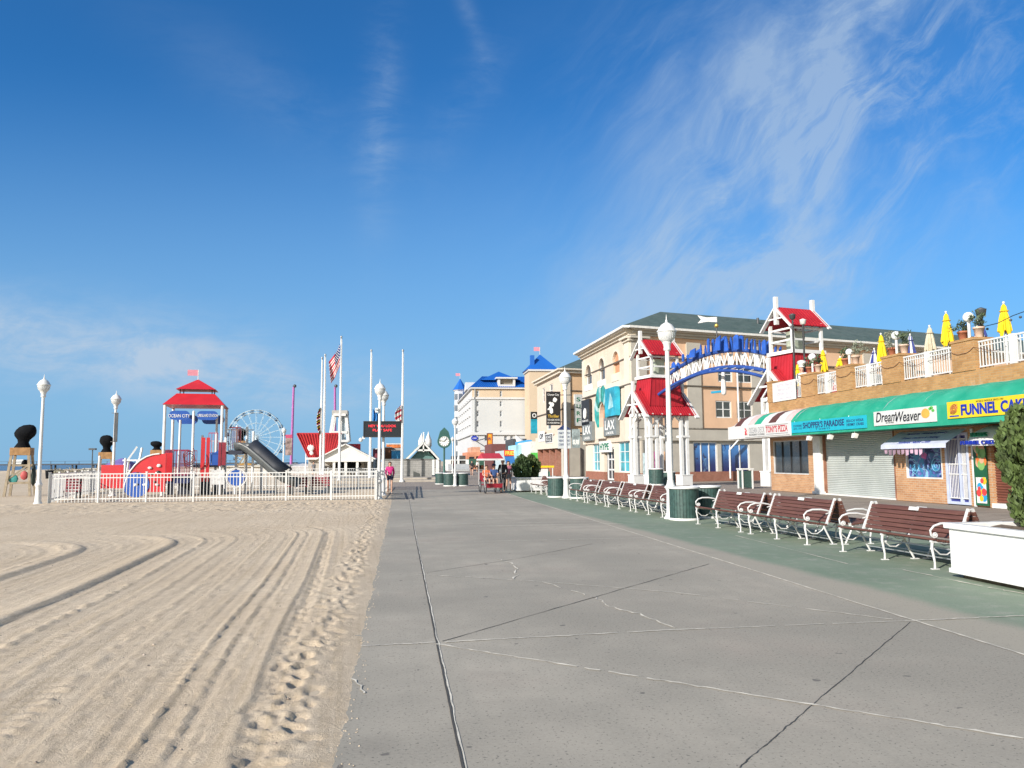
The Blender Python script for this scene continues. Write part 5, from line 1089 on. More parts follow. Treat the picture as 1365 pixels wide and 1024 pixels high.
b.add([(-ed,ed,He+.26),(WH,ed,He+.26),(xr1,-5,zr),(xr0,-5,zr)],[(0,1,2,3)]); b.add([(-ed,-62,He+.26),(-ed,ed,He+.26),(xr0,-5,zr),(xr0,-57,zr)],[(0,1,2,3)]); b.add([(xr0,-5,zr),(xr1,-5,zr),(xr1,-57,zr),(xr0,-57,zr)],[(0,1,2,3)]); b.add([(WH,ed,He+.26),(WH,-62,He+.26),(xr1,-57,zr),(xr1,-5,zr)],[(0,1,2,3)])
pw=4.7; b.add([(xp-pw,-1.2,hz(506)),(xp+pw,-1.2,hz(506)),(xp,-6,zp)],[(0,1,2)]); b.add([(xp+pw,-1.2,hz(506)),(xp+pw,-11,hz(506)),(xp,-6,zp)],[(0,1,2)]); b.add([(xp-pw,-11,hz(506)),(xp-pw,-1.2,hz(506)),(xp,-6,zp)],[(0,1,2)])
for k in range(36): x=-.3+WH*k/35.; b.bar((x,ed*.95,He+.30),(xr0+(xr1-xr0)*k/35,-5,zr+.04),.12,.08)
rf_=obj('roof',b,HB,ho)
dx0,dx1,dz0,dz1=hx(664)-x0,hx(687)-x0,hz(515.5),hz(505)
dm=obj('dormer',MB(ho,MH).box(dx0,dx1,-3.5,.25,dz0,dz0+.5),HW,rf_); b=MB(ho,MH); b.box(dx0,dx0+.5,-3,.2,dz0+.5,dz1);b.box(dx1-.5,dx1,-3,.2,dz0+.5,dz1);b.box(dx0-.5,dx1+.5,-4,.6,dz1,dz1+.35); obj('dormer_frame',b,HW,rf_); obj('dormer_window',MB(ho,MH).box(dx0+.5,dx1-.5,-2.5,-.6,dz0+.5,dz1),mat('dormer_dark',(.20,.17,.13),.4,.3,.5),rf_)
b=MB(ho,MH); b.prism([(-.9,-6,He+.3),(-.9,-14,He+.3),(-.9,-10,He+2.4)],(4,0,0)); obj('side_gable',b,HW,rf_)
# turrets
def turret(nm,u,v0,v1,va,Y,r,wm,base=0.):
    c=AY(u,600,Y); z0=AY(u,v0,Y).z; za=AY(u,va,Y).z
    b=MB(ho); b.lathe([(r,base),(r,z0)],(c.x,c.y,0),8,False,True,PI/8); w_=obj('turret',b,wm,ho)
    b=MB(ho); b.lathe([(r*1.08,z0-.15),(r*1.2,z0),(r*1.2,z0+.25)],(c.x,c.y,0),8,False,True,PI/8); obj('turret_cornice',b,HW,w_)
    b=MB(ho); b.lathe([(r*1.32,z0+.2),(r*.75,z0+(za-z0)*.45),(.05,za)],(c.x,c.y,0),8,False,True,PI/8); obj('turret_roof',b,HB,w_)
    for j in range(6):
        for a in (-PI*.5,-PI*.75,-PI):
            if base<1: z=z0-1.2-3.3*j-1.5; M_=frameM((c.x+math.cos(a)*r*.93,c.y+math.sin(a)*r*.93,0),(-math.sin(a),math.cos(a),0),(math.cos(a),math.sin(a),0)); obj('turret_window',MB(ho,M_).box(-.5,.5,-.1,.08,z,z+1.7),HGL,w_)
    b=MB(ho); b.tube([(c.x,c.y,za-.2),(c.x,c.y,za+1.6)],.07,5); obj('flag_staff',b,HW,w_); b=MB(ho); b.box(c.x-.0,c.x-1.3,c.y-.02,c.y+.02,za+.8,za+1.6); obj('flag',b,mat('flag_pink',(.55,.22,.28),.8),w_)
turret('t',613.3,521,0,505,228.,1.75,HW)
c=AY(724.5,600,172.); tw=3.45; z0=AY(724,495,172.).z; za=AY(724,470,172).z
b=MB(ho); b.box(c.x-tw+.4,c.x+tw,c.y,c.y+7,0,z0); w_=obj('tower',b,HT,ho); b=MB(ho); b.box(c.x-tw+.1,c.x+tw+.3,c.y-.3,c.y+7.3,z0,z0+.4); obj('tower_cornice',b,HW,w_); b=MB(ho); b.lathe([(tw*1.5,z0+.4),(.06,za)],(c.x,c.y+3.5,0),4,False,True,PI/4); obj('tower_roof',b,HB,w_); b=MB(ho); b.box(c.x-2.6,c.x-1.7,c.y+.9,c.y+1.8,z0+1.2,z0+3.7); obj('chimney',b,HB,w_)
b=MB(ho); b.tube([(c.x,c.y+3.5,za-.3),(c.x,c.y+3.5,za+1.7)],.07,5); obj('flag_staff',b,HW,w_); b=MB(ho); b.box(c.x-1.4,c.x,c.y+3.48,c.y+3.52,za+.8,za+1.7); obj('flag',b,mat('flag_pink',(0,0,0)),w_)
# base storeys
b=MB(ho,MH); hl=[(hx(646)-x0,hx(651)-x0,hz(588),hz(581)),(hx(672)-x0,hx(676)-x0,hz(587.5),hz(581.5)),(hx(680)-x0,hx(684)-x0,hz(587.5),hz(581.5))]
wallh(b,0,WH,0,Hc-.5,hl,-.6,.0); obj('base_wall',b,HW,ho); b=MB(ho,MHs); b.box(0,61.39,-.6,0,0,Hc-.5); obj('base_side_wall',b,HW,ho)
for h in hl: win(ho,MH,*h,0,.12,0,1,HW,HGL,deep=.2)
# ------------------------------------------------------------------ shops and signs on the far walk
def shopbox(label,u0,u1,vt,Y,m,am=None,v_aw=None,dep=12,door=None,name='far_shop'):
    a=AY(u0,vt,Y); c=AY(u1,vt,Y); t=thing(name,label,'shop',((a.x+c.x)/2,Y+dep/2,0)); b=MB(t); M_=frameM((a.x,Y,0),(1,0,0),(0,-1,0)); w_=c.x-a.x
    hl=[(w_*.15,w_*.45,.3,2.5),(w_*.55,w_*.85,.1,2.6)]
    b=MB(t,M_); wallh(b,0,w_,0,a.z,hl,-.4,0); b.box(0,.3,-dep,-.4,0,a.z); b.box(.3,w_,-dep,-dep+.3,0,a.z); b.box(0,w_,-dep,0,a.z,a.z+.15); obj('wall',b,m,t)
    b=MB(t,M_); b.box(hl[0][0],hl[0][1],-.3,-.2,.3,2.5); obj('window',b,door or PGLASS,t); b=MB(t,M_); b.box(hl[1][0],hl[1][1],-.35,-.25,.1,2.6); obj('door',b,door or mat('shop_dark',(.05,.05,.05)),t)
    if am:
        za=AY(u0,v_aw,Y).z; b=MB(t,M_); b.slab([(0,1.7,za-.9),(w_,1.7,za-.9),(w_,.0,za),(0,.0,za)],.05); b.box(0,w_,1.66,1.7,za-1.25,za-.9); obj('awning',b,am,t)
    return t,M_,w_,a.z
shopbox('pale blue grey shuttered shop under the blue fascia, right of the surrey canopy',672,692,602,118.,mat('far_bluegrey',(.42,.50,.52),.8),mat('far_blue_awning',(.02,.13,.36),.7),607)
shopbox('dark fronted shop below the black gable behind the ice cream cone',684,702,586,150.,mat('far_dark',(.055,.06,.065),.8),None)
shopbox('shop with white and turquoise striped fascia left of the green awning',692,707,594,112.,mat('far_turq',(.30,.55,.60),.8,.3,.6),PWHITE,606)
shopbox('bright blue narrow shop front above the shrub planter',703,709,588,108.,mat('far_brightblue',(.04,.30,.60),.7),None)
shopbox('white shop with a bright green awning behind the right shrub',707,718,590,104.,mat('far_white',(.62,.62,.60),.8),mat('far_green_awning',(.07,.42,.05),.7),604)
shopbox('low orange red shop with a dark green awning at the foot of the hotel',622,645,604,160.,mat('far_orange',(.52,.22,.13),.8,.3,.5),mat('far_dkgreen',(.03,.09,.06),.7),612)
shopbox('salmon coloured shop block just left of the surrey canopy',629,640,597,168.,mat('far_salmon',(.50,.27,.18),.8,.3,.5),None)
shopbox('low white pier shops right of the clock, with dark openings',597,625,614,135.,mat('far_white',(1,1,1)),mat('far_grey',(.35,.36,.36),.8),619)
shopbox('dark red stall roof shop behind the surrey',655,674,593,140.,mat('far_maroon',(.14,.05,.045),.8),None)
t,put,M,w_,h=hang('vertical_sign','tall orange vertical sign with yellow letters on the white hotel base',649.5,656.5,578,605,150.,mat('orange_sign',(.60,.20,.02),.5),.3)
for k,ch in enumerate('ARCADE'): put(ch,.5,.90-.16*k,.11,.55,INKN if k%2 else mat('ink_yellow',(.75,.55,.05),.5),.03)
b=MB(t,M); b.frame(-.08,w_+.08,-.08,h+.08,.14,-.1,.05); obj('frame',b,mat('sign_brown',(.12,.03,.02),.6),t); b=MB(t,M); b.box(w_*.4,w_*.6,-31,-.3,h*.8,h*.84); b.box(w_*.4,w_*.6,-31,-.3,h*.2,h*.24); obj('bracket',b,IRON,t)
t,put,M,w_,h=hang('oval_sign','dark blue oval sign on a white panel on the hotel base',627.5,637.5,580.5,588,179.9,HW,.05); b=MB(t,M); b.prism([(w_/2+w_*.46*math.cos(a*PI/10),.0,h/2+h*.46*math.sin(a*PI/10)) for a in range(20)],(0,.08,0)); obj('oval',b,INKB,t); text(t,'OCEAN',M@Matrix.Translation((w_/2,.08,h/2)),h*.25,INKW,w_*.5,.02,root=t)
t,put,M,w_,h=hang('fries_sign','red and yellow sign reading FRIES right of the surrey canopy',672,688,600,608,117.5,mat('far_red',(.60,.05,.02),.6,.2,1.),.2); put('FRIES',.5,.5,.65,.8,mat('ink_yellow',(0,0,0)),.03); b=MB(t,M); b.box(w_*.2,w_*.25,-.6,-.2,h*.4,h*.5); b.box(w_*.75,w_*.8,-.6,-.2,h*.4,h*.5); obj('bracket',b,IRON,t)
t,put,M,w_,h=hang('fascia_board','white lettered fascia board over the turquoise shop',692,706,606,613,110.,WHITE,.15); put('SALT WATER TAFFY',.5,.66,.3,.85,INKN); put('CARAMELS',.5,.26,.3,.7,INKN); b=MB(t,M); b.box(w_*.2,w_*.25,-2,-.1,h*.4,h*.5); b.box(w_*.75,w_*.8,-2,-.1,h*.4,h*.5); obj('bracket',b,IRON,t)
# ice cream cone model
c=AY(695,592,125.); t=thing('giant_cone','giant tilted ice cream cone model above the far shops','sign',(c.x,125.,0)); b=MB(t); b.tube([(c.x,125,0),(c.x,125,c.z-.6)],.12,8); obj('pole',b,IRON,t)
ax_=Vector((-.55,0,.83)).normalized(); M=Matrix.Translation(c)@Vector((0,0,1)).rotation_difference(ax_).to_matrix().to_4x4(); b=MB(t,M); b.lathe([(.06,-1.6),(.55,.1),(.6,.2)],n=14); obj('cone',b,mat('cone_tan',(.45,.27,.12),.7,.2,3),t); b=MB(t,M); b.lathe([(.6,.2),(.62,.45),(.45,.8),(.38,.95),(.3,1.25),(.12,1.5),(.01,1.7)],n=14); obj('scoop',b,PWHITE,t)
# ------------------------------------------------------------------ picket fence and playground
YF=35.5; XA,XB=-14.75,-1.28
def fence(label,A,B_,n,group=None,gate=False):
    A=Vector((*A,0));B_=Vector((*B_,0)); t=thing('picket_fence',label,'fence',(A+B_)/2,0,group); Ln=(B_-A).length; e=(B_-A)/Ln
    P=lambda s,z:A+e*s+Vector((0,0,z))
    b=MB(t)
    for z in (.20,1.08,1.24): b.bar(P(0,z),P(Ln,z),.035,.04)
    obj('rail',b,WHITE2,t)
    for k in range(n+1): s=Ln*k/n; b=MB(t); c=P(s,0); b.box(c.x-.035,c.x+.035,c.y-.035,c.y+.035,0,1.30); b.box(c.x-.045,c.x+.045,c.y-.045,c.y+.045,1.30,1.33); obj('post',b,WHITE2,t)
    b=MB(t); m=int(Ln/.135)
    for k in range(m): s=Ln*(k+.5)/m; c=P(s,0); b.box(c.x-.012,c.x+.012,c.y-.012,c.y+.012,.06,1.25)
    q=obj('picket_row',b,WHITE2,t); return t
fence('long white picket fence in front of the playground, facing the raked sand',(XA,YF),(XB,YF-.1),7)
fence('short white picket fence running back from the lamp post at the boardwalk',(XB+.05,YF+.05),(-1.0,52.),8)
fence('white picket fence on the seaward side of the playground',(XA-.06,YF+.12),(-18.5,52.),8)
fence('white picket fence along the back of the playground',(-18.4,52.1),(-1.1,52.1),9)
# bench and litter inside the fence
def simple_bench(label,u0,u1,v0,v1,Y,m):
    a=AY(u0,v0,Y); c=AY(u1,v1,Y); t=thing('playground_bench',label,'bench',((a.x+c.x)/2,Y,0)); w_=c.x-a.x
    for k in range(4): obj('slat',MB(t).box(a.x,c.x,Y+.2+k*.03,Y+.24+k*.03,.5+k*.13,.6+k*.13),m,t)
    obj('seat',MB(t).box(a.x,c.x,Y-.25,Y+.18,.40,.45),m,t)
    for x in (a.x+.1,c.x-.1): b=MB(t); b.box(x-.03,x+.03,Y-.22,Y-.16,0,.40); b.box(x-.03,x+.03,Y+.26,Y+.31,0,1.0); b.box(x-.03,x+.03,Y-.16,Y+.26,.35,.395); obj('leg',b,IRON,t)
MAR=mat('maroon_slat',(.22,.02,.035),.5,.15,3)
simple_bench('dark red slatted bench behind the fence near the seaward lamp post',73,107,640,655,39.,MAR)
simple_bench('dark red slatted bench behind the fence below the grey slide end',384,410,635,655,43.,MAR)
simple_bench('dark red slatted bench behind the fence right of the grey slide',413,441,635,655,44.,MAR)
# ---- play structure
cA=AY(213.5,600,43.); cB=AY(290.5,600,43.4); cD=AY(233,600,46.2); cC=AY(305,600,46.4)
GC=(cA+cB+cC+cD)/4; GR=math.atan2(cB.y-cA.y,cB.x-cA.x); hw=(cB-cA).xy.length/2; hd=1.55
ps=thing('play_structure','playground tower with a two tier red canopy, blue boards and a dark slide','playground',(GC.x,GC.y,0),GR)
def po(n,b,m,bev=0.): return obj(n,b,m,ps,bev)
for sx in (-1,1):
    for sy in (-1,1): b=MB(); b.tube([(sx*hw,sy*hd,0),(sx*hw,sy*hd,4.75)],.075,10); po('canopy_post',b,WHITE)
b=MB(); e1_=hw+.12; e2_=hd+.12
def hip(b,h1x,h1y,z1,h2x,h2y,z2):
    lo=[(-h1x,-h1y,z1),(h1x,-h1y,z1),(h1x,h1y,z1),(-h1x,h1y,z1)]; hi=[(-h2x,-h2y,z2),(h2x,-h2y,z2),(h2x,h2y,z2),(-h2x,h2y,z2)]
    for k in range(4): j=(k+1)%4; b.add([lo[k],lo[j],hi[j],hi[k]],[(0,1,2,3)])
    b.add(lo,[(3,2,1,0)])
hip(b,e1_,e2_,4.72,.95,.9,5.36); po('lower_canopy',b,REDP)
b=MB(); hip(b,1.0,.95,5.60,.04,.04,6.2); po('upper_canopy',b,REDP)
for sx in (-1,1):
    for sy in (-1,1): b=MB(); b.tube([(sx*.8,sy*.75,5.3),(sx*.8,sy*.75,5.66)],.03,6); po('canopy_strut',b,BLACK)
b=MB(); b.tube([(0,0,6.15),(0,0,6.75)],.02,6); f_=po('flag_staff',b,WHITE); b=MB(); b.box(-.55,-.02,-.01,.01,6.42,6.74); obj('flag',b,mat('flag_pink',(0,0,0)),ps)
# sign boards under the canopy
def pill(n,x0,x1,y,z0,z1,m):
    r=(z1-z0)/2; b=MB(); P=[(x0+r+r*math.cos(PI/2+a*PI/8),y,z0+r+r*math.sin(PI/2+a*PI/8)) for a in range(9)]+[(x1-r+r*math.cos(-PI/2+a*PI/8),y,z0+r+r*math.sin(-PI/2+a*PI/8)) for a in range(9)]
    b.prism(P,(0,.06,0)); return po(n,b,m)
pill('name_board',-hw+.2,-.18,-hd-.05,3.92,4.40,BLUEP); text(ps,'OCEAN CITY',frameM((-hw/2,-hd-.055,4.13),(1,0,0),(0,-1,0)),.17,INKW,1.05,.01,root=None); 
pill('name_board',.15,hw-.2,-hd-.05,3.92,4.40,BLUEP); text(ps,'LIFEGUARD STATION',frameM((hw/2,-hd-.055,4.16),(1,0,0),(0,-1,0)),.15,INKW,1.0,.01,root=None)
pill('name_board',-hw+.2,-.1,hd,3.85,4.35,BLUEP); pill('name_board',.1,hw-.1,hd,3.85,4.35,BLUEP)
for x,y,h in ((0,-hd,4.35),(.35,-.4,3.1),(-hw+.5,hd*.4,4.2),(.9,hd,4.3),(2.6,.2,3.6),(3.0,-1.3,3.3),(2.15,-1.2,3.6),(3.4,.3,2.4),(-hw-1.,-1.2,1.6)):
    b=MB(); b.tube([(x,y,0),(x,y,h)],.065,8); b.ball((x,y,h),.07,8); po('post',b,WHITE)
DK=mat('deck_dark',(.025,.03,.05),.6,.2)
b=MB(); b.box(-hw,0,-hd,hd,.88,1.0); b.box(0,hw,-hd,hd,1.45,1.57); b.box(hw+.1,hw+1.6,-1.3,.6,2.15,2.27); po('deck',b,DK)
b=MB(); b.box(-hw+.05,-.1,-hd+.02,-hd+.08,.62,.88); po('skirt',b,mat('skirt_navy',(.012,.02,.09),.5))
def railing(name,p0,p1,z0,z1,m,sp=.12):
    p0=Vector(p0);p1=Vector(p1); b=MB(); n=max(2,int((p1-p0).length/sp))
    for z in (z0,z1): b.bar((p0.x,p0.y,z),(p1.x,p1.y,z),.045)
    for k in range(n+1): q=p0.lerp(p1,k/n); b.bar((q.x,q.y,z0),(q.x,q.y,z1),.025)
    return po(name,b,m)
railing('railing',(-hw+.15,-hd),(-.15,-hd),1.05,2.35,mat('railing_maroon',(.26,.03,.08),.4)); railing('railing',(-hw,-hd+.1),(-hw,hd-.1),1.05,2.35,mat('railing_maroon',(0,0,0))); railing('railing',(-hw+.1,hd),(-.1,hd),1.05,2.35,mat('railing_maroon',(0,0,0)))
railing('railing',(.75,-hd+.3),(hw-.2,-hd+.3),2.2,3.25,mat('railing_red',(.36,.04,.10),.4)); railing('railing',(.3,hd),(hw-.1,hd),1.6,2.9,WHITE2)
railing('striped_panel',(hw+.35,-1.3),(hw+.95,-1.3),2.3,3.55,MAR,.09); railing('striped_panel',(hw+.1,.6),(hw+1.5,.6),2.3,3.5,WHITE2)
b=MB(); b.box(-hw+.1,-hw+.45,-hd-.06,-hd,.75,2.2); po('red_panel',b,REDP)
b=MB(); b.box(.42,.62,-hd-.1,-hd-.04,.7,3.0); b.box(.68,.85,-hd-.1,-hd-.04,.7,3.0); po('climbing_panel',b,REDP)
b=MB(); b.prism([(.95,-hd-.06,1.6),(1.55,-hd-.06,1.6),(1.62,-hd-.06,2.05),(1.3,-hd-.06,2.35),(.9,-hd-.06,2.1)],(0,.06,0)); b.frame(.88,1.66,1.55,2.2,.05,-hd-.09,-hd-.06); po('blue_panel',b,BLUEP)
b=MB(); b.box(hw-.12,hw+.02,-hd-.2,-hd-.12,1.5,2.75); b.box(hw+.05,hw+.25,-hd-.2,-hd-.12,1.55,2.75); po('red_panel',b,MAR)
b=MB()
for k in range(4): b.tube([(-.1+.28*math.cos(a*PI/6+k),-hd-.2-.1*k,1.75+.12*k+.42*math.sin(a*PI/6+k)) for a in range(9)],.025,6)
po('climbing_loop',b,mat('loop_brown',(.16,.03,.04),.5))
b=MB(); b.box(1.0,1.65,-hd-.5,-hd-.45,.55,1.3); po('notice_board',b,mat('notice_white',(.6,.6,.6),.5,.2,6))
# slide
SLG=mat('slide_grey',(.075,.085,.09),.4,.15,2); SLD=mat('slide_dark',(.012,.016,.026),.6,.2)
inv=_tf[ps.name].inverted(); L2_=lambda u,v,Y:inv@AY(u,v,Y)
sp=[L2_(316,590,43.3),L2_(326,590,43.2),L2_(336,595,43.),L2_(350,607,42.8),L2_(368,623,42.6),L2_(382,633,42.4),L2_(398,639,42.2)]
def trough(pts,r,m,name,a0,a1,th=.03):
    b=MB(); n=10; vs=[]
    for i,p_ in enumerate(pts):
        d=(pts[min(i+1,len(pts)-1)]-pts[max(i-1,0)]).normalized(); s_=d.cross(Vector((0,0,1))).normalized(); u_=s_.cross(d)
        vs+=[p_+s_*r*math.cos(R(a0+(a1-a0)*k/n))+u_*r*math.sin(R(a0+(a1-a0)*k/n)) for k in range(n+1)]
    b.add(vs,[(i*(n+1)+k,i*(n+1)+k+1,(i+1)*(n+1)+k+1,(i+1)*(n+1)+k) for i in range(len(pts)-1) for k in range(n)],True)
    o=po(name,b,m); so_=o.modifiers.new('thick','SOLIDIFY'); so_.thickness=th; return o
trough(sp,.42,SLG,'slide',180,360); trough([p_+Vector((0,.05,.02)) for p_ in sp[2:6]],.38,SLD,'slide_hood',-40,140)
b=MB(); q=sp[4]; b.bar((q.x,q.y,0),(q.x,q.y,q.z-.4),.1); q=sp[6]; b.bar((q.x-.3,q.y,0),(q.x-.3,q.y,q.z-.4),.1); po('slide_support',b,IRON)
b=MB(); b.box(sp[0].x-.4,sp[0].x+.3,sp[0].y-.4,sp[0].y+.4,2.1,2.3); po('slide_platform',b,DK)
# blue disc panel
q=L2_(315,637,43.); b=MB(); b.prism([(q.x+.42*math.cos(a*PI/10),q.y,q.z+.42*math.sin(a*PI/10)) for a in range(20)],(0,.06,0)); po('disc_panel',b,BLUEP)
b=MB(); b.tube([(q.x+.5*math.cos(a*PI/10),q.y,q.z+.5*math.sin(a*PI/10)) for a in range(21)],.03,5); po('disc_rim',b,WHITE)
# dark under-deck panels
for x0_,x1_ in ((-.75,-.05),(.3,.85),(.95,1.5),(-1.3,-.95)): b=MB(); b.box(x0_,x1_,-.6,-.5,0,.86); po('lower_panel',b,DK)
# climbing wall (separate leaning quarter arch)
a=AY(165,655,41.5); c=AY(213,605,41.5); t=thing('climbing_wall','red quarter arch climbing wall with white holds and a blue round opening','climbing wall',((a.x+c.x)/2,41.5,0)); w_=c.x-a.x; h=c.z
P=[(a.x,41.5,.25),(c.x+.3,41.5,.25),(c.x+.3,41.5,h)]+[(c.x-w_*math.sin(k*PI/16),41.5,.25+(h-.25)*math.cos(k*PI/16)) for k in range(9)]
obj('panel',MB(t).prism(P,(0,.08,0)),REDP,t); b=MB(t); b.tube([(c.x-w_*math.sin(k*PI/16),41.48,.25+(h-.25)*math.cos(k*PI/16)) for k in range(9)],.04,6); obj('edge_trim',b,WHITE,t)
mx=AY(182,640,41.5); r_=.62; b=MB(t); b.prism([(mx.x+r_*math.cos(k*PI/12),41.46,.62+r_*math.sin(k*PI/12)) for k in range(25)][:24],(0,.03,0)); obj('round_panel',b,BLUEP,t)
rr=random.Random(4)
for k in range(13):
    x=rr.uniform(a.x+.3,c.x+.1); z=rr.uniform(.5,h-.35); 
    if (x-a.x)/w_<.55 and z>h*.65: continue
    b=MB(t); b.ball((x,41.46,z),rr.uniform(.05,.09),8,(1.3,.6,.8)); obj('hold',b,WHITE if k%3 else BLACK,t)
a=AY(135,620,42.5); c=AY(163.5,651,42.5); t=thing('play_board','red rectangular play panel between two white posts left of the climbing wall','play panel',((a.x+c.x)/2,42.5,0)); obj('panel',MB(t).box(a.x,c.x,42.5,42.56,c.z,a.z),REDP,t)
for u,v in ((132.5,609),(167,612)): q=AY(u,v,42.5); b=MB(t); b.tube([(q.x,42.53,0),(q.x,42.53,q.z)],.06,8); b.ball((q.x,42.53,q.z),.065,8); obj('post',b,WHITE,t)
# ------------------------------------------------------------------ beach stands with black covers
STW=mat('stand_wood',(.33,.27,.19),.85,.2,5); STB=mat('stand_box',(.34,.19,.08),.8,.25,4); BLK=mat('black_cover',(.006,.007,.009),.9,.3,3,spec=.15)
def stand(label,u0,u1,vb,vt,vc,Y,tilt,things=True):
    a=AY(u0,vb,Y); c=AY(u1,vb,Y); x=(a.x+c.x)/2; z0=AY((u0+u1)/2,vb,Y).z; z1=AY((u0+u1)/2,vt,Y).z; z2=AY((u0+u1)/2,vc,Y).z; w_=(c.x-a.x); t=thing('beach_stand',label,'beach stand',(x,Y,0),R(12))
    for sx in (-1,1):
        for sy in (-1,1): b=MB(); b.bar((sx*w_*.62,sy*w_*.62,0),(sx*w_*.42,sy*w_*.42,z0),.12); obj('leg',b,STW,t)
    b=MB()
    for sy in (-1,1): b.bar((-w_*.56,sy*w_*.56,z0*.32),(w_*.56,sy*w_*.56,z0*.32),.06,.1); b.bar((-w_*.47,sy*w_*.47,z0*.75),(w_*.47,sy*w_*.47,z0*.75),.06,.1); b.bar((-w_*.5,sy*w_*.52,z0*.42),(w_*.42,sy*w_*.48,z0*.75),.05,.08)
    obj('brace',b,STW,t); obj('box',MB().box(-w_*.5,w_*.5,-w_*.5,w_*.5,z0,z1),STB,t,.01)
    b=MB(); H_=z2-z1; prf=[(.42,0),(.40,.05),(.27,.22),(.30,.34),(.46,.50),(.52,.62),(.50,.76),(.42,.88),(.26,.97),(.02,1.0)]
    vs=[]; n=10
    for r_,f in prf:
        for k in range(n): an=2*PI*k/n; q=1+.17*math.sin(3*an+f*3+1.)*min(1,2*f); vs.append((r_*w_*q*math.cos(an)+tilt*.5*f*f*w_,r_*w_*.85*q*math.sin(an),z1+H_*f))
    b.add(vs,[(i*n+k,i*n+(k+1)%n,(i+1)*n+(k+1)%n,(i+1)*n+k) for i in range(len(prf)-1) for k in range(n)]+[tuple(range((len(prf)-1)*n,len(prf)*n))],True); obj('cover',b,BLK,t)
    if things:
        for nm,x_,y_,z_,d,m in (('hanging_board',-.25*w_,-.5*w_,z0*.42,(.5*w_,.05,.5),mat('board_teal',(.05,.28,.26),.6,.2,4)),('hanging_sack',.15*w_,.1*w_,z0*.78,(.4*w_,.3*w_,.5),BLK),('hanging_coat',.62*w_,0,z0*.5,(.25*w_,.6*w_,1.2),mat('coat_green',(.03,.045,.035),.8,.3,4)),('hanging_float',.1*w_,.3*w_,z0*.5,(.4*w_,.1,.5),mat('float_red',(.45,.08,.08),.6))):
            b=MB(); b.ball((x_,y_,z_),1,8,(d[0]/2,d[1]/2,d[2]/2)); obj(nm,b,m,t)
    return t
stand('wooden beach stand with a black hooded cover, nearest, at the left edge',16.5,42,607,597,566,45.,.6)
stand('smaller wooden beach stand with a black cover left of the banner lamp post',132.5,150,612,603,580,61.,.0,False)
stand('far black covered beach stand behind the front post of the red canopy',201,216,606,600,588,62.,-.15,False)
stand('black covered stand rising behind the top of the grey slide',315,327,594,588,571,56.,.1,False)
# banner on second lamp
q=AY(154.5,551,43.45); t=thing('lamp_banner','narrow dark banner hanging on the lamp post behind the climbing wall','banner',(q.x,43.5,3)); z1=AY(156,589,43.5).z; b=MB(t); b.box(q.x+.02,q.x+.20,43.2,43.24,z1,q.z); obj('cloth',b,mat('banner_dark',(.07,.075,.08),.8,.2,3),t); b=MB(t); b.bar((q.x-.15,43.3,q.z),(q.x+.2,43.22,q.z),.03); b.bar((q.x-.15,43.3,z1),(q.x+.2,43.22,z1),.03); obj('bracket',b,IRON,t)
q0=AY(380.5,584,85.8); q1=AY(389,607,85.8); t=thing('lamp_banner','square picture banner on the far lamp post right of the wheel','banner',((q0.x+q1.x)/2,85.8,3)); b=MB(t); b.box(q0.x,q1.x,85.78,85.82,q1.z,q0.z); obj('cloth',b,mat('banner_picture',(.22,.16,.15),.8,.7,2.),t); obj('banner_head',MB(t).box(q0.x,q1.x,85.77,85.83,q0.z,q0.z+.35),mat('banner_pink',(.42,.05,.12),.7),t)
# ------------------------------------------------------------------ flag poles and flags
def flagpole(label,u,vt,Y,flag=None):
    tp=AY(u,vt,Y); t=thing('flagpole',label,'flagpole',(tp.x,Y,0),0,'white flagpoles round the plaza'); h=tp.z
    b=MB(); b.lathe([(.20,0),(.20,.12),(.13,.2),(.12,.25),(.055,h-.1)],n=12); obj('pole',b,WHITE,t); b=MB(); b.lathe([(.05,h-.12),(.09,h-.08),(.05,h-.02)],n=8); b.ball((0,0,h+.06),.10,8); obj('ball_finial',b,GALV,t); b=MB(); b.tube([(.10,-.05,1.3),(.08,-.05,h-.2)],.012,4); obj('halyard',b,WHITE2,t)
    return t,tp
flagpole('slender flagpole with a furled patterned flag, leftmost of the pair',429.5,478,71.); flagpole('slender bare flagpole, right one of the close pair',433.5,474,70.)
flagpole('tallest flagpole, flying the stars and stripes',455,450,68.); flagpole('flagpole with a furled blue flag behind the message board',495,468,69.); flagpole('flagpole with a furled red and white flag, standing before the grey block wall',537,468,66.)
def furled(label,u,v0,v1,Y,cols,side,wid,seed):
    a=AY(u,v0,Y); c=AY(u,v1,Y); t=thing('furled_flag',label,'flag',(a.x,Y,c.z)); rr=random.Random(seed); nc=len(cols); H_=a.z-c.z; n=22
    for ci,m in enumerate(cols):
        b=MB(t); 
        for k in range(n):
            if k%nc!=ci: continue
            z0=a.z-H_*k/n; z1=a.z-H_*(k+1)/n; f0=.35+.65*math.sin(PI*min(1,(k+.3)/n*1.1))**.6; f1=.35+.65*math.sin(PI*min(1,(k+1.3)/n*1.1))**.6
            vs=[]
            for z,f in ((z0,f0),(z1,f1)):
                for j in range(7): x=a.x+side*(.05+wid*f*j/6); vs.append((x,Y+.10*math.sin(j*2.1+seed),z-(.18*j/6*wid*3)))
            b.add(vs,[(j,j+1,8+j,7+j) for j in range(6)],True)
        o=obj('cloth',b,m,t); q=o.modifiers.new('thick','SOLIDIFY'); q.thickness=.02
FR,FW,FB=mat('flag_red',(.45,.03,.05),.8,.1),mat('flag_white',(.70,.70,.68),.8,.05),mat('flag_blue',(.02,.04,.20),.8,.1)
furled('limp black gold red and white flag on the left slender flagpole',428.3,543,577,70.9,[BLK,mat('flag_gold',(.55,.35,.03),.8),BLK,FR,FW],-1,.35,1)
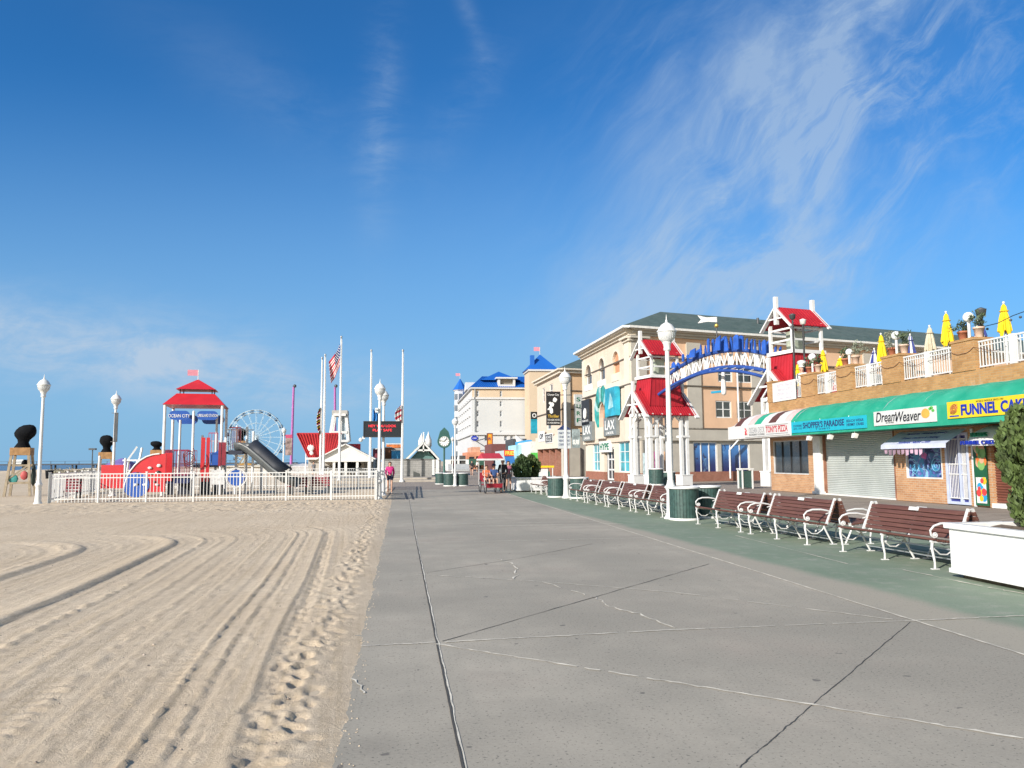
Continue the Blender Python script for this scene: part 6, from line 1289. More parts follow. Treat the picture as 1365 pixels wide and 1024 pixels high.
furled('limp blue flag above the message board',496.3,545,563,68.9,[mat('flag_sky',(.02,.16,.45),.8)],1,.55,3)
furled('limp red and white flag right above the message board',535.5,540,563,65.9,[FR,FW,FW,FW,FW,FR,FR],-1,.5,5)
# stars and stripes, hanging in folds
a=AY(454.2,458,67.9); t=thing('stars_and_stripes','drooping stars and stripes flag with blue canton near the top of the tallest pole','flag',(a.x,67.9,a.z-3))
ni,nj=26,16; LH=1.9; LW=2.9
def fp(i,j):
    s=i/ni; r=j/nj; x=-(.06+1.05*s*LW*.30); z=-r*LH-s*1.75*(.75+.25*s)-.25*math.sin(s*4); y=.22*math.sin(s*9+r*2)*s
    return (a.x+x*(1-.25*r*s),67.9+y,a.z+z)
for nm,m,cond in (('canton',FB,lambda i,j:i<ni*.42 and j<nj*.54),('red_stripe',FR,lambda i,j:not(i<ni*.42 and j<nj*.54) and (j*13//nj)%2==0),('white_stripe',FW,lambda i,j:not(i<ni*.42 and j<nj*.54) and (j*13//nj)%2==1)):
    b=MB(t)
    for i in range(ni):
        for j in range(nj):
            if cond(i,j): b.add([fp(i,j),fp(i+1,j),fp(i+1,j+1),fp(i,j+1)],[(0,1,2,3)],True)
    o=obj(nm,b,m,t); q=o.modifiers.new('thick','SOLIDIFY'); q.thickness=.015
b=MB(t)
for r_ in range(4):
    for c_ in range(5):
        p_=Vector(fp(1.2+c_*2,1+r_*2.)); b.ball((p_.x,p_.y-.02,p_.z),.045,6)
obj('star',b,FW,t)
# message board on the second corner lamp
q0=AY(484.5,561.5,39.9); q1=AY(535,583,39.9); t=thing('message_board','black electronic message board with red lettering on the corner lamp post','sign',((q0.x+q1.x)/2,39.9,q1.z)); b=MB(t); b.box(q0.x,q1.x,39.85,40.05,q1.z,q0.z); obj('cabinet',b,mat('board_black',(.012,.016,.022),.35),t,.015)
LED=mat('led_red',(1.,.03,.05),.5,emit=.55); cx_=(q0.x+q1.x)/2; hh=q0.z-q1.z; ww=q1.x-q0.x
text(t,'HEY YOU LOOK',frameM((cx_,39.845,q1.z+hh*.70),(1,0,0),(0,-1,0)),hh*.15,LED,ww*.72,.01,root=t); text(t,'PLAY SAFE',frameM((cx_,39.845,q1.z+hh*.44),(1,0,0),(0,-1,0)),hh*.15,LED,ww*.50,.01,root=t)
b=MB(t); b.frame(q0.x,q1.x,q1.z,q0.z,.05,39.82,39.845); obj('bezel',b,BLACK,t); b=MB(t); b.box(cx_+.0,cx_+.35,40.05,40.2,q1.z+.2,q1.z+.28); b.box(cx_,cx_+.35,40.05,40.2,q0.z-.28,q0.z-.2); obj('bracket',b,IRON,t)
b=MB(t); b.ball((q0.x-.12,39.95,q1.z-.12),.11,8); b.box(q0.x-.05,q0.x+.08,39.9,39.98,q1.z-.08,q1.z+.05); obj('camera_dome',b,WHITE,t)
q=AY(503,547,36.); t=thing('speaker_box','small dark speaker box on the side of the corner lamp post','speaker',(q.x,35.95,q.z)); b=MB(); b.box(-.09,.04,-.08,.08,-.1,.1); obj('box',b,WHITE,t); b=MB(); b.lathe([(.06,0),(.05,.02)],(-.02,-.09,0),10); obj('cone',b,BLACK,t)
# ------------------------------------------------------------------ plaza: block wall, steps, plate, inset grates
b=MB(); b.box(-9.,4.4,66.,80.,-.02,.14); b.box(-8.6,3.4,68.,80.,.14,.30); struct('plaza_steps',b,mat('step_stone',(.36,.32,.27),.85,.15,2.),.01)
m_blk,b_=newmat('grey_block',.85); p=pos(); x,y,z=sepx(p); k=X.nt.nodes.new('ShaderNodeTexBrick'); lk(comb(x,z,0.),k.inputs['Vector']); k.inputs['Scale'].default_value=1; k.inputs['Brick Width'].default_value=.6; k.inputs['Row Height'].default_value=.2; k.inputs['Mortar Size'].default_value=.012
k.inputs['Color1'].default_value=(.27,.265,.25,1); k.inputs['Color2'].default_value=(.34,.33,.31,1); k.inputs['Mortar'].default_value=(.17,.165,.155,1); c=mix(smooth(nz(p,.8,4),.4,.75)*.4,k.outputs[0],(.18,.18,.17)); lk(c,b_.inputs['Base Color'])
q0=AY(509,613,73.); q1=AY(576,613,73.); t=thing('block_wall','low grey concrete block wall beyond the plaza steps','wall',((q0.x+q1.x)/2,73.,.3)); b=MB(t); b.box(q0.x,q1.x,73.,73.35,.28,q1.z); b.box(q1.x-.35,q1.x,73.35,79.,.28,q1.z); obj('wall',b,m_blk,t); b=MB(t); b.box(q0.x-.05,q1.x+.06,72.93,73.42,q1.z,q1.z+.10); obj('coping',b,mat('coping_dark',(.16,.16,.155),.8),t)
q0=AY(551,629,71.); q1=AY(560,640,71.); t=thing('plaque_stand','dark slanted plaque stand before the grey block wall','plaque',((q0.x+q1.x)/2,71.,.3)); b=MB(t); b.prism([(q0.x,71.,.3),(q1.x,71.,.3),(q1.x,71.,q0.z-.18),(q0.x,71.,q0.z+.05)],(0,.35,0)); obj('plaque',b,mat('plaque_dark',(.07,.075,.07),.5),t); b=MB(t); b.box(q0.x-.04,q1.x+.04,70.95,71.4,.29,.34); obj('foot',b,IRON,t)
b=MB()
for u0,u1 in ((538.5,541.5),(546.5,549.5)): 
    A=G(u0,657);B_=G(u1,657);C_=G(u1+3,666);D_=G(u0+3,666); b.add([(A.x,A.y,.006),(D_.x,D_.y,.006),(C_.x,C_.y,.006),(B_.x,B_.y,.006)],[(0,1,2,3)])
A=G(513,658);B_=G(537,658);C_=G(537,658.8);D_=G(513,658.8); b.add([(q.x,q.y,.006) for q in (A,D_,C_,B_)],[(0,1,2,3)]); A=G(513,665);B_=G(540,665);C_=G(540,665.9);D_=G(513,665.9); b.add([(q.x,q.y,.006) for q in (A,D_,C_,B_)],[(0,1,2,3)])
struct('drain_grates',b,mat('grate_dark',(.045,.045,.045),.7))
# street clock
c=G(592,645); t=thing('street_clock','dark green post clock with a white round dial','clock',(c.x,c.y,0)); zc=AY(592,588.5,c.y).z; r_=.43
b=MB(); b.lathe([(.24,0),(.24,.5),(.16,.6),(.10,.75),(.075,1.4),(.07,zc-r_)],n=12); obj('post',b,mat('clock_green',(.03,.10,.085),.45,.15),t)
b=MB(); b.prism([((r_+.08)*math.cos(a*PI/12),-.16,zc+(r_+.08)*math.sin(a*PI/12)) for a in range(24)],(0,.32,0)); b.prism([(-r_*1.05,-.14,zc+r_*.55),(r_*1.05,-.14,zc+r_*.55),(.32,-.14,zc+r_+.3),(0,-.14,zc+r_+.62),(-.32,-.14,zc+r_+.3)],(0,.28,0)); obj('case',b,mat('clock_green',(0,0,0)),t)
b=MB(); b.prism([(r_*.86*math.cos(a*PI/12),-.18,zc+r_*.86*math.sin(a*PI/12)) for a in range(24)],(0,.02,0)); d_=obj('dial',b,mat('dial_white',(.74,.74,.70),.4),t)
b=MB()
for k in range(12): a=k*PI/6; b.bar((r_*.66*math.sin(a),-.185,zc+r_*.66*math.cos(a)),(r_*.80*math.sin(a),-.185,zc+r_*.80*math.cos(a)),.05,.01,(0,1,0))
obj('hour_mark',b,BLACK,d_); b=MB(); b.bar((0,-.19,zc),(.20,-.19,zc+.22),.06,.01,(0,1,0)); obj('hand',b,BLACK,d_); b=MB(); b.bar((0,-.19,zc),(-.36,-.19,zc+.06),.05,.01,(0,1,0)); obj('hand',b,BLACK,d_)
# ------------------------------------------------------------------ pier pavilion and amusement buildings
PW=mat('pier_white',(.62,.62,.60),.8,.08,.6,dirt=.15); PTL=mat('pier_teal',(.10,.19,.18),.8,.15,.6)
Y=92.; t=thing('pier_pavilion','pier pavilion with an open white gable truss and dark teal roof behind the block wall','pavilion',(AY(565,600,Y).x,Y+6,0)); A=AY(541,613,Y);B_=AY(585,613,Y);T=AY(564.5,590,Y); z0=A.z
b=MB(t); b.slab([(A.x,Y,z0),(A.x,Y+14,z0),(T.x,Y+14,T.z),(T.x,Y,T.z)],.15); b.slab([(B_.x,Y+14,z0),(B_.x,Y,z0),(T.x,Y,T.z),(T.x,Y+14,T.z)],.15); obj('roof',b,PTL,t)
b=MB(t); b.bar((A.x,Y-.1,z0),(T.x,Y-.1,T.z),.2,.35,(0,1,0)); b.bar((B_.x,Y-.1,z0),(T.x,Y-.1,T.z),.2,.35,(0,1,0)); b.bar(((A.x+T.x)/2,Y-.1,(z0+T.z)/2+.1),((B_.x+T.x)/2,Y-.1,(z0+T.z)/2+.1),.15,.2); b.bar((T.x,Y-.1,z0+.9),(T.x,Y-.1,T.z+1.2),.15); obj('truss',b,PW,t)
b=MB(t); b.prism([(A.x+.3,Y+.6,z0-.1),(B_.x-.3,Y+.6,z0-.1),(T.x,Y+.6,T.z-.3)],(0,.1,0)); obj('gable_panel',b,PTL,t)
b=MB(t); b.box(A.x+.3,B_.x-.2,Y+.7,Y+13,0,z0-.1); obj('hall',b,mat('pier_dark',(.09,.10,.10),.8),t); b=MB(t); 
for u in (577,583): q=AY(u,620,Y); b.box(q.x-.2,q.x+.2,Y,Y+.4,0,z0)
obj('column',b,PW,t); b=MB(t); b.box(B_.x-.9,B_.x+.25,Y+.2,Y+.5,0,z0-.05); obj('end_wall',b,PW,t); obj('end_window',MB(t).box(B_.x-.75,B_.x-.25,Y+.15,Y+.2,.9,1.9),PGLASS,t)
for u,h in ((562,1.3),(571,1.5)): q=AY(u,590,Y+6); b=MB(t); b.lathe([(.35,T.z-1.6),(.3,T.z-.4),(.42,T.z-.3),(.40,T.z+h*.3),(.1,T.z+h*.8),(.02,T.z+h)],(q.x,Y+6,0),8); obj('cupola',b,PW,t)
# funhouse with flared red parapet
Y=100.; a=AY(397.5,577.5,Y); c=AY(440,577.5,Y); e_=AY(428,610,Y); d_=AY(410.5,610,Y); q=AY(480,592,Y); t=thing('amusement_hall','pier hall with a flared bright red parapet and a white clam emblem','building',((a.x+c.x)/2,Y,0))
RP=mat('red_parapet',(.50,.03,.04),.6,.12,.6); b=MB(t); b.prism([(a.x,Y-1.2,a.z),(c.x+1.5,Y-1.2,a.z),(c.x+.5,Y,e_.z),(d_.x,Y,e_.z)],(0,.4,0)); b.prism([(a.x,Y-1.2,a.z),(d_.x,Y,e_.z),(d_.x,Y+9,e_.z),(a.x,Y+9,a.z)],(.3,0,0)); obj('parapet',b,RP,t); b=MB(t)
for k in range(16): f=k/15; b.bar((a.x+(c.x+1.4-a.x)*f,Y-1.25,a.z-.1),(d_.x+(c.x+.4-d_.x)*f,Y-.05,e_.z+.1),.10,.08)
obj('seam',b,RP,t); z2=AY(480,592,Y+8).z; b=MB(t); b.box(c.x,AY(481,600,Y+8).x,Y+7,Y+7.3,e_.z,z2); obj('rear_parapet',b,RP,t)
b=MB(t); b.box(d_.x,AY(497,600,Y).x,Y+.4,Y+12,0,e_.z); obj('wall',b,mat('pier_wall',(.38,.36,.33),.8,.15,.5),t); b=MB(t); b.box(d_.x-.3,c.x,Y-.25,Y+.1,e_.z-.25,e_.z); obj('fascia',b,PW,t)
for u0,u1 in ((432,443),(445,452)): A=AY(u0,621,Y);B_=AY(u1,627,Y); obj('opening',MB(t).box(A.x,B_.x,Y+.33,Y+.39,B_.z,A.z),mat('shop_dark',(0,0,0)),t)
q=AY(414,597,Y-.8); b=MB(t); b.ball((q.x,Y-.6,q.z),.42,10,(1,.3,1.1)); b.ball((q.x+.1,Y-.6,q.z-.65),.26,8,(1,.3,1)); obj('emblem',b,PW,t)
t=thing('white_gable_front','white gabled entrance front with open shade below, in front of the red parapet','building',(AY(460,600,96).x,96.,0)); A=AY(424,612,96.);B_=AY(497.5,612,96.);T=AY(461,592.5,96.)
b=MB(t); b.prism([(A.x,95.8,A.z-.35),(B_.x,95.8,A.z-.35),(B_.x,95.8,A.z),(T.x,95.8,T.z),(A.x,95.8,A.z)],(0,.3,0)); obj('gable',b,PW,t); b=MB(t); b.slab([(A.x-.3,95.4,A.z),(T.x,95.4,T.z+.1),(T.x,101,T.z+.1),(A.x-.3,101,A.z)],.12); b.slab([(T.x,95.4,T.z+.1),(B_.x+.3,95.4,A.z),(B_.x+.3,101,A.z),(T.x,101,T.z+.1)],.12); obj('roof',b,PW,t)
for k in range(5): x=A.x+.5+(B_.x-A.x-1)*k/4; obj('column',MB(t).box(x-.15,x+.15,95.9,96.2,0,A.z-.35),PW,t)
q=AY(471,625,98); b=MB(t); b.box(AY(452,625,98).x,AY(485,625,98).x,98,98.2,0,2.3); obj('back_wall',b,mat('pier_wall',(0,0,0)),t); b=MB(t); b.ball((q.x-.6,97.6,1.3),1.,8,(1.6,.3,.9)); obj('dark_ride_car',b,BLK,t)
# lighthouse like frame tower
Y=104.; t=thing('frame_tower','white tapering frame tower with a grey cap above the gable front','tower',(AY(452,600,Y).x,Y,0)); zb_=AY(450,600,Y).z; z1=AY(450,588,Y).z; z2=AY(452,553,Y).z; z3=AY(452,547,Y).z
xl,xr=AY(439,590,Y).x,AY(464,590,Y).x; tl,tr=AY(444.5,553,Y).x,AY(461,553,Y).x; b=MB(t)
for dy in (0,2.6):
    f=0 if dy==0 else .0
    b.bar((xl,Y+dy,z1),(tl,Y+.4+dy*.7,z2),.38); b.bar((xr,Y+dy,z1),(tr,Y+.4+dy*.7,z2),.38)
    for z,f in ((z1,0),(z1+(z2-z1)*.33,.33),(z2,1)): b.bar((xl+(tl-xl)*f,Y+dy,z),(xr+(tr-xr)*f,Y+dy,z),.3)
    xm=(xl+xr)/2; b.bar((xm,Y+dy,z1),((tl+tr)/2,Y+.4+dy*.7,z2),.3)
obj('frame',b,PW,t); b=MB(t); b.box(tl-.2,tr+.2,Y,Y+2.6,z2,z3); obj('cap',b,mat('cap_grey',(.36,.35,.33),.8),t); b=MB(t); b.box(xl+.2,xr-.2,Y+.3,Y+2.4,2,z1); obj('base',b,PW,t); b=MB(t); b.prism([(xm+.3,Y+1.2,z1),(xr-.4,Y+1.2,z1),(tr-.2,Y+1.2,z2),((tl+tr)/2+.2,Y+1.2,z2)],(0,.1,0)); obj('tower_glass',b,mat('tower_pale',(.42,.50,.54),.3),t)
# coloured blocks right of the gable
for u0,u1,v0,v1,Y,m,l in ((497,509,599,613,110.,mat('block_maroon',(.20,.045,.06),.8),'dark maroon booth roof left of the message board post'),(513,522,597,613,112.,mat('block_rust',(.22,.08,.035),.8),'rust brown booth roof behind the woman in pink'),(515,536,592.5,597,115.,mat('block_orange',(.55,.16,.04),.7,.6,1.),'long red and orange canopy above the booths right of the lamp posts'),(522,537,601,612,111.,mat('block_blue',(.05,.28,.50),.7,.4,.8),'blue and white booth behind the right flagpole')):
    a=AY(u0,v0,Y);c=AY(u1,v1,Y); t=thing('pier_booth',l,'booth',((a.x+c.x)/2,Y,0)); b=MB(t); b.box(a.x,c.x,Y,Y+3,c.z,a.z); obj('front_board',b,m,t,.03); b=MB(t); b.box(a.x+.2,c.x-.2,Y+.1,Y+2.9,0,c.z); obj('counter_wall',b,mat('pier_wall',(0,0,0)),t); b=MB(t); b.box(a.x-.05,c.x+.05,Y-.06,Y+3.05,a.z,a.z+.12); obj('trim',b,PW,t)
# grey shack front between wall and booths
# ------------------------------------------------------------------ big wheel, tower poles
Y=250.; c=AY(341,583,Y); r_=AY(378.5,583,Y).x-c.x; t=thing('ferris_wheel','pale blue white big wheel with small dark gondolas behind the grey slide','ferris wheel',(c.x,Y,0)); FWM=mat('wheel_white',(.42,.52,.58),.5)
b=MB(t); n=40
for dy in (-.7,.7):
    for rr_ in (r_,r_*.9,r_*.52): b.tube([(c.x+rr_*math.cos(2*PI*k/n),Y+dy,c.z+rr_*math.sin(2*PI*k/n)) for k in range(n+1)],.09 if rr_>r_*.6 else .05,5)
obj('rim',b,FWM,t); b=MB(t)
for k in range(20):
    a=2*PI*k/20
    for dy in (-.7,.7): b.bar((c.x,Y+dy*1.2,c.z),(c.x+r_*math.cos(a),Y+dy,c.z+r_*math.sin(a)),.08)
    b.bar((c.x+r_*math.cos(a),Y-.7,c.z+r_*math.sin(a)),(c.x+r_*math.cos(a),Y+.7,c.z+r_*math.sin(a)),.1)
obj('spoke',b,FWM,t)
for k in range(20):
    a=2*PI*(k+.5)/20; gx,gz=c.x+r_*math.cos(a),c.z+r_*math.sin(a); b=MB(t); b.lathe([(.45,gz-1.0),(.6,gz-.8),(.6,gz-.45)],(gx,Y,0),8); b.lathe([(.7,gz-.2),(.1,gz+.15)],(gx,Y,0),8); b.bar((gx,Y,gz-.8),(gx,Y,gz),.08); obj('gondola',b,mat('gondola_dark',(.05,.09,.16),.5,.5,.1),t)
b=MB(t); b.lathe([(.01,-.9),(.8,-.9),(.8,.9),(.01,.9)],(0,0,0),10); b.v=[tuple(inv_) for inv_ in [(x_,z_,y_+0) for x_,y_,z_ in b.v]]; b=MB(t); b.ball((c.x,Y,c.z),.9,10); obj('hub',b,FWM,t); b=MB(t)
for dy in (-1.4,1.4):
    for sx in (-1,1): b.bar((c.x+sx*4.2,Y+dy*1.6,0),(c.x,Y+dy,c.z),.4)
obj('support_leg',b,FWM,t)
for u,vt,ub,vb,l in ((391.5,516,388,615,'tall magenta ride mast left of the pair of flagpoles'),(446.5,516,446.8,575,'tall magenta ride mast above the frame tower')):
    Y=170.; a=AY(u,vt,Y); c=AY(ub,618,Y); t=thing('ride_mast',l,'mast',(c.x,Y,0)); b=MB(t); b.tube([(c.x,Y,0),(a.x,Y,a.z)],[.32,.24],6); obj('mast',b,mat('mast_magenta',(.34,.10,.32),.6),t); b=MB(t); b.ball((a.x+.2,Y,a.z+.2),.4,6); obj('mast_head',b,IRON,t)
# amusement clutter behind the slide
rr=random.Random(21)
for k,(u,v,Y,cl_,l) in enumerate(((326,617,150.,(.45,.25,.06),'small ochre ride canopy just right of the play tower'),(352,628,125.,(.42,.38,.28),'pale shed roof below the big wheel'),(392,622,120.,(.30,.30,.30),'grey kiosk beside the banner lamp, left of the red hall'),(402,630,112.,(.50,.50,.50),'white kiosk at the foot of the red parapet hall'),(337,631,118.,(.55,.53,.48),'long low white shed under the big wheel'))):
    p_=AY(u,v,Y); t=thing('ride_booth',l,'booth',(p_.x,Y,0)); w_=[1.6,2.2,1.5,1.4,5.][k]; h=max(1.4,p_.z); b=MB(t); b.box(p_.x-w_,p_.x+w_,Y,Y+3,0,h*.75); obj('wall',b,mat('booth_wall%d'%k,tuple(q*.8 for q in cl_),.8,.3,1.),t); b=MB(t)
    b.lathe([(w_*1.5,h*.75),(w_*1.45,h*.8),(.1,h*1.05)],(p_.x,Y+1.5,0),4,False,True,PI/4) if k!=4 else b.box(p_.x-w_-.2,p_.x+w_+.2,Y-.3,Y+3.2,h*.75,h*.85); obj('roof',b,mat('booth_roof%d'%k,cl_,.8,.2,1.),t)
# ------------------------------------------------------------------ far beach: pier, canopy, chair, bin, dune grass
t=thing('fishing_pier','long dark fishing pier on piles running out to sea on the left horizon','pier',(-150,255,0)); b=MB(t); b.box(-330,-34,255,259,1.15,1.55); obj('deck',b,mat('pier_timber',(.06,.07,.085),.8),t); b=MB(t); b.box(-330,-34,255.05,255.12,2.25,2.33); 
for x in range(-330,-34,4): b.box(x-.06,x+.06,255.02,255.15,1.55,2.3)
obj('handrail',b,mat('pier_timber',(0,0,0)),t); b=MB(t)
for x in range(-328,-34,6): b.box(x-.2,x+.2,255.3,255.7,-1,1.15); b.box(x-.2,x+.2,258.2,258.6,-1,1.15)
obj('pile',b,mat('pier_timber',(0,0,0)),t); b=MB(t); b.box(-118,-114,255.5,258.5,1.55,2.9); obj('hut',b,PW,t)
def atq(u,v,Y): return AY(u,v,Y)
q=atq(163,611,80); t=thing('beach_canopy','purple and white beach canopy behind the red play panel','canopy',(q.x,80,0)); b=MB(t); b.lathe([(1.6,q.z-1.1),(1.55,q.z-.55),(.1,q.z)],(q.x,80,0),4,False,True,PI/4); obj('canopy_top',b,mat('canopy_purple',(.16,.12,.34),.8,.3,1.),t); b=MB(t)
for sx in (-1,1):
    for sy in (-1,1): b.bar((q.x+sx*1.1,80+sy*1.1,0),(q.x+sx*1.1,80+sy*1.1,q.z-1.),.07)
obj('leg',b,IRON,t)
q=atq(178,600,72); t=thing('lifeguard_chair','white wooden lifeguard chair leaning behind the climbing wall','chair',(q.x,72,0)); b=MB(t)
for sx in (-.8,.8):
    for sy in (-.7,.7): b.bar((q.x+sx,72+sy,0),(q.x+sx*.6,72+sy*.6,q.z-.9),.12)
b.bar((q.x-.6,72.4,q.z-.9),(q.x+.1,72.6,q.z+.3),.14); b.bar((q.x+.4,72.4,q.z-.9),(q.x+.5,72.6,q.z+.2),.14); obj('frame',b,WHITE,t); b=MB(t); b.box(q.x-.7,q.x+.7,71.5,72.5,q.z-.95,q.z-.82); obj('seat',b,WHITE,t)
q=atq(66,628,95); t=thing('beach_bin','small black barrel bin on the open beach','bin',(q.x,95,0)); b=MB(); b.lathe([(.35,0),(.42,.9)],n=12); obj('barrel',b,BLK,t); b=MB(); b.lathe([(.46,.88),(.46,.95)],n=12); obj('rim',b,IRON,t)
q=atq(123.5,600,120); t=thing('dark_lamp','thin dark lamp post on the far beach between the two white lamps','street lamp',(q.x,120,0)); b=MB(); b.tube([(0,0,0),(0,0,q.z)],.07,6); obj('pole',b,IRON,t); b=MB(); b.box(-.45,.45,-.3,.3,q.z,q.z+.25); obj('lamp_head',b,IRON,t)
b=MB(); rr=random.Random(9); cl=[]
for k in range(46): q=AY(rr.uniform(75,135),620,rr.uniform(135,160)); cl.append(((q.x,q.y,rr.uniform(-.1,.45)),rr.uniform(.5,1.0)))
foliage(b,cl,1300,.34,rr,.5,(2.2,1,.5)); tagit(obj('dune_grass',b,mat('dune_grass',(.20,.185,.135),.9,.4,.5)),None,None,None,'stuff')
b=MB(); b.add([(-75,150,-.1),(-24,150,-.1),(-26,156,.55),(-70,156,.55),(-72,162,-.1),(-24,162,-.1)],[(0,1,2,3),(3,2,5,4)]); struct('dune',b,m_sand)
q0=AY(112,625,140); q1=AY(133,632,140); t=thing('beach_shed','long low white shed on the far beach left of the red play panel','shed',((q0.x+q1.x)/2,140,0)); b=MB(t); b.box(q0.x,q1.x,140,143,0,q0.z-.1); obj('wall',b,PW,t); b=MB(t); b.box(q0.x-.2,q1.x+.2,139.8,143.2,q0.z-.1,q0.z+.1); obj('roof',b,mat('cap_grey',(0,0,0)),t)
# yellow canopied stall behind the shrubs
q0=AY(712,621,60); q1=AY(737,624,60); t=thing('yellow_stall','stall with a flat yellow canopy beyond the far shrubs','stall',((q0.x+q1.x)/2,60.5,0)); b=MB(t); b.box(q0.x,q1.x,59.5,61.5,q0.z-.14,q0.z); obj('canopy',b,YEL,t)
for sx in (q0.x+.1,q1.x-.1):
    for y_ in (59.6,61.4): obj('leg',MB(t).box(sx-.03,sx+.03,y_-.03,y_+.03,0,q0.z-.14),WHITE,t)
obj('counter',MB(t).box(q0.x+.15,q1.x-.3,59.7,61.2,0,.85),mat('stall_green',(.03,.22,.16),.6),t); obj('menu_board',MB(t).box(q0.x+.3,q0.x+1.0,59.6,59.65,.45,1.05),PW,t)
# ------------------------------------------------------------------ people
SK1=mat('skin',(.50,.29,.20),.55,.08,6); HAIRB=mat('hair_brown',(.06,.03,.02),.6,.3,20)
def skinmesh(name,verts,edges,m,parent,root=0,sub=1):
    me=bpy.data.meshes.new(name); me.from_pydata([v[0] for v in verts],edges,[]); o=bpy.data.objects.new(name,me); COL.objects.link(o); o.parent=parent
    o.modifiers.new('skin','SKIN'); 
    for i,v in enumerate(verts): me.skin_vertices[0].data[i].radius=(v[1],v[1]*(v[2] if len(v)>2 else 1)); me.skin_vertices[0].data[i].use_root=(i==root)
    s_=o.modifiers.new('sub','SUBSURF'); s_.levels=sub; s_.render_levels=sub; me.materials.append(m); 
    return o
def person(label,loc,rz,h,shirt,pants,hair,pose='walk',seat=.0,long_sleeve=True,shorts=True,skin=None,longhair=True,hat=None):
    """figure faces local -y; joints laid out for the pose"""
    t=thing('person',label,'person',loc,rz); k=h/1.7; V_=lambda x,y,z:(x*k,y*k,z*k)
    pz=.92 if pose=='walk' else seat/k+.10
    dz=pz-.92
    J={}
    J['pel']=V_(0,0,pz); J['spi']=V_(0,.01,1.12+dz); J['che']=V_(0,.015,1.30+dz); J['nec']=V_(0,.01,1.46+dz); J['hlo']=V_(0,-.012,1.53+dz); J['hmi']=V_(0,-.005,1.60+dz); J['hto']=V_(0,.005,1.665+dz); J['nos']=V_(0,-.115,1.585+dz)
    for s,n in ((-1,'r'),(1,'l')):
        J['ear'+n]=V_(s*.088,.005,1.59+dz)
        J['sho'+n]=V_(s*.165,.015,1.40+dz)
        if pose=='walk':
            sw=s*.10; J['elb'+n]=V_(s*.225,.06+sw*.5,1.14); J['wri'+n]=V_(s*.20,-.05+sw*1.2,.92); hd=Vector((0,-.05,-.99))
            J['hip'+n]=V_(s*.085,0,.88); J['kne'+n]=V_(s*.09,-.05-s*.06,.48); J['ank'+n]=V_(s*.085,.02-s*.13,.075); J['toe'+n]=V_(s*.095,-.13-s*.13,.03); J['hee'+n]=V_(s*.085,.06-s*.13,.035)
        else:
            J['elb'+n]=V_(s*.22,-.10,1.16+dz); J['wri'+n]=V_(s*.15,-.33,1.10+dz); hd=Vector((-s*.2,-.95,.1))
            J['hip'+n]=V_(s*.085,-.03,pz-.03); J['kne'+n]=V_(s*.11,-.44,pz+.02); J['ank'+n]=V_(s*.10,-.50,pz-.40); J['toe'+n]=V_(s*.11,-.66,pz-.45); J['hee'+n]=V_(s*.10,-.47,pz-.46)
        w_=Vector(J['wri'+n]); J['pal'+n]=tuple(w_+hd*.075*k)
        side=Vector((0,1,0)) if pose=='walk' else Vector((1,0,0))
        for fi in range(4):
            o=side*((fi-1.5)*.019*k); ln=(.075,.088,.082,.062)[fi]*k; p0=Vector(J['pal'+n])+o; J['f%d'%fi+n]=tuple(p0+hd*ln*.55); J['g%d'%fi+n]=tuple(p0+hd*ln*.9+Vector((-s*.028*k,0,-.0)))
        J['th'+n]=tuple(w_+hd*.05*k+side*(-.045*k)+Vector((-s*.01,0,0))); J['ti'+n]=tuple(w_+hd*.085*k+side*(-.055*k)+Vector((-s*.02,0,0)))
    RA=dict(pel=.115,spi=.105,che=.115,nec=.052,hlo=.068,hmi=.088,hto=.072,nos=.014)
    for n in 'rl': RA.update({'ear'+n:.016,'sho'+n:.058,'elb'+n:.040,'wri'+n:.027,'pal'+n:.036,'hip'+n:.088,'kne'+n:.055,'ank'+n:.036,'toe'+n:.03,'hee'+n:.032,'th'+n:.012,'ti'+n:.009}); RA.update({'f%d'%i+n:.010 for i in range(4)}); RA.update({'g%d'%i+n:.008 for i in range(4)})
    names=list(J); ix={n:i for i,n in enumerate(names)}; E=[('pel','spi'),('spi','che'),('che','nec'),('nec','hlo'),('hlo','hmi'),('hmi','hto'),('hmi','nos')]
    for n in 'rl': E+=[('hmi','ear'+n),('che','sho'+n),('sho'+n,'elb'+n),('elb'+n,'wri'+n),('wri'+n,'pal'+n),('wri'+n,'th'+n),('th'+n,'ti'+n),('pel','hip'+n),('hip'+n,'kne'+n),('kne'+n,'ank'+n),('ank'+n,'toe'+n),('ank'+n,'hee'+n)]+[('pal'+n,'f%d'%i+n) for i in range(4)]+[('f%d'%i+n,'g%d'%i+n) for i in range(4)]
    skinmesh('body',[(J[n],RA[n]*k) for n in names],[(ix[a],ix[b]) for a,b in E],skin or SK1,t)
    def sub(name,ns,es,grow,m,ends={}):
        P=[];I={}
        for n in ns:
            if isinstance(n,tuple): a,b,f=n; p=Vector(J[a]).lerp(Vector(J[b]),f); r=RA[a]+(RA[b]-RA[a])*f; key=a+b
            else: p=J[n]; r=RA[n]; key=n
            I[key]=len(P); P.append((tuple(p),(r+grow+ends.get(key,0))*k))
        return skinmesh(name,P,[(I[a],I[b]) for a,b in es],m,t)
    sl=[('elb'+n if not long_sleeve else 'wri'+n) for n in 'rl']
    ns=['pel','spi','che',('che','nec',.6),'shor','shol']; es=[('pel','spi'),('spi','che'),('che','chenec'),('che','shor'),('che','shol')]
    for n in 'rl':
        if long_sleeve: ns+=['elb'+n,('elb'+n,'wri'+n,.93)]; es+=[('sho'+n,'elb'+n),('elb'+n,'elb'+n+'wri'+n)]
        else: ns+=[('sho'+n,'elb'+n,.75)]; es+=[('sho'+n,'sho'+n+'elb'+n)]
    sub('shirt',ns,es,.016,shirt,{'pel':.006})
    ns=['pel','hipr','hipl']; es=[('pel','hipr'),('pel','hipl')]
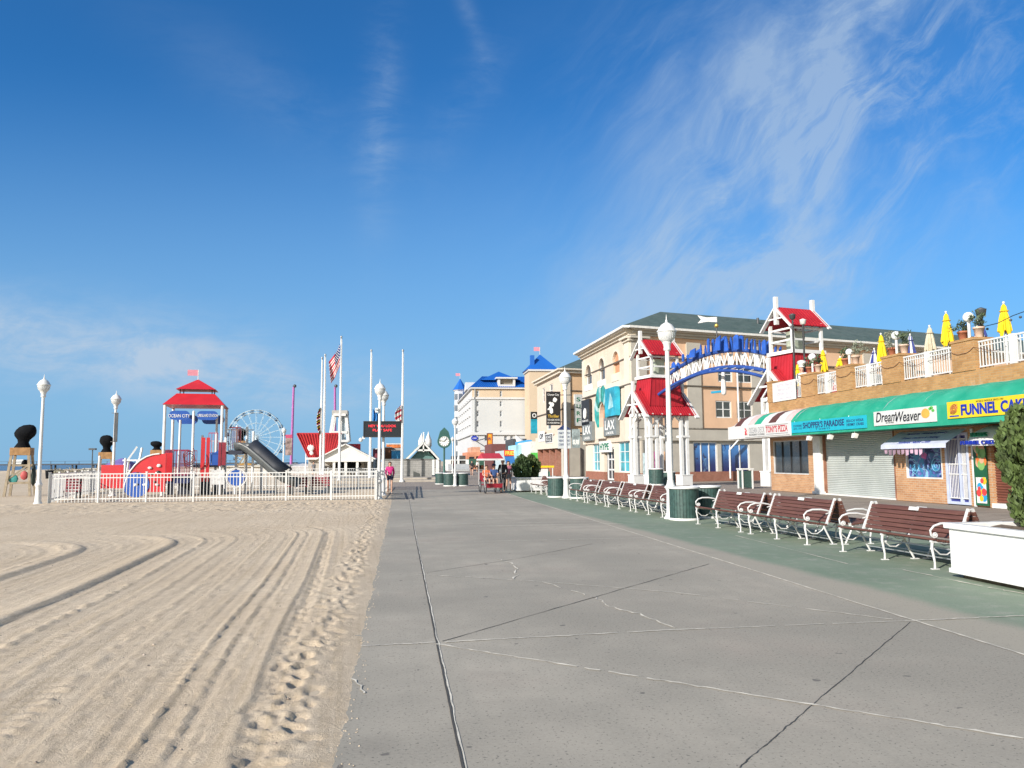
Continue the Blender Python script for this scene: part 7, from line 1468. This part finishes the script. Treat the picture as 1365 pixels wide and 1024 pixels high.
    for n in 'rl':
        if shorts: ns+=[('hip'+n,'kne'+n,.55)]; es+=[('hip'+n,'hip'+n+'kne'+n)]
        else: ns+=['kne'+n,('kne'+n,'ank'+n,.92)]; es+=[('hip'+n,'kne'+n),('kne'+n,'kne'+n+'ank'+n)]
    sub('shorts' if shorts else 'trousers',ns,es,.013,pants)
    for n in 'rl': sub('shoe',['toe'+n,'hee'+n,'ank'+n],[('hee'+n,'toe'+n),('hee'+n,'ank'+n)],.012,mat('shoe_grey',(.35,.34,.34),.6,.2,5))
    hz_=1.62+dz; b=MB(); b.ball(V_(0,.028,hz_),.108*k,14,(.95,.95,1.0))
    if longhair: b.ball(V_(0,.07,hz_-.12),.085*k,10,(1.,.7,1.5))
    obj('hair',b,hair,t)
    b=MB(); 
    for s in (-1,1): b.ball(V_(s*.034,-.086,1.605+dz),.011*k,6)
    obj('eye',b,BLACK,t); b=MB(); b.ball(V_(0,-.078,1.535+dz),.022*k,6,(1.2,.4,.35)); obj('mouth',b,mat('lip',(.35,.12,.11),.5),t)
    if hat: b=MB(); b.lathe([(.16*k,(hz_+.03)*k),(.155*k,(hz_+.04)*k),(.105*k,(hz_+.05)*k),(.09*k,(hz_+.12)*k),(.02*k,(hz_+.14)*k)],(0,0,0),12); obj('cap',b,hat,t)
    return t
PINK=mat('shirt_pink',(.58,.03,.20),.8,.1,5); NAVYC=mat('cloth_navy',(.012,.016,.05),.8,.2,5); ORA=mat('shirt_orange',(.52,.14,.06),.8,.2,5); BLC=mat('shirt_blue',(.03,.07,.20),.8,.2,5); DKC=mat('cloth_dark',(.02,.02,.025),.8,.2,5); GRC=mat('cloth_grey',(.25,.25,.26),.8,.2,5)
w_=G(517,657.5); person('woman in a bright pink long sleeved top and dark shorts walking past the corner lamp',(w_.x+.1,w_.y,.004),R(6),1.66,PINK,NAVYC,HAIRB)
# surrey
c=G(654,657); SX,SY=c.x,c.y; t=thing('surrey','red four wheeled pedal surrey with a red fringed canopy coming along the boardwalk','surrey',(SX,SY,0),R(4)); t.scale=(.80,1,1)
RDM=mat('surrey_red',(.28,.015,.03),.4,.1,3)
for sx in (-.52,.52):
    for y_ in (-.75,.95):
        b=MB(); b.tube([(sx,y_+.33*math.cos(a*PI/10),.34+.33*math.sin(a*PI/10)) for a in range(21)],.035,6); w0=obj('wheel',b,BLACK,t); b=MB()
        for a in range(8): b.bar((sx,y_,.34),(sx,y_+.32*math.cos(a*PI/4),.34+.32*math.sin(a*PI/4)),.012)
        b.ball((sx,y_,.34),.05,8); obj('spoke',b,GALV,w0)
b=MB(); 
for sx in (-.42,.42): b.tube([(sx,-.95,.42),(sx,1.1,.42)],.03,6)
for y_ in (-.9,-.2,.5,1.05): b.tube([(-.42,y_,.42),(.42,y_,.42)],.025,6)
obj('frame',b,RDM,t); b=MB(); b.box(-.5,.5,-1.15,-.75,.30,.42); b.prism([(-.5,-1.15,.30),(.5,-1.15,.30),(.55,-1.22,.52),(-.55,-1.22,.52)],(0,.03,0)); obj('front_basket',b,RDM,t,.01)
b=MB(); b.box(-.5,.5,-.05,.35,.58,.66); b.box(-.5,.5,.35,.42,.66,1.05); obj('seat',b,RDM,t,.01); b=MB(); b.box(-.5,.5,.75,1.1,.58,.66); b.box(-.5,.5,1.08,1.15,.66,1.05); obj('seat',b,RDM,t,.01)
for sx in (-.56,.56):
    for y_ in (-.7,1.1): b=MB(); b.tube([(sx,y_,.4),(sx,y_,1.82)],.018,6); obj('canopy_pole',b,WHITE,t)
b=MB(); b.add([(-.68,-.9,1.80),(.68,-.9,1.80),(.62,.1,2.10),(-.62,.1,2.10),(.68,1.3,1.80),(-.68,1.3,1.80)],[(0,1,2,3),(3,2,4,5)]); b.add([(-.68,-.9,1.80),(-.62,.1,2.10),(-.68,1.3,1.80)],[(0,1,2)]); b.add([(.68,-.9,1.80),(.62,.1,2.10),(.68,1.3,1.80)],[(0,2,1)]); obj('canopy',b,mat('canopy_red',(.42,.03,.045),.7,.1,3),t)
b=MB(); 
for x0_,y0_,x1_,y1_ in ((-.68,-.9,.68,-.9),(-.68,1.3,.68,1.3),(-.68,-.9,-.68,1.3),(.68,-.9,.68,1.3)): b.bar((x0_,y0_,1.76),(x1_,y1_,1.76),.015,.09)
obj('canopy_fringe',b,PWHITE,t)
b=MB(); b.tube([(-.28,-.55,.45),(-.28,-.5,1.0),(-.1,-.5,1.05),(-.45,-.5,1.05)],.016,6); obj('handlebar',b,GALV,t)
mk=Matrix.Translation((SX,SY,0))@Matrix.Rotation(R(4),4,'Z')
person('rider in an orange top on the left front seat of the surrey',tuple(mk@Vector((-.2,.12,0))),R(4),1.6,ORA,GRC,HAIRB,'sit',.62,False,True,None,True)
person('rider in a dark blue top and cap on the right front seat of the surrey',tuple(mk@Vector((.2,.12,0))),R(4),1.68,BLC,GRC,HAIRB,'sit',.62,False,True,None,False,BLC)
person('person in dark clothes walking close beside the surrey on the shop side',(SX+.72,SY+.5,0),R(-8),1.74,DKC,DKC,HAIRB,'walk',0,True,False,None,False)
person('person in a pink and grey top walking behind the surrey',(SX+1.25,SY+2.2,0),R(10),1.66,mat('shirt_rose',(.45,.16,.22),.8),GRC,HAIRB,'walk',0,False,True)
for u,Y,l,s_,p_ in ((629,92,'distant walker in dark clothes left of the surrey, nearer of two',DKC,DKC),(636,118,'distant walker in a pale shirt left of the surrey canopy',PWHITE,DKC),(605,100,'distant walker in a red shirt by the clock',FR,DKC),(418,80,'distant person in grey behind the picket fence below the red hall',GRC,DKC)):
    x=AY(u,620,Y).x; person(l,(x,Y,0),random.uniform(-1,1),1.7,s_,p_,HAIRB,'walk',0,False,True,None,False)
# chef statue on the deck (painted figure)
q=AX(1066,500,17.5); t=person('white painted chef statue with raised arm at the left end of the roof deck',(17.6,q.y,3.74),R(-60),2.1,PWHITE,DKC,DKC,'walk',0,True,False,None,False)
t.name='chef_statue'; t['category']='statue'; b=MB(); k=2.1/1.7; b.lathe([(.11*k,1.66*k),(.11*k,1.74*k),(.16*k,1.78*k),(.15*k,1.88*k),(.05*k,1.92*k)],(0,.02,0),12); obj('chef_hat',b,PWHITE,t); b=MB(); b.lathe([(.26,1.33*k),(.27,1.35*k),(.02,1.37*k)],(.3,-.30,0),14); obj('tray',b,PWHITE,t)
